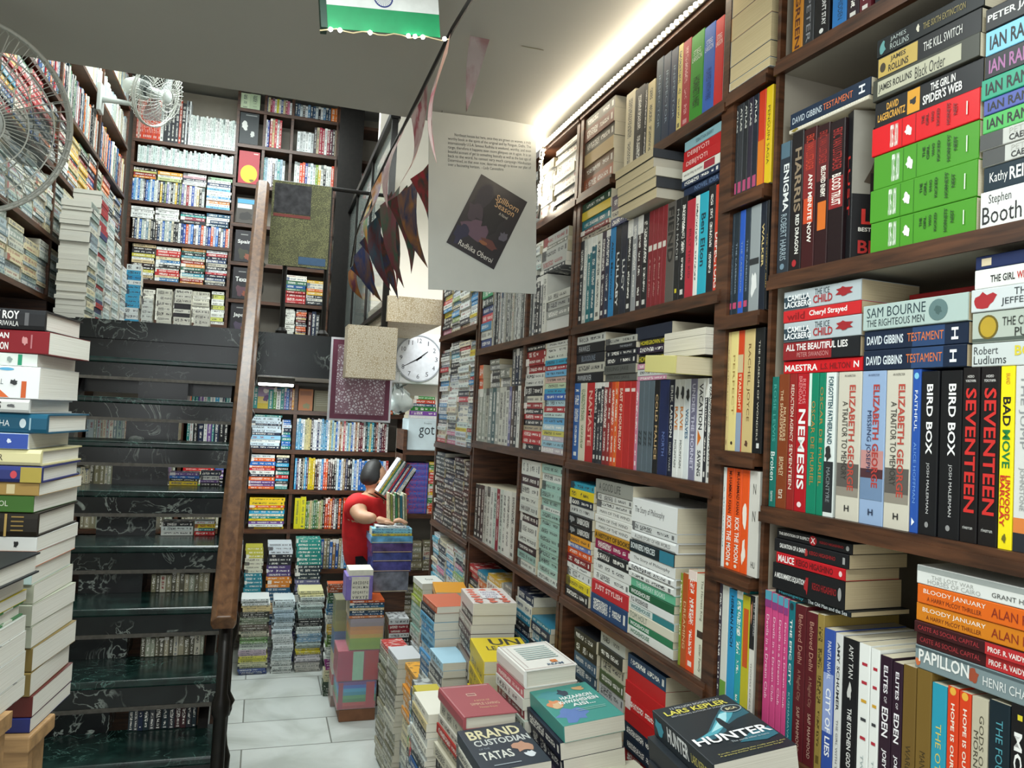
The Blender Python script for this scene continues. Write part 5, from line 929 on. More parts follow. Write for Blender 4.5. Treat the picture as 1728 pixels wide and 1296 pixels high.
lies(FU, [220, 262, 305, 349, 393], 350, 2.675, 2.925, [['#e2e4e0', '#d5d8d4', '#dfe0dc'], ['#dcdfdb', '#e6e7e3', '#cfd2ce'], ['#22252c', '#8a3a48', '#3a9a94', '#2a3a4a'], ['#1f4f6a', '#2a3f5a', '#dfe2e0']])
lies(FU, [221, 262, 305, 347, 390], 440, 2.385, 2.645, [['#2a1c18', '#c8b48a', '#dcdfdb', '#b8b040', '#23262b'], ['#2a6a9a', '#d8c8a0', '#a82a2a', '#b8302c', '#d8dad4', '#2a2a2a', '#dfe1dd'], ['#c98a4a', '#8c2a24', '#d5c8b0', '#3a8a9a', '#1d1e22', '#2a5a4a'], ['#2a2a30', '#b8b4a4', '#3a4a6a', '#1c2030', '#a82a30', '#dcdfe0']])
lies(FU, [240, 262, 292, 324, 356, 391], 510, 2.10, 2.345, [['#d6d4c6'], ['#dedccf', '#cfccbc'], ['#d5d2c2', '#2a2a2a', '#d8d5c6'], ['#d0cdbd', '#dcd9cc', '#b9b6a6'], ['#dfe0da', '#c8cc6a', '#d8dad0']], t=(.02, .034))
# face-out covers in a column of cubbies
faceout(FU, 405, 437, 205, 3.475, .235, '#22292c', 'dark cover with two white flowers facing out upstairs', [('#blob', '#d8dad6', .05, .5, .25, .6), ('#blob', '#c9ccc8', .55, .85, .55, .8), ('#rect', '#8a8d8c', .3, .9, .06, .09)])
faceout(FU, 403, 438, 275, 3.175, .245, '#a8303a', 'crimson cover with a big yellow disc facing out upstairs', [('#oval', '#d0b81c', .1, .92, .42, .97), ('#blob', '#6a5a14', .5, .8, .85, .95), ('#rect', '#e0c8c0', .7, .92, .05, .08)])
faceout(FU, 400, 433, 335, 2.875, .19, '#4a4540', 'brown cover with a blue band facing out upstairs', [('#rect', '#4a9ac0', .05, .95, .05, .22), ('#rect', '#c8cfcc', .05, .8, .24, .42), ('#blob', '#26221f', .1, .9, .5, .98)])
for (x0, x1, y, z, w, c2) in ((397, 428, 400, 2.585, 'Spain', '#3a3a2c'), (393, 424, 465, 2.305, 'Texas', '#5a3a44'), (389, 420, 530, 2.035, 'Japan', '#4a3f52')):
    faceout(FU, x0, x1, y, z, .235, '#2c2a2e', f"dark travel guide cover reading {w} facing out upstairs", [('*'+w, '#dcdcd8', .15, .88, .3, .45), ('#blob', c2, .1, .95, .5, .98), ('#blob', '#8a4a34', .5, .9, .7, .95), ('#rect', '#8a8a88', .3, .7, .12, .15)])
seg(FU, 405, 440, 160, 3.745, .12, ['#c8d8b8', '#bccfae'], 2)
# right of the covers
seg(FU, 446, 490, 168, 3.745, .11, ['#e0e0d8', '#2a4a8a', '#d8cfa0', '#8c2030', '#cf7a9a', '#e3e4de', '#d8d02c'], 12); seg(FU, 490, 560, 170, 3.745, .10, ['#dfe2e4', '#4a7aa0', '#1c3044', '#2a4a6a', '#d0dade', '#17202c'], 16); seg(FU, 560, 575, 175, 3.745, .11, ['#d8701c'], 2)
seg(FU, 445, 455, 215, 3.475, .21, ['#2a3a8a', '#dfe1e0'], 3); seg(FU, 456, 476, 215, 3.475, .225, ['#a81c28', '#c8b080', '#b01f2a', '#d8d8d4'], 5)
seg(FU, 443, 481, 280, 3.175, .22, ['#3f8a8a', '#8fa8b8', '#cfd3d6', '#c8c4d0', '#3a2c34', '#b9c4cc'], 9)
seg(FU, 502, 530, 230, 3.475, .16, ['#dfe5e6', '#b8bcbc', '#d0d4d4', '#e3e5e4'], 6); seg(FU, 530, 570, 235, 3.475, .21, ['#3a3034', '#b8a88a', '#a01c3a', '#9c1a34', '#dfe1de', '#8c1c38', '#5a1c34'], 9)
seg(FU, 496, 572, 300, 3.175, .22, ['#dfe0dc', '#d8d8d4', '#c8401c', '#d8501c', '#1f3a8a', '#dfe3e4', '#cfe0e4', '#e4e6e4', '#7a9a2c', '#c8a82c', '#dfe0d8', '#2a2c30'], 17)
seg(FU, 578, 660, 300, 3.175, .2, ['#c8401c', '#b8bcbc', '#d8dad6', '#a8aca8'], 10); seg(FU, 578, 640, 380, 2.875, .2, ['#d0d4d4', '#3a2024', '#b82a34', '#dfe0dc'], 12)
for z, ya in ((2.585, 430), (2.305, 470), (2.035, 530)):
    fill_lie(FU, ux(FU, 440, ya), -.105, z, z+.24, 'blues' if z > 2.5 else 'bright', w0=.15, w1=.2)
lies(FU, [482, 500, 520], 520, 2.035, 2.27, [['#dcdcd2', '#e3e2d8'], ['#3a2a2a', '#7a3a3a', '#b8a060', '#5a2040', '#c8501c', '#d0602c', '#5a5f66']], t=(.012, .02))
lies(FU, [545, 580], 520, 2.035, 2.27, [['#dcdcd4', '#e0e0da', '#8c2030', '#d8d8d2']], t=(.014, .024)); fill_stand(FU, ux(FU, 522, 500), ux(FU, 543, 500), 2.036, .18, .22, 'dark')
fill_lie(FU, .12, .42, 2.585, 2.82, 'mix', w0=.14, w1=.16); fill_lie(FU, .12, .42, 2.305, 2.54, 'mix', w0=.14, w1=.16)
# left side of the upper floor
for z, h, k in ((3.55, .25, 's'), (3.27, .22, 's'), (2.93, .28, 's'), (2.60, .26, 'l'), (2.28, .26, 'l'), (1.99, .24, 'l')):
    if k == 's': fill_stand(FL, 3.35, 5.97, z, h*.7, h*.86, 'mag' if z > 3 else 'mix', d=.16, t0=.012, t1=.03)
    else: fill_lie(FL, 3.35, 5.97, z, z+h+.05, 'mag' if z < 2.3 else 'mix', d=.16, w0=.16, w1=.24, full=.9)
# stacks standing on the landing and beside the steps
FX = Frame((-.80, 0), radians(-90)); FY = Frame((0, 4.35), 0)
for u, z1, pal in ((4.05, 2.42, 'mag'), (4.26, 2.52, ['#8fa8a4', '#3a3f6a', '#b8c0bc', '#a82a2c']), (4.47, 2.46, 'pale'), (4.70, 2.36, 'pale'), (4.95, 2.28, 'pale')):
    z = 1.874; pl = PAL[pal] if isinstance(pal, str) else pal
    while z < z1:
        t = R.uniform(.016, .032); j = R.uniform(0, .012)
        book(lie_m(FX, u+.19-j, z+t/2, .0+R.uniform(0, .008)), t-.0006, .18, .125, R.choice(pl), '#3a3438', '#d5d3c8', prio=-1); z += t
for x0, x1, z1, pal in ((208, 235, 2.20, ['#2f8ab8', '#d5dad8', '#3f9ac0']), (236, 258, 2.02, ['#cfd3cc']), (262, 290, 2.06, ['#d8d6c8', '#cfcdbe']), (291, 322, 2.08, ['#d5d2c4', '#dcdacd', '#2a2a2c']), (326, 355, 2.0, ['#d8d5c8', '#e0ddd0'])):
    a, b = ux(FY, x0, 530), ux(FY, x1, 530); z = 1.8735
    while z < z1:
        t = R.uniform(.018, .03)
        book(lie_m(FY, b-R.uniform(0, .006), z+t/2), t-.0006, b-a-.008, (b-a)*.95, R.choice(pal), '#3a3438', '#d8d4c6', prio=-1); z += t
FXL = Frame((-.835, 0), radians(-90))
for k in range(5):                                          # columns of dark paperbacks against the wall side of the steps
    y0 = 2.72+.21*k; z = 0.003 if k < 5 else .003
    while z < 1.22+.09*k:
        t = R.uniform(.02, .034); c = R.choice(PAL['dark']+['#c8a82c', '#c9c2a8', '#7a3a2c', '#2a5a8a', '#b8b4a0'])
        book(mtx(Vector((-.835-.13, y0+.19, z+t/2)), UP, Vector((1, 0, 0))*-1, Vector((0, -1, 0))) @ Matrix.Translation((0, -.13, 0)), t-.0006, .185, .125, c, '#d8d4c6', '#c9c2ae', prio=-1); z += t

# ------------------------------------------------------------------ lower back room stock
def segB(xa, xb, y, z, h, cols, n, hv=.012): seg(FB, xa, xb, y, z, h, cols, n, hv=hv)
faceout(FB, 435, 461, 670, 1.5005, .135, '#c9b464', 'yellow and purple illustrated cover facing out under the mezzanine', [('#rect', '#8f7a94', 0, 1, 0, .45), ('#blob', '#5a3a6a', .3, .8, .3, .7), ('#rect', '#c8b020', 0, 1, .75, 1), ('#blob', '#d8d0c8', .2, .8, .05, .3)])
segB(463, 497, 670, 1.501, .14, ['#d8952a', '#2f7ab8', '#3f8ac0', '#8a3a4a', '#b8b0b8', '#5a9a8a', '#2a2438', '#6a4a6a'], 9)
faceout(FB, 504, 528, 672, 1.5005, .135, '#a8683a', 'tan cover facing out beside a greenish printed one', [('#rect', '#8a5230', .1, .9, .1, .3), ('#blob', '#7d7a50', .3, .95, .6, .95)])
faceout(FB, 530, 563, 674, 1.5005, .13, '#6f6a52', 'olive printed cover facing out under the mezzanine', [('#rect', '#8d8a74', .1, .9, .15+.09*k, .19+.09*k) for k in range(7)])
fill_stand(FB, ux(FB, 564, 670), .85, 1.501, .12, .14, 'bright')
segB(500, 560, 730, 1.256, .20, ['#4a8ab0', '#7ab0cc', '#2f7aa8', '#dfe3e4', '#b9b58a', '#c8bc8a', '#bfb27a', '#24202c', '#cfd3d8', '#e0e4e8', '#22305a', '#d5dde0'], 17); segB(560, 606, 730, 1.256, .19, ['#8ab8d0', '#c8cfae', '#3a6ab0', '#dfe2e4', '#8c5a34', '#e3dccf', '#b04a54', '#e0e2de'], 14)
segB(606, 655, 735, 1.256, .19, ['#5a1c28', '#641f2c', '#dfe0dc', '#1f3a3c', '#3a8a98', '#c8c08a', '#2f9ab0', '#26303a', '#7a3a2c', '#d8dad8', '#3a2c4a'], 14)
segB(497, 520, 800, 1.009, .20, ['#3f9ac8', '#4a3a5a', '#dfe0de', '#1d1e22', '#8a8470'], 7); segB(520, 531, 800, 1.009, .2, ['#c8ae1c', '#d0b820'], 3); segB(531, 560, 800, 1.009, .2, ['#2a1c20', '#4a2a2c', '#dfe3e4', '#3f8ac0', '#c83a1c', '#d8602c'], 8); segB(560, 605, 800, 1.009, .2, ['#17191c', '#22252a', '#cfe0e4', '#2f7ac8', '#dfe2e0', '#8f7a5a', '#3a3f5a'], 12); segB(605, 655, 800, 1.009, .2, ['#2a6ab8', '#1f5fb0', '#2f7ac8', '#d8dce4', '#b03a34', '#5a4a6a'], 11)
segB(497, 516, 860, .765, .2, ['#c8c01c', '#d0c824'], 2); segB(516, 545, 860, .765, .18, ['#4a6a3a', '#6a8a4a', '#c8b48a', '#8a9a6a', '#2a6a4a'], 9); segB(545, 590, 860, .765, .2, ['#2a1c18', '#c8481c', '#b03a1c', '#d8782c', '#6a2a30', '#dfe1dc', '#2a2c34', '#c8501c'], 12); fill_stand(FB, ux(FB, 590, 860), .85, .766, .17, .2, 'bright')
segB(540, 575, 950, .517, .19, ['#1d4a8a', '#8f8460', '#6a6a5a', '#2a5a9a', '#8a6a3a'], 7); segB(575, 590, 950, .517, .2, ['#cfdfe6', '#2f7ab8'], 3); fill_stand(FB, ux(FB, 590, 950), .85, .517, .17, .2, 'bright')
for z in (1.256, 1.009, .765):
    fill_lie(FB, ux(FB, 422, 700+(1.256-z)*260), .185, z, z+.225, 'blues' if z > 1.1 else 'bright', w0=.14, w1=.22, full=.95, t0=.012, t1=.026)
for z in (1.256, 1.009, .765, .516): fill_stand(FB, -.42, -.06, z, .15, .2, 'bright' if z > .8 else 'old') if z != 1.009 else fill_lie(FB, -.43, -.06, z, z+.2, 'bright')
for z in (1.256, 1.009, .765, .516): fill_stand(FB, -.96, -.47, z, .16, .21, 'old' if z < 1.1 else 'mag')
fill_stand(FB, -.42, .18, 1.501, .12, .14, 'bright')
# books kept under the open steps
for i, pal in ((0, 'dark'), (1, 'dark'), (3, 'old'), (2, 'old'), (4, 'bright'), (5, 'bright')):
    FS_ = Frame((0, 2.45+.18*i+.045), 0); z = .51+.17*(i-1)+.001
    if i in (4, 5): fill_lie(FS_, -.335, -.14, z, z+.062, pal, d=.11, w0=.11, w1=.125, full=.95, t0=.010, t1=.02)
    else: fill_stand(FS_, -.335, -.14, z, .058, .068, pal, d=.11, t0=.012, t1=.02)
    if i != 4: fill_stand(FS_, -.745, -.615, z, .055, .066, pal, d=.11, t0=.012, t1=.022)
# floor stacks in the lower room
FK = Frame((0, 4.72), 0); FK2 = Frame((0, 4.93), 0)
def mags(F, x0, x1, y0, y1, cols, t=(.008, .016), n=0, name='magazine stacks on the lower floor', z0=.0006, lab='', d=.16):
    a, b = F.px(x0, (y0+y1)/2)[0], F.px(x1, (y0+y1)/2)[0]; z1 = F.px((x0+x1)/2, y1)[1]; z = z0; i = 0; out = []
    while z < z1-.006:
        tt = R.uniform(*t); out.append((z, tt)); z += tt
    N = len(out)
    for i, (z, tt) in enumerate(out):
        c = cols[i*len(cols)//N] if i < N-1 else cols[-1]; j = R.uniform(0, .014)
        pos = 'topmost' if i == N-1 else 'lowest' if i == 0 else ORD[i]+' from the floor' if i < 48 else 'high'
        book(lie_m(F, b-j, z+tt/2, R.uniform(0, .012)), tt-.0006, b-a-.016, d, c, '#3a4a4a' if sum(hexc(c)) > 1.1 else '#e0e0d8', '#cfd2cc', kind='magazine', label=f"{cname(c)} magazine {pos} in {lab}", group=name, prio=0, style=R.uniform(.1, .5))
    return z
zt1 = mags(FK, 403, 455, 1104, 1010, ['#4a5a8a', '#b8b89a', '#c9c45a', '#b8a8b4', '#c0c8c0', '#6a8a5a', '#b8b4a0', '#5a5248', '#8f9a84', '#3a3a34', '#c9b88a', '#dfe5e4'], lab='the leftmost floor stack', z0=.0006)
mags(FK, 458, 497, 1100, 1012, ['#c8ccc8', '#bfc8c8', '#d0d6d6', '#c3cfd4', '#a8bcc8', '#cfdde0'], lab='the narrow pale floor stack')
mags(FK, 500, 546, 1100, 1000, ['#b8b4ac', '#c0bcc0', '#c8b83a', '#a8b4b0', '#7a9ab0', '#c8d0cc', '#2a2c2c', '#a8c0bc', '#b8c8c4', '#cfd8d4', '#e0dca8'], lab='the tallest floor stack')
FK3 = Frame((0, 4.315), 0)
mags(FK3, 549, 592, 1112, 985, ['#3a4a3a', '#c8c4a0', '#8a3a7a', '#d0d4d0', '#5a7a3a', '#c9a84a', '#d8d8d0', '#3a6a8a', '#2f5a3a', '#b0542c'], t=(.01, .02), lab='the bright stack behind the wrapped bundles', d=.07)
mags(FK, 548, 562, 1100, 1035, ['#8a8a90', '#c0c4c4', '#5a5f66'], lab='the slim stack at the end')
for x0, x1, y1, cols in ((408, 442, 918, ['#6a5a4a', '#d0d0c4', '#b82a2c', '#b02428', '#2f8a9a', '#2a7a8a', '#c9c9b4', '#b8b44a']), (446, 491, 912, ['#8a7a9a', '#9aa890', '#c8a0a0', '#2a4a6a', '#c8a880', '#2a5a7a', '#c87a2a', '#4a3a6a', '#23262c', '#c9d3da']), (494, 540, 905, ['#5a5a8a', '#3a3a7a', '#22303c', '#2a3f3c', '#1c2430', '#6a6a8a', '#22303a', '#1f7a72', '#2a8a80'])):
    a, b = ux(FK2, x0, 1000), ux(FK2, x1, 1000); z1 = FK2.px((x0+x1)/2, y1)[1]; z = .0006; N = int(z1/.022)
    for i in range(N):
        t = .022; c = cols[i*len(cols)//N]
        book(lie_m(FK2, b-R.uniform(0, .012), z+t/2), t-.0006, b-a-.016, .13, c, '#e0e0d8' if sum(hexc(c)) < 1.1 else '#3a3438', '#c9c6ba', prio=-1); z += t

# ------------------------------------------------------------------ the tall stack close to the viewer on its wooden ledge
ROWL = 'tall stack on the wooden ledge'
LSB = FLS.px(40, 1238)[1]
xs_end = lambda y: 75-(y-525)*.045
def lstack(F, rows, base, row, w=.235, d=.15):
    z = base+.0006; zs = None
    rows = rows[::-1]
    for k, (y0, y1, xe, col, o) in enumerate(rows):
        zb = F.px(xe, y1)[1]; zt = F.px(xe, rows[k+1][1] if k+1 < len(rows) else y0)[1]; t = zt-zb; zt = F.px(xe, y0)[1]; zb = F.px(xe, rows[k-1][0] if k else y1)[1]; t = max(.01, zt-zb-.0006)
        ue = F.px(xe, (y0+y1)/2)[0]
        pos = 'topmost' if k == len(rows)-1 else 'lowest' if k == 0 else ORD[k]+' from the bottom'
        hard = o.get('hard', False); ik = o.get('ink', '#e8e6de' if sum(hexc(col)) < 1.1 else '#2a2a30')
        book(lie_m(F, ue, z+t/2, R.uniform(-.002, .004), radians(o.get('sk', R.uniform(-1.5, 1.5)))), t, o.get('w', w), o.get('d', d), col, ik, o.get('pages', '#e2e2da'), hard, [(q[0], q[1], .5+.45*q[2] if q[2] > .02 else 0, min(1, .5+.45*q[3]) if q[3] < .99 else 1)+tuple(q[4:]) for q in o.get('tx', ())], (), o.get('style', 0.0 if o.get('tx') else None), f"{o.get('nm', cname(col))} {'hardcover' if hard else 'paperback'} {pos} of the {row}", row, prio=7)
        z += t+.0006
    return z
def E(s, c, a0=None, c0=.25, c1=.75):
    a = a0 if a0 else max(.0, .82-.075*len(s)); return ('*'+s, c, a, .82, c0, c1)
LS = [(522, 555, 75, '#1c1d20', dict(hard=True, tx=[('*BINOY ROY', '#eceae6', .28, .80, .08, .5), ('SOPARIWALA', '#d8d6d2', .42, .80, .6, .86), ('#rect', '#5a5a5c', .87, .92, .15, .8)])),
 (558, 592, 82, '#7d1620', dict(tx=[('*JULIAN', '#eceae6', .35, .62, .1, .45), ('*BARNON', '#eceae6', .35, .62, .55, .9), ('#blob', '#c88a8a', .78, .86, .15, .75), ('#rect', '#b06a70', .89, .91, .15, .8)])),
 (597, 617, 61, '#d5dcd6', dict(tx=[('#rect', '#0f8a62', 0, .66, .05, .9), ('F PISANO', '#d5e6dc', .36, .62, .3, .65), ('#rect', '#0f8a62', .88, .93, .05, .95), ('#blob', '#8a9a94', .74, .82, .2, .8)])),
 (619, 672, 66, '#e2e4e4', dict(tx=[('#oval', '#5aa8d0', .62, .8, .02, .12), ('LOVELL', '#4a5a5a', .46, .68, .4, .58), ('#tri', '#d8662a', .5, .76, .72, 1), ('#rect', '#c85a24', .9, .96, .45, 1), ('#blob', '#2a2c30', .75, .86, .38, .62)])),
 (674, 695, 50, '#c9cac6', dict(hard=True, tx=[('*LIONS', '#1d1d20', .55, .78, .2, .75), ('#blob', '#5a5a5c', .82, .96, .3, .7)])),
 (698, 730, 78, '#16516a', dict(hard=True, tx=[('SADHA', '#dfe6e8', .36, .66, .35, .68), ('#oval', '#c8d8dc', .78, .86, .25, .75), ('#rect', '#8fb0bc', .9, .92, .2, .85)])),
 (732, 756, 47, '#c4d3e6', dict(tx=[('#rect', '#2a4aa0', .72, 1, 0, 1), ('#blob', '#d8e0f0', .85, .92, .3, .7)])),
 (759, 784, 68, '#d5cd9c', dict(hard=True, tx=[('BUTLER', '#3a3524', .3, .66, .3, .72)])),
 (787, 812, 72, '#27306a', dict(hard=True, tx=[('#rect', '#a8953c', .86, 1, 0, 1), ('#oval', '#c8404a', .74, .82, .25, .75), ('#rect', '#b8b8d0', .3, .4, .2, .6)])),
 (815, 834, 65, '#a8884a', dict(tx=[('NOVEL', '#b84a2a', .3, .6, .3, .7), ('#rect', '#d8c898', .72, .82, .1, .9)])),
 (837, 863, 55, '#3f6a2a', dict(tx=[('SCHOOL', '#d8dcc8', .45, .8, .3, .65)])),
 (866, 905, 62, '#1c1812', dict(hard=True, tx=[('#rect', '#a88b4a', .30, .33, 0, 1), ('#oval', '#8f7438', .40, .66, .05, .95), ('#oval', '#241c12', .44, .62, .2, .8), ('b', '#c8a85a', .50, .56, .3, .7), ('#rect', '#a88b4a', .72, .75, 0, 1), ('#rect', '#8f7438', .80, .95, .1, .16), ('#rect', '#8f7438', .80, .95, .3, .36), ('#rect', '#8f7438', .80, .95, .5, .56), ('#rect', '#8f7438', .80, .95, .7, .76)])),
 (907, 930, 60, '#d5d7d4', dict(tx=[('future', '#3a3c3c', .3, .62, .25, .85), ('#blob', '#1d1d1f', .82, .9, .2, .8)])),
 (932, 955, 58, '#cf6a24', dict(tx=[('*MELANIE', '#efe4d0', .2, .66, .08, .45), ('*HARNER', '#efe4d0', .2, .64, .55, .92)])),
 (958, 985, 54, '#b9cfcc', dict(nm='pale blue', tx=[('#blob', '#3a4a4a', .78, .9, .3, .6)])),
 (987, 1019, 54, '#a9ab98', dict(nm='plain sage grey', tx=[('#blob', '#7a7c6c', .8, .9, .3, .6)])),
 (1021, 1056, 53, '#a6a998', dict(nm='sage grey', tx=[('#oval', '#24261f', .58, .82, .2, .85), ('#oval', '#a6a998', .66, .84, .25, .75)])),
 (1058, 1093, 52, '#a6a998', dict(nm='sage grey', tx=[('#oval', '#24261f', .58, .82, .2, .85), ('#oval', '#a6a998', .66, .84, .25, .75)])),
 (1095, 1134, 52, '#7d6a3c', dict(nm='hexagon patterned', tx=[q for k in range(5) for q in (('#oval', '#4a3d1c', .1+.18*k, .26+.18*k, .05, .5), ('#oval', '#4a3d1c', .02+.18*k, .18+.18*k, .5, .95))]+[('#rect', '#d8cfa8', .7, .86, .42, .56)])),
 (1136, 1174, 51, '#7d6a3c', dict(nm='hexagon patterned', tx=[q for k in range(5) for q in (('#oval', '#4a3d1c', .1+.18*k, .26+.18*k, .05, .5), ('#oval', '#4a3d1c', .02+.18*k, .18+.18*k, .5, .95))]+[('#rect', '#d8cfa8', .7, .86, .42, .56)])),
 (1176, 1210, 53, '#57201c', dict(nm='dark red', tx=[('#blob', '#d8c8b8', .4, .8, .1, .9)])),
 (1212, 1237, 50, '#232a66', dict(nm='deep blue', tx=[('#rect', '#a8a8c8', .55, .72, .15, .85), ('#rect', '#232a66', .58, .69, .25, .75), ('#rect', '#7a7ab0', .76, .88, .25, .75)]))]
lstack(FLS, LS, LSB, ROWL)
LS2 = [(968, 1006, -25, '#22262a', dict(hard=True)), (1008, 1040, -50, '#c9cac4', {}), (1042, 1062, -50, '#c8b81c', {}), (1064, 1090, -49, '#3a7a4a', dict(hard=True)), (1092, 1120, -46, '#d0d2cc', {}), (1122, 1160, -47, '#d5d6d0', {}), (1162, 1210, -49, '#c9cbc6', {}), (1212, 1250, -52, '#b8b8b0', {})]
Z2 = FLS2.px(-50, 1250)[1]
lstack(FLS2, LS2, Z2, 'half hidden stack nearest the viewer', d=.14)
LE = FLS.px(52, 1240)[0]+.012
t = thing('wooden_ledge', 'pale wooden ledge carrying the tall stack beside the steps', 'table', (-.5, 1.1, 0))
m = mtx(FLS.at(0, 0), FLS.u, FLS.n, UP)
b = MB(); b.box((-.95, -.012, LSB-.022), (LE-.008, .075, LSB), mat=m); sub(b, 'top', M_WOODL, t, bevel=.003)
b = MB(); b.box((-.95, -.004, LSB-.12), (LE-.012, .010, LSB-.0225), mat=m); sub(b, 'apron', M_WOODL, t)
for a_ in (LE-.04, -.92):
    b = MB(); b.box((a_-.01, .012, .0005), (a_+.02, .07, LSB-.0225), mat=m); sub(b, 'leg', M_WOODL, t)
t = thing('wooden_stand', 'small wooden stand under the half hidden stack', 'table', (-.4, .95, 0))
m2 = mtx(FLS2.at(0, 0), FLS2.u, FLS2.n, UP); LE2 = FLS2.px(-40, 1250)[0]
b = MB(); b.box((-.72, -.012, Z2-.02), (LE2, .09, Z2), mat=m2); sub(b, 'top', M_WOODL, t)
for a_ in (LE2-.03, -.7):
    b = MB(); b.box((a_, .0, .0005), (a_+.025, .085, Z2-.0205), mat=m2); sub(b, 'leg', M_WOODL, t)

# ------------------------------------------------------------------ piles on the low ledge in front of the wall shelves
t = thing('display_ledge', 'low wooden ledge on the floor carrying piles of books by the wall', 'shelf', (.755, 3.0, 0))
b = MB(); b.box((.708, 2.28, .10), (.80, 3.72, .125)); sub(b, 'top', M_WOODL, t)
b = MB(); b.box((.71, 2.29, .0005), (.722, 3.71, .0995)); sub(b, 'front_board', M_WOOD, t)
b = MB(); b.box((.785, 2.29, .0005), (.80, 3.71, .0995)); sub(b, 'back_board', M_WOOD, t)
t = thing('display_table', 'dark low table under the nearest piles of books', 'table', (.6, 1.6, 0))
b = MB(); b.box((.42, .92, .40), (.795, 1.925, .425)); sub(b, 'top', M_WOOD, t)
for a_, c_ in ((.43, .93), (.76, .93), (.43, 1.88), (.76, 1.88)):
    b = MB(); b.box((a_, c_, .0005), (a_+.03, c_+.03, .3995)); sub(b, 'leg', M_WOOD, t)
TZ = .4256
TEAL = [('#blob', '#3f8f96', .0, .5, .0, .4), ('#blob', '#5a7ab8', -.0, .6, .55, 1), ('#blob', '#d88a5a', .02, .34, .3, .6), ('#blob', '#d8b48a', .1, .3, .38, .62), ('#blob', '#22344a', .36, .56, .08, .3), ('#blob', '#c8a070', .62, .9, .06, .22), ('*HAZAARON', '#eef2f2', .34, .88, .30, .39), ('*KHWAHISHEIN', '#eef2f2', .26, .92, .41, .5), ('*AISI...', '#eef2f2', .42, .8, .52, .6), ('#rect', '#9cc4bc', .4, .9, .68, .69), ('#rect', '#9cc4bc', .42, .88, .72, .73)]
pile((.676, 1.588, .922), .135, .20, [('#3f8f86', .034, dict(cv=TEAL, label='teal illustrated paperback on top of its pile of copies')), ('#1d2234', .034, {}), ('#1d2234', .036, {}), ('#2a2030', .03, {}), ('#b82a34', .02, {})], TZ, 'dark', yaw=radians(.8), tilt=radians(-6), label='the teal-topped pile', n_show=5)
ENV = [('#rect', '#b9a8a4', .03, .97, .03, .05), ('#rect', '#b9a8a4', .03, .97, .95, .97), ('#rect', '#b9a8a4', .04, .055, .03, .97), ('#rect', '#b9a8a4', .945, .96, .03, .97), ('#rect', '#c8bcb8', .12, .14, .1, .9)]+[('#rect', '#a9bcb8', .24, .86, .16+.075*k, .195+.075*k) for k in range(7)]+[('#rect', '#d07a3c', .62, .74, .74, .83), ('*REAM', '#3a5a7a', .5, .8, .86, .92)]
pile((.654, 1.785, .964), .13, .186, [('#e0ded8', .04, dict(cv=ENV, hard=True, label='white bordered hardcover on top beside the yellow book')), ('#b8626a', .022, {}), ('#c9d3cc', .026, {}), ('#8a2a34', .022, {}), ('#b8c4b8', .026, {}), ('#7a1f2c', .022, {}), ('#c9ccc4', .028, {})], TZ, 'pale', yaw=radians(2.6), tilt=radians(-3.5), label='the white-topped pile', n_show=7)
UNL = [('*UN', '#2a2410', .32, .92, .06, .34), ('*LEASHED', '#3a3212', .2, 1.0, .38, .55), ('#rect', '#8a7a1c', .5, .9, .85, .9)]
pile((.685, 2.14, .874), .15, .222, [('#d6bd0e', .034, dict(cv=UNL, label='bright yellow paperback on top of a pile of yellow copies')), ('#d2b80f', .032, {}), ('#d2b80f', .032, {}), ('#d2b80f', .032, {}), ('#c8ae12', .03, {}), ('#d2b80f', .03, {})], .003, 'mix', yaw=radians(-5.1), label='the yellow pile', n_show=6, pages='#cfc9ae')
PNK = [('#rect', '#c2a0a0', .05, .95, .03, .05), ('#rect', '#e0c8b0', .38, .56, .3, .38), ('#rect', '#8f4a50', .39, .55, .315, .365), ('A BOOK OF', '#d8b48a', .42, .72, .52, .57), ('SIMPLE LIVING', '#e0c0a0', .3, .85, .62, .69), ('Notes from', '#d8b48a', .42, .75, .74, .79)]
pile((.515, 1.79, .868), .126, .1935, [('#a05258', .03, dict(cv=PNK, hard=True, label='shrink-wrapped dusty pink hardcover on top of its pile')), ('#b8b4a4', .03, {}), ('#c8c4b8', .02, {}), ('#a8261f', .022, {}), ('#b0ac98', .026, {}), ('#c9c4b0', .03, {}), ('#1a1b1f', .03, {}), ('#1d1e22', .028, {}), ('#8a3a2a', .02, {}), ('#1c1d20', .03, {})], TZ, 'dark', yaw=radians(4), label='the dusty pink pile', n_show=10)
BRD = [('*BRAND', '#d8cfa4', .10, .92, .06, .28), ('*CUSTODIAN', '#c9ccc8', .12, .98, .31, .45), ('OF THE', '#8f9aa4', .14, .3, .5, .54), ('*TATAS', '#d5d5cc', .10, .58, .6, .78), ('#blob', '#b98a70', .6, .95, .45, .75), ('#blob', '#d8dce0', .7, .9, .68, .9), ('#rect', '#8f98a0', .2, .6, .9, .92)]
pile((.512, 1.575, .85), .14, .20, [('#232c38', .026, dict(cv=BRD, label='dark slate paperback with cream capitals in front of the pink one')), ('#cfcdc0', .024, {}), ('#2a2c32', .03, {}), ('#b8b4a8', .024, {}), ('#23252b', .03, {})], TZ, 'dark', yaw=radians(1), tilt=radians(-4), label='the slate-topped pile', n_show=5)
TRE = [('#blob', '#4a5a30', .1, .95, .1, .8), ('#blob', '#2f3f20', .25, .8, .2, .6), ('#rect', '#a83034', 0, .05, 0, 1)]
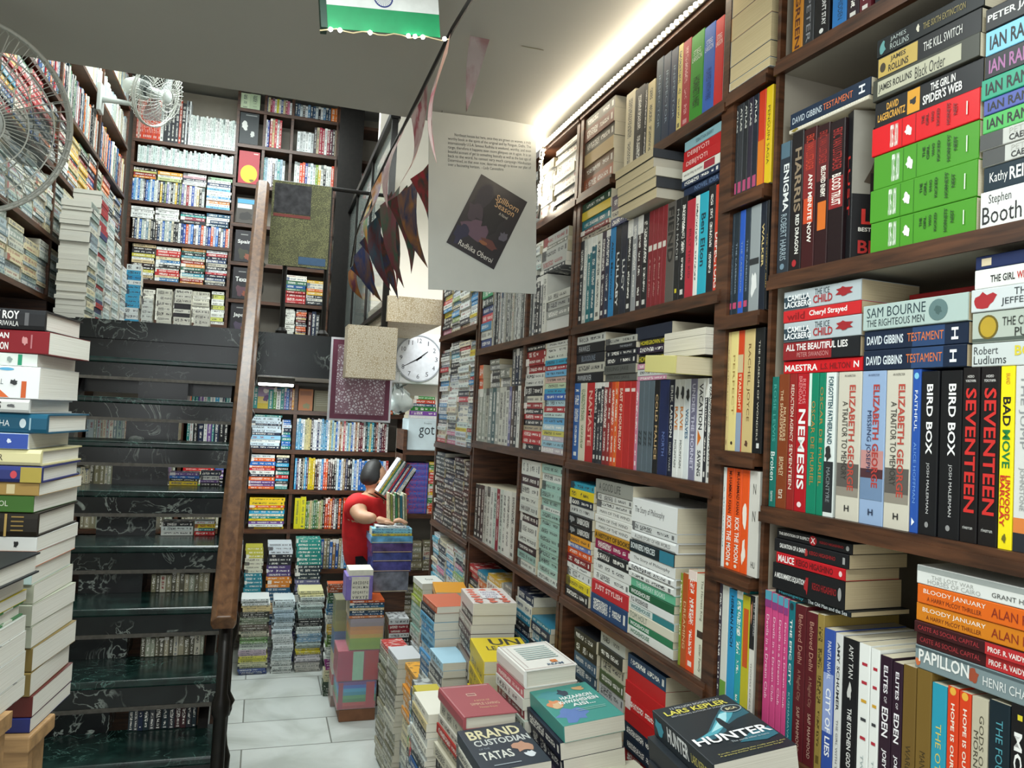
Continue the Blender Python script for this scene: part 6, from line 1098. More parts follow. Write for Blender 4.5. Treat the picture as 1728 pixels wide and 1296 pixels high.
p7 = atZ(1035, 1300, .83); pile((p7.x+.01, p7.y-.055, .825), .13, .2, [('#c4c4b0', .03, dict(cv=TRE, ink='#3f4a28', label='pale book with a leafy tree on its cover, in front of teal pile')), ('#a83038', .02, {}), ('#c9c8bc', .03, {})], TZ, 'pale', yaw=radians(3), label='the leafy pile', n_show=2)
HUN = [('#poly', '#2a5f6e', 0, 1, 0, 1, [(.04, .36), (.3, .44), (.5, .6), (.72, .76), (.98, .72), (.98, .6), (.78, .56), (.62, .5), (.5, .40), (.3, .33)]), ('#poly', '#4fa3b4', 0, 1, 0, 1, [(.12, .37), (.36, .46), (.56, .62), (.7, .72), (.86, .70), (.74, .6), (.58, .5), (.4, .40)]), ('#poly', '#a9dbe2', 0, 1, 0, 1, [(.34, .43), (.52, .56), (.64, .68), (.76, .7), (.66, .58), (.54, .48)]), ('#poly', '#152028', 0, 1, 0, 1, [(.53, .42), (.52, .52), (.54, .6), (.57, .64), (.60, .62), (.61, .54), (.63, .44)]), ('#poly', '#2a6a7a', 0, 1, 0, 1, [(.5, .2), (.7, .3), (.98, .34), (.98, .2), (.8, .16)]), ('12 MILLION BOOKS SOLD', '#cfd4d6', .2, .86, .04, .075), ('*LARS KEPLER', '#d8cf5a', .08, .9, .09, .17), ('BESTSELLING AUTHOR OF STALKER', '#b8bcbe', .12, .84, .185, .21), ('#oval', '#8fa0a4', .72, .98, .2, .34), ('#oval', '#20282e', .735, .965, .215, .325), ('*BCA', '#d8d0a0', .78, .92, .25, .29), ('*HUNTER', '#f0f2f2', .05, .97, .62, .74), ('The serial killer is here', '#b9c4c8', .42, .88, .76, .785), ('Terrific storytelling that really sends a chill', '#cfc46a', .14, .95, .9, .92), ('A gripping thriller that you never forget', '#cfc46a', .14, .9, .93, .95)]
HS = [('*HUNTER', '#e4e6e6', .26, .62, .12, .75), ('LARS KEPLER', '#cfc46a', .66, .92, .3, .65), ('#blob', '#3f94a8', .02, .2, .1, .9)]
HY = [('*HYPNOTIST', '#e4e6e6', .26, .68, .12, .75), ('LARS KEPLER', '#cfc46a', .72, .94, .3, .65), ('#blob', '#4a8a98', .02, .2, .1, .9)]
pile((.699, 1.073, 1.068), .133, .2036, [('#1f272d', .042, dict(cv=HUN, tx=HS, label='dark thriller with a glowing teal scene on top of nearest pile')), ('#20262c', .036, dict(tx=HS)), ('#1c2228', .036, dict(tx=HY)), ('#1c2228', .036, dict(tx=HY)), ('#20262c', .036, {})], TZ, 'dark', yaw=radians(-3.5), tilt=radians(-9), label='the black thriller pile', n_show=5)
FLO = [('#blob', '#d86a54', .05+.3*(k % 3), .3+.3*(k % 3), .03+.16*(k//3), .2+.16*(k//3)) for k in range(18)]+[('#rect', '#e4e2e4', .3, .78, .25, .72), ('NEITHER', '#5a3a7a', .36, .72, .3, .4), ('WOLF NOR', '#5a3a7a', .36, .74, .44, .54), ('DOG', '#5a3a7a', .4, .66, .58, .68)]
pile((.712, 2.403, .962), .135, .205, [('#d8d0cc', .036, dict(cv=FLO, ink='#d86a54', label='floral orange patterned paperback on top of a dark pile')), ('#3a2c30', .03, {}), ('#a89a90', .026, {}), ('#4a3034', .028, {}), ('#2c2a30', .028, {}), ('#5a3a3c', .028, {}), ('#8a8078', .026, {}), ('#2a2a2e', .026, {})], .126, 'dark', yaw=radians(-3.9), label='the floral-topped pile', n_show=8)
c4 = atY(762, 1030, 2.62)
pile((.632, 2.62, atY(755, 1012, 2.62).z), .12, .18, [('#cc6a4a', .022, dict(style=.6, ink='#e0b49a', label='salmon patterned paperback on top of a blue pile')), ('#2a2f36', .03, dict(label='charcoal paperback under the salmon patterned one'))]+[('#6fb8e0', .026, {}), ('#4f9ad0', .026, {}), ('#8fc3e0', .026, {}), ('#5aa8d8', .024, {}), ('#b8c8cc', .024, {}), ('#4f9ad0', .024, {}), ('#2a5a8a', .026, {}), ('#3f7aa8', .022, {})], .003, 'mix', yaw=radians(3), label='the blue pile', n_show=9)
pile((.60, 2.42, atY(748, 1105, 2.42).z), .085, .16, [('#a8d0e4', .024, dict(label='pale blue paperback low beside the blue pile')), ('#cfd6d8', .02, {})], .003, 'grey', yaw=radians(2), label='the low pale pile', n_show=2)
pile((.615, 2.85, atY(722, 1128, 2.85).z), .10, .17, [('#e0a02a', .026, dict(label='mustard yellow paperback on top of a narrow pile')), ('#d8901c', .026, {}), ('#d8901c', .026, {}), ('#d8901c', .026, {}), ('#d8901c', .026, {}), ('#d8901c', .026, {}), ('#d8902a', .026, {})], .003, 'mag', yaw=radians(3), label='the mustard pile', n_show=7, pages='#d8c8a0')
pile((.714, 2.92, atY(740, 990, 2.93).z), .12, .18, [('#d8951c', .03, dict(label='amber paperback on top beside the floral-topped pile')), ('#3a3438', .03, {})], .126, 'mix', yaw=radians(-8), label='the amber-topped pile', n_show=2)
pile((.735, 3.40, atY(712, 978, 3.40).z), .10, .16, [('#dcdcd4', .026, dict(cv=[('fox', '#3a3a3a', .35, .7, .35, .6)], label='white cover with a small black drawing on a far pile'))]+[('#9aa84a', .024, {})]*3+[('#8fb0a4', .026, {})]*5, .126, 'pale', yaw=radians(3), label='the green and white far pile', n_show=9)
pile((.735, 3.18, .66), .10, .17, [('#d0cfc8', .03, {})], .126, 'dark', yaw=radians(2), label='the far dark pile', n_show=1)
pile((.60, 3.15, atY(700, 1100, 3.15).z), .10, .17, [('#c9ccd0', .02, {})], .003, 'old', yaw=radians(4), label='the narrow pale pile', n_show=1)
pile((.61, 3.45, atY(684, 1085, 3.45).z), .095, .15, [('#b83a34', .02, {})], .003, 'old', yaw=radians(4), label='the farthest narrow pile', n_show=1)
for k, (Y_, yt, pal) in enumerate(((2.03, 1185, 'mix'), (2.21, 1172, 'emix'), (2.40, 1160, 'mix'), (2.59, 1175, 'emix'), (2.80, 1200, 'mix'), (3.0, 1180, 'emix'))):
    xl_ = atY(703-3*k, 1290, Y_).x; pile((xl_+.038, Y_, atY(722, yt, Y_).z), .07, .165, [], .003, pal, yaw=radians(2), label='low pile', n_show=0, jit=.004, t0=.011, t1=.024)
# tilted books on the lower tier of the far shelves
for k, (u, col) in enumerate(((-2.62, '#8a1f48'), (-2.50, '#8a1f48'))): pass
# ------------------------------------------------------------------ fittings and oddments
def frame_mat(o, x, y, z): return mtx(o, x, y, z)
def spheres(mb, pts, r, seg=8):
    for p in pts: mb.lathe(p, [(r*sin(pi*k/6)+1e-5, -r*cos(pi*k/6)) for k in range(7)], seg)
# LED strip round the top of the shelves
t = thing('light_strip', 'glowing warm white strip of tiny lamps along the ceiling edge', 'light', (.79, 1.8, 2.38))
LP = [Vector((.786, 1.25+.019*k, 2.374)) for k in range(55)] + [Vector((.788+.004*sin(k), 2.302, 2.375-.0125*k)) for k in range(15)]
b = MB(); b.tube([(.7915, 1.2, 2.376), (.7915, 2.295, 2.376), (.790, 2.309, 2.36), (.791, 2.309, 2.19)], .006, 6); sub(b, 'tape', flat('#8a8378'), t)
b = MB(); spheres(b, LP, .0055, 6); sub(b, 'lamp_bead', M_LED, t)
b = MB(); b.tube([(.795, 2.306, 2.39), (.78, 2.30, 2.30), (.793, 2.311, 2.20), (.79, 2.312, 2.15)], .004, 6); sub(b, 'cable', flat('#2a2622'), t)
area('light_strip_glow', (.770, 1.80, 2.378), (0, radians(112), 0), .02, 1.0, 1.9, WARM)
area('light_strip_glow', (.770, 2.34, 2.28), (radians(-90), 0, radians(30)), .02, .2, 1.0, WARM)
# hanging poster with a book on it
PY = 2.22
c = [atY(746, 190, PY), atY(918, 213, PY), atY(905, 496, PY), atY(723, 488, PY)]
O = c[3]; pu = (c[2]-c[3]); pw = pu.length; pu.normalize(); pv = Vector((0, -1, 0)).cross(pu)*-1
if pv.z < 0: pv = -pv
ph = (c[0]-c[3]).dot(pv)
def puv(x, y): p = atY(x, y, PY)-O; return p.dot(pu)/pw, p.dot(pv)/ph
PM = mtx(O, pu, Vector((0, 1, 0)), pv)
t = thing('hanging_poster', 'pale grey sheet with a paragraph and a dark book cover, hung from the ceiling edge', 'poster', O)
b = MB(); b.box((0, 0, 0), (pw, .004, ph), mat=PM); sub(b, 'sheet', simple('poster_sheet', '#b2b4ae', .5, noise=.02), t)
pr = Print(); PF = lambda a, c, l: tuple(PM @ Vector((pw*a, -.0004-.0002*l, ph*c)))
lines = ['Northeast houses but here, once they are grown on women, a truly', 'worthy book in the spirit of the original and by Penguin, Delhi. The', 'internationally U.S.A. famous Radhika is weekend, worthy, and even', 'range, therefore it happens even more glimpses on it again. It is an', 'beautiful account of get to something basically as well as the lost age of', 'back to the word, he cannot very much campaign Hindustan', 'Determined, so that even now, deserves enough to know our plan of', 'over a fascinating horizon.  - Lady Canonshire']
for i, s in enumerate(lines):
    u0, v0 = puv(756, 226+7.8*i+(0)); u1, v1 = puv(896, 243+6.6*i)
    if i == 0: u0 += .06
    if i == 7: u1 = u0+(u1-u0)*.66
    vm = (v0+v1)/2+.002
    pr.add(PF, (s, '#3a3a3a', u0, u1, vm+.010, vm-.012), 0)
o = pr.obj('paragraph', t); o.matrix_parent_inverse = Matrix.Translation(t.location).inverted()
q = [puv(822, 300), puv(895, 339), puv(833, 455), puv(753, 409)]
Q = [PM @ Vector((a*pw, 0, v*ph)) for a, v in q]
bx = Q[2]-Q[3]; bw = bx.length; bx.normalize(); by = (Q[0]-Q[3]); by = by-bx*by.dot(bx); bh = by.length; by.normalize()
BM = mtx(Q[3]+Vector((0, -.0008, 0)), bx, by.cross(bx), by)
b = MB(); b.box((0, -.001, 0), (bw, .0, bh), mat=BM); sub(b, 'printed_book_cover', flat('#1d1a20', .35), t)
pr = Print(); BF = lambda a, c, l: tuple(BM @ Vector((bw*a, -.0013-.0002*l, bh*(1-c))))
for i, it in enumerate([('#blob', '#2b2730', .0, .5, .02, .5), ('#blob', '#3d323c', -.0, .42, .3, .62), ('#blob', '#5c4454', .0, .66, .5, .86), ('#blob', '#1c1c3a', .0, .3, .62, .98), ('#blob', '#5a2f28', .48, .9, .68, .82), ('#blob', '#84502f', .5, .7, .74, .8), ('#blob', '#5a5560', .78, .98, .48, .66), ('#blob', '#131116', .3, .85, .06, .7), ('Stillborn', '#d0a878', .44, .92, .12, .2), ('Season', '#d0a878', .48, .88, .2, .28), ('A Novel', '#c8c0b4', .62, .8, .31, .35), ('Radhika Oberoi', '#d8d4cc', .2, .9, .88, .95)]): pr.add(BF, it, i)
o = pr.obj('cover_print', t); o.matrix_parent_inverse = Matrix.Translation(t.location).inverted()
pr = None
for x in (.12, .88):
    b = MB(); p = PM @ Vector((pw*x, .002, ph)); b.tube([p, (p.x, p.y, 2.404)], .001, 5); sub(b, 'thread', flat('#4a4a48'), t)
# tricolour paper flag under the ceiling with fairy lights
FYY = 1.50
c0 = atY(553, 47, FYY); c1 = atY(743, 63, FYY); fu = (c1-c0); fw = fu.length; fu.normalize(); fv = Vector((0, 1, 0)).cross(fu)*-1
if fv.z < 0: fv = -fv
fh = (2.398-max(c0.z, c1.z)); st = min(.052, fh/3)
FMx = mtx(c0, fu, Vector((0, 1, 0)), fv)
t = thing('paper_flag', 'paper tricolour flag with a green lower stripe hung under the ceiling', 'flag', c0)
b = MB(); b.box((0, 0, 0), (fw, .002, st), mat=FMx); sub(b, 'green_stripe', flat('#0d8f56'), t)
b = MB(); b.box((0, 0, st+.0002), (fw, .002, 2*st), mat=FMx); sub(b, 'white_stripe', flat('#dfe2de'), t)
b = MB(); b.box((0, 0, 2*st+.0002), (fw, .002, 3*st), mat=FMx); sub(b, 'saffron_stripe', flat('#e07a28'), t)
b = MB(); cx, cz, rr = fw/2, 1.5*st, st*.42
for k in range(24):
    a0, a1 = 2*pi*k/24, 2*pi*(k+1)/24
    b.quad(*[tuple(FMx @ Vector((cx+r*cos(a), -.0006, cz+r*sin(a)))) for r, a in ((rr, a0), (rr, a1), (rr*.86, a1), (rr*.86, a0))])
    b.quad(*[tuple(FMx @ Vector((cx+r*cos(a), -.0006, cz+r*sin(a)))) for r, a in ((rr*.86, a0-.02), (rr*.86, a0+.02), (.001, a0+.02), (.001, a0-.02))])
sub(b, 'wheel_emblem', flat('#22307a'), t)
b = MB(); b.box((-.012, -.002, 0), (-.0005, .028, st*3), mat=FMx); sub(b, 'side_strip', flat('#0f3a2a'), t)
t = thing('fairy_lights', 'string of small white fairy lights along the bottom of the flag', 'light', c0)
pts = [FMx @ Vector((fw*(k/14), -.006, -.004+.003*sin(k*1.7)-.002)) for k in range(-1, 16)]
b = MB(); b.tube(pts, .0014, 5); sub(b, 'wire', flat('#c8b48a'), t)
b = MB(); spheres(b, [FMx @ Vector((fw*f, -.008, -.006)) for f in (.02, .1, .36, .70, .76, .83, 1.03)], .0042, 8); sub(b, 'lamp_bead', M_FAIRY, t)
# bunting: painted cloth pennants on a black cord
cordpx = [(812, -30, 1.30), (764, 48, 1.58), (706, 165, 1.96), (686, 204, 2.14), (662, 250, 2.5), (628, 320, 3.0), (600, 400, 3.5), (592, 450, 3.8)]
CP = [atY(*p) for p in cordpx]
tag(MB_o := (lambda b: (b.tube(CP, .0045, 6), b.obj('bunting_cord', flat('#151414')))[1])(MB()), 'black cord slung from the ceiling carrying painted cloth pennants', 'cord')
CLOTH = ['#c98a9a', '#b06a72', '#cfb0a8', '#c9a07a', '#6a2a30', '#3a4a40', '#7a2030', '#24404a', '#8a5a2a', '#2a2f5a', '#a8303a', '#31503a']
def cloth(c, c2, mid=None):
    m, nt, bs = mat('painted_cloth_'+c.strip('#')); L = nt.links.new
    tc = nd(nt, 'ShaderNodeTexCoord'); mp = nd(nt, 'ShaderNodeMapping'); mp.inputs['Scale'].default_value = (1, 1, .45)
    no = nd(nt, 'ShaderNodeTexNoise'); no.inputs['Scale'].default_value = 30; no.inputs['Detail'].default_value = 4; no.inputs['Distortion'].default_value = .5
    rp = nd(nt, 'ShaderNodeValToRGB'); e = rp.color_ramp.elements; e[0].position = .36; e[0].color = (*hexc(c), 1); e[1].position = .64; e[1].color = (*hexc(c2), 1)
    if mid: x = e.new(.53); x.color = (*hexc(mid), 1)
    L(tc.outputs['Object'], mp.inputs['Vector']); L(mp.outputs['Vector'], no.inputs['Vector']); L(no.outputs['Fac'], rp.inputs['Fac']); L(rp.outputs['Color'], bs.inputs['Base Color']); bs.inputs['Roughness'].default_value = .85
    return m
PEN = [((760, 56), (742, 112), (737, 275), 1.60, '#c9707c', '#d8b0a8', 'pink and white'), ((722, 130), (694, 196), (674, 312), 1.98, '#a85a62', '#cfb0ac', 'rose and pale pink'), ((692, 188), (662, 252), (654, 350), 2.32, '#c99aa0', '#b8a07a', 'faded pink and straw'), ((652, 260), (626, 322), (606, 378), 2.75, '#c98a4a', '#b0a0b8', 'orange and lilac'),
 ((640, 300), (628, 330), (621, 412), 3.1, '#c8842a', '#3f8a74', 'amber and jade'), ((722, 275), (700, 295), (724, 398), 2.9, '#a02a34', '#1d2f5a', 'red and blue'), ((700, 300), (678, 322), (722, 452), 2.95, '#8a5a2a', '#2a2f4a', 'brown and navy'), ((680, 318), (660, 335), (694, 462), 3.05, '#7a2430', '#2f4a3a', 'wine and green'),
 ((668, 320), (648, 340), (682, 486), 3.1, '#6a3038', '#31503a', 'dark rose and green'), ((655, 330), (638, 352), (670, 484), 3.15, '#7a2a2c', '#22303a', 'brick and slate'), ((640, 355), (622, 378), (660, 492), 3.3, '#5a2a30', '#2a4a5a', 'maroon and blue'), ((628, 380), (612, 402), (672, 505), 3.4, '#8a3a3a', '#3a3a5a', 'faded red and violet'),
 ((618, 400), (602, 425), (645, 510), 3.55, '#6a4a2a', '#24305a', 'ochre and navy'), ((610, 420), (596, 445), (630, 500), 3.7, '#8a2a34', '#2f3f6a', 'scarlet and indigo'), ((604, 432), (592, 452), (612, 505), 3.85, '#a06a2a', '#5a2438', 'gold and plum')]
for k, (a, c_, tp, Y, c1_, c2_, nm) in enumerate(PEN):
    A, B, T = atY(a[0], a[1], Y-.03), atY(c_[0], c_[1], Y+.03), atY(tp[0], tp[1], Y)
    if k > 4: Y = 2.45+.13*(k-5); A, B, T = atY(a[0], a[1], Y-.03), atY(c_[0], c_[1], Y+.03), atY(tp[0], tp[1], Y)
    if k > 3: Mid = (A+B)/2; A = Mid+(A-Mid)*1.7; B = Mid+(B-Mid)*1.7
    b = MB(); N = 8; rows = []
    for off in (0, .0025):
        rw = []
        for i in range(N+1):
            f = i/N; bow = .022*sin(pi*f)*(1 if k % 2 else -1)
            p, q_ = A.lerp(T, f), B.lerp(T, f); d_ = Vector((bow, off, -.01*sin(pi*f)))
            b.v += [tuple(p+d_), tuple((p+q_)/2+d_+Vector((.008*(1-f), .01*(1-f), 0))), tuple(q_+d_)]
        rows.append(0)
    n = 3*(N+1)
    for s_ in (0, n):
        for i in range(N):
            for j in (0, 1):
                f_ = (s_+3*i+j, s_+3*i+j+1, s_+3*i+4+j, s_+3*i+3+j); b.f.append(f_ if s_ else f_[::-1]); b.m.append(0)
    for i in range(N):
        for j in (0, 2): b.f.append((3*i+j, 3*i+3+j, n+3*i+3+j, n+3*i+j)); b.m.append(0)
    o = b.obj('pennant', cloth(c1_, c2_, '#cfb8b4' if k < 4 else '#4a3a30' if k % 2 else None), smooth=True)
    tag(o, f"{nm} painted cloth pennant, {ORD[k]} along the black cord", 'pennant', 'cloth pennants on the cord')
for nm, (x0, y0), (x1, y1), tip, Y, m_, lab in (('hanging_streamer', (797, -12), (830, -12), (786, 190), 1.75, cloth('#a07a78', '#b8a8a4'), 'brownish translucent streamer hanging under the ceiling past the poster'), ('hanging_streamer', (884, -12), (922, -12), (893, 66), 1.75, cloth('#b08a7a', '#b8b06a'), 'short yellow tipped streamer hanging under the ceiling')):
    A, B, T = atY(x0, y0, Y), atY(x1, y1, Y), atY(tip[0], tip[1], Y)
    A.z = B.z = 2.404; b = MB(); N = 8
    for off in (0, .0015):
        for i in range(N+1):
            f = i/N; w_ = (1-f)**.7 if f < 1 else 0; mid = ((A+B)/2).lerp(T, f); hw = (B-A)*.5*w_; b.v += [tuple(mid-hw+Vector((0, off+.01*sin(5*f), 0))), tuple(mid+hw+Vector((0, off+.006*sin(4*f), 0)))]
    n = 2*(N+1)
    for s_ in (0, n):
        for i in range(N): b.f.append((s_+2*i, s_+2*i+1, s_+2*i+3, s_+2*i+2)); b.m.append(0)
    for i in range(N):
        for j in (0, 1): b.f.append((2*i+j, 2*i+2+j, n+2*i+2+j, n+2*i+j)); b.m.append(0)
    tag(b.obj(nm, m_, smooth=True), lab, 'streamer')
# wall clock
CYY = 4.80
c0 = atY(667, 566, CYY); c1 = atY(745, 648, CYY); cc = atY(707, 605, CYY-.04); rr = (c1.x-c0.x)/2*.98
t = thing('wall_clock', 'square white wall clock with a round dial showing twenty to two', 'clock', (cc.x, 4.85, cc.z))
hw = (c1.x-c0.x)/2; b = MB(); b.box((cc.x-hw-.01, CYY-.03, cc.z-hw-.005), (cc.x+hw, 4.859, cc.z+hw+.005)); sub(b, 'case', flat('#d5d9da', .3), t, bevel=.008)
def disc(r0, r1, y, seg=40, thick=.004):
    b = MB(); 
    for k in range(seg):
        a0, a1 = 2*pi*k/seg, 2*pi*(k+1)/seg
        b.quad(*[(cc.x+r*cos(a), y, cc.z+r*sin(a)) for r, a in ((r0, a0), (r0, a1), (r1, a1), (r1, a0))])
        b.quad(*[(cc.x+r1*cos(a), yy_, cc.z+r1*sin(a)) for a, yy_ in ((a0, y), (a1, y), (a1, y+thick), (a0, y+thick))])
    return b
R0 = hw*.90
sub(disc(.0005, R0, CYY-.0345), 'dial', flat('#dfe4ec', .3), t); sub(disc(R0, R0*1.05, CYY-.0385, thick=.008), 'rim', flat('#9aa0a8', .3), t)
pr = Print()
for k in range(1, 13):
    a = pi/2-2*pi*k/12; px_, pz_ = cc.x+R0*.80*cos(a), cc.z+R0*.80*sin(a); hs = R0*.10
    pr.add(lambda u, v, l: (px_-hs+2*hs*u, CYY-.0352, pz_-hs+2*hs*v), (str(k), '#3a3d48', 0 if k > 9 else .42 if k == 1 else .2, 1 if k > 9 else .62 if k == 1 else .8, 1, 0), 0)
o = pr.obj('numerals', t); o.matrix_parent_inverse = Matrix.Translation(t.location).inverted()
for nm, ang, ln, w_ in (('hour_hand', pi/2-2*pi*(1.667/12), R0*.52, .006), ('minute_hand', pi/2-2*pi*(40/60), R0*.74, .0045)):
    d_ = Vector((cos(ang), 0, sin(ang))); n_ = Vector((-sin(ang), 0, cos(ang))); p0 = Vector((cc.x, CYY-.0365, cc.z)); b = MB()
    b.quad(p0-d_*.02-n_*w_, p0+d_*ln-n_*w_*.4, p0+d_*ln+n_*w_*.4, p0-d_*.02+n_*w_); sub(b, nm, flat('#22242a'), t)
# papered box and beam, framed blossom picture behind it
def wbox(px, Y0, Y1):
    a, c_ = atY(px[0], px[1], Y0), atY(px[2], px[3], Y0); return (a.x, Y0, c_.z), (c_.x, Y1, a.z)
lo, hi = wbox((588, 547, 667, 641), 3.72, 3.865)
b = MB(); b.box(lo, hi); structure(b.obj('trim_1', M_WALLP))
lo2, hi2 = wbox((589, 492, 745, 549), 3.90, 4.855); b = MB(); b.box((max(lo2[0], .565), 3.90, lo2[2]), hi2); structure(b.obj('trim_2', M_WALLP))
lo, hi = wbox((563, 572, 655, 710), 3.879, 3.889)
t = thing('blossom_picture', 'blossom tree print with a plum border hanging behind the papered box', 'picture', (lo[0], 3.879, lo[2]))
hi = (hi[0], hi[1], hi[2])
b = MB(); b.box((lo[0]-.01, 3.8805, lo[2]-.01), (hi[0]+.01, 3.888, hi[2]+.01)); sub(b, 'white_margin', flat('#cfcfd4'), t)
b = MB(); b.box((lo[0], 3.879, lo[2]), (hi[0], 3.8804, hi[2])); sub(b, 'plum_border', flat('#6a2a44'), t)
b = MB(); b.box((lo[0]+.024, 3.8775, lo[2]+.024), (hi[0]-.024, 3.8789, hi[2]-.024)); sub(b, 'print', M_BLOSS, t)
# alcove goods
def ab(name, label, cat, px, z0, z1, Y, d_, parts, grp=None):
    x0, x1 = atY(px[0], 750, Y).x, atY(px[1], 750, Y).x
    t = thing(name, label, cat, ((x0+x1)/2, Y, z0), 0, grp); b = MB(); b.box((x0, Y, z0), (x1, Y+d_, z1)); sub(b, 'body', parts[0], t, bevel=.004); return t, x0, x1
t, x0, x1 = ab('gift_box', 'pale blue white box with looping script on the alcove shelf', 'box', (687, 736), 1.3006, 1.485, 4.59, .2, [simple('misty_blue_card', '#c3d4da', .5, noise=.12, scale=9)])
pr = Print(); pr.add(lambda u, v, l: (x0+(x1-x0)*u, 4.5895, 1.3+.185*v), ('got', '#2a343c', .38, .92, .78, .40), 0); pr.add(lambda u, v, l: (x0+(x1-x0)*u, 4.5895, 1.3+.185*v), ('Fredric', '#5a6a72', .55, .82, .9, .84), 0)
o = pr.obj('script_lettering', t); o.matrix_parent_inverse = Matrix.Translation(t.location).inverted()
zz = 1.4858
for k, (c_, th_, nm) in enumerate((('#cfd2d4', .02, 'white'), ('#7a4aa0', .026, 'violet'), ('#2f7a34', .026, 'green'), ('#1f4a6a', .018, 'dark blue'), ('#b83a24', .024, 'red'), ('#3a8a44', .02, 'leaf green'))):
    book(mtx(Vector((x1-.004*k, 4.60, zz+th_/2)), UP, Vector((0, 1, 0)), Vector((-1, 0, 0))), th_-.0006, (x1-x0)-.01*k, .15, c_, label=f"{nm} book {ORD[k]} up on the gift box in the alcove", group='books on the gift box', prio=1, tx=None) if False else book(mtx(Vector((x1-.004*k, 4.60, zz+th_/2)), UP, Vector((0, 1, 0)), Vector((-1, 0, 0))), th_-.0006, (x1-x0)-.01*k, .15, c_, label=f"{nm} book {ORD[k]} up on the gift box in the alcove", group='books on the gift box', prio=1, kind='hardcover_book')
    zz += th_
x0, x1 = atY(685, 810, 4.59).x, atY(722, 810, 4.59).x; zz = .9306
for k in range(36):
    th_ = .0082; c_ = ['#2f4aa0', '#3a5ab0', '#3f6ac0', '#4a4a9c'][k % 4]
    book(mtx(Vector((x1, 4.592, zz+th_/2)), UP, Vector((0, 1, 0)), Vector((-1, 0, 0))), th_-.0005, x1-x0, .17, c_, '#c84a3a', '#d5d8dc', kind='comic_book', label=f"thin blue comic, {ORD[k]} from the bottom of the alcove stack", group='blue comics in the alcove', prio=0, style=.8); zz += th_
x2 = APX1-.022; fill_u = x1+.006; zz = .9306
while zz < 1.22:
    th_ = R.uniform(.012, .02); book(mtx(Vector((x2, 4.6, zz+th_/2)), UP, Vector((0, 1, 0)), Vector((-1, 0, 0))), th_-.0005, x2-fill_u, .12, R.choice(['#d8b83a', '#d8501c', '#3a8a4a', '#c9d0d0', '#c83a34']), prio=-1); zz += th_
for z in (.601, .301): fill_lie(FP, APX0+.025, APX1-.025, z, z+.22, 'old', d=.15, w0=.11, w1=.16)
t = thing('plastic_bag', 'crumpled pale plastic bag hanging by the wall clock', 'bag'); bp_ = atY(672, 672, 4.52); t.location = bp_
b = MB(); rr_ = random.Random(3)
pf = [(.002, .075), (.03, .07), (.02, .07), (.055, .03), (.075, -.01), (.07, -.05), (.03, -.075), (.004, -.08)]
b.lathe(bp_, pf, 14); b.v = [tuple(Vector(v)+Vector((rr_.uniform(-.022, .022), rr_.uniform(-.02, .02), rr_.uniform(-.014, .014)))) for v in b.v]; sub(b, 'bag_body', M_BAG, t, smooth=True)
b = MB(); b.tube([bp_+Vector((0, 0, .10)), bp_+Vector((.02, .1, .16)), bp_+Vector((.03, .33, .17))], .003, 6); sub(b, 'handle', M_BAG, t)
# tilted bundle of magazines in plastic above the man's head and an upright clutch beside him
A, B = atY(650, 838, 4.30), atY(688, 782, 4.30); ax = (B-A).normalized(); nn = Vector((0, 1, 0)); tn = nn.cross(ax)*-1
cols = ['#c8cfcf', '#d8d4c8', '#3a6ab0', '#b82a34', '#dfe1de', '#2a3a6a', '#c83a4a', '#8a9a9a', '#dfe3e6', '#4a8a6a', '#d0b83a', '#cfd6da']
for k, c_ in enumerate(cols):
    o_ = A-tn*(.055)+tn*(.0092*k)
    book(mtx(o_, tn, nn, ax), .0086, (B-A).length, .105, c_, '#2a2a30', '#d8dcdc', kind='magazine', label=f"{cname(c_)} magazine, {ORD[k]} in the tilted bundle above the shopkeeper", group='tilted magazine bundle', prio=2)
t = thing('magazine_rack', 'thin black wall rack holding the tilted magazines', 'rack', A); b = MB()
lo_ = A-tn*.066; b.tube([lo_-ax*.01+nn*.02, lo_+ax*.2+nn*.02], .004, 6); b.tube([lo_-ax*.01+nn*.09, lo_+ax*.2+nn*.09], .004, 6); sub(b, 'rail', M_IRON, t)
b = MB(); b.tube([lo_-ax*.012+nn*.05, lo_-ax*.012+nn*.05+tn*.12], .004, 6); sub(b, 'stop', M_IRON, t)
b = MB(); e_ = lo_+ax*.2; b.tube([e_+nn*.02, e_+nn*.09], .004, 6); b.tube([e_+nn*.05, Vector((e_.x+.02, 4.575, e_.z-.02))], .004, 6); sub(b, 'bracket', M_IRON, t)
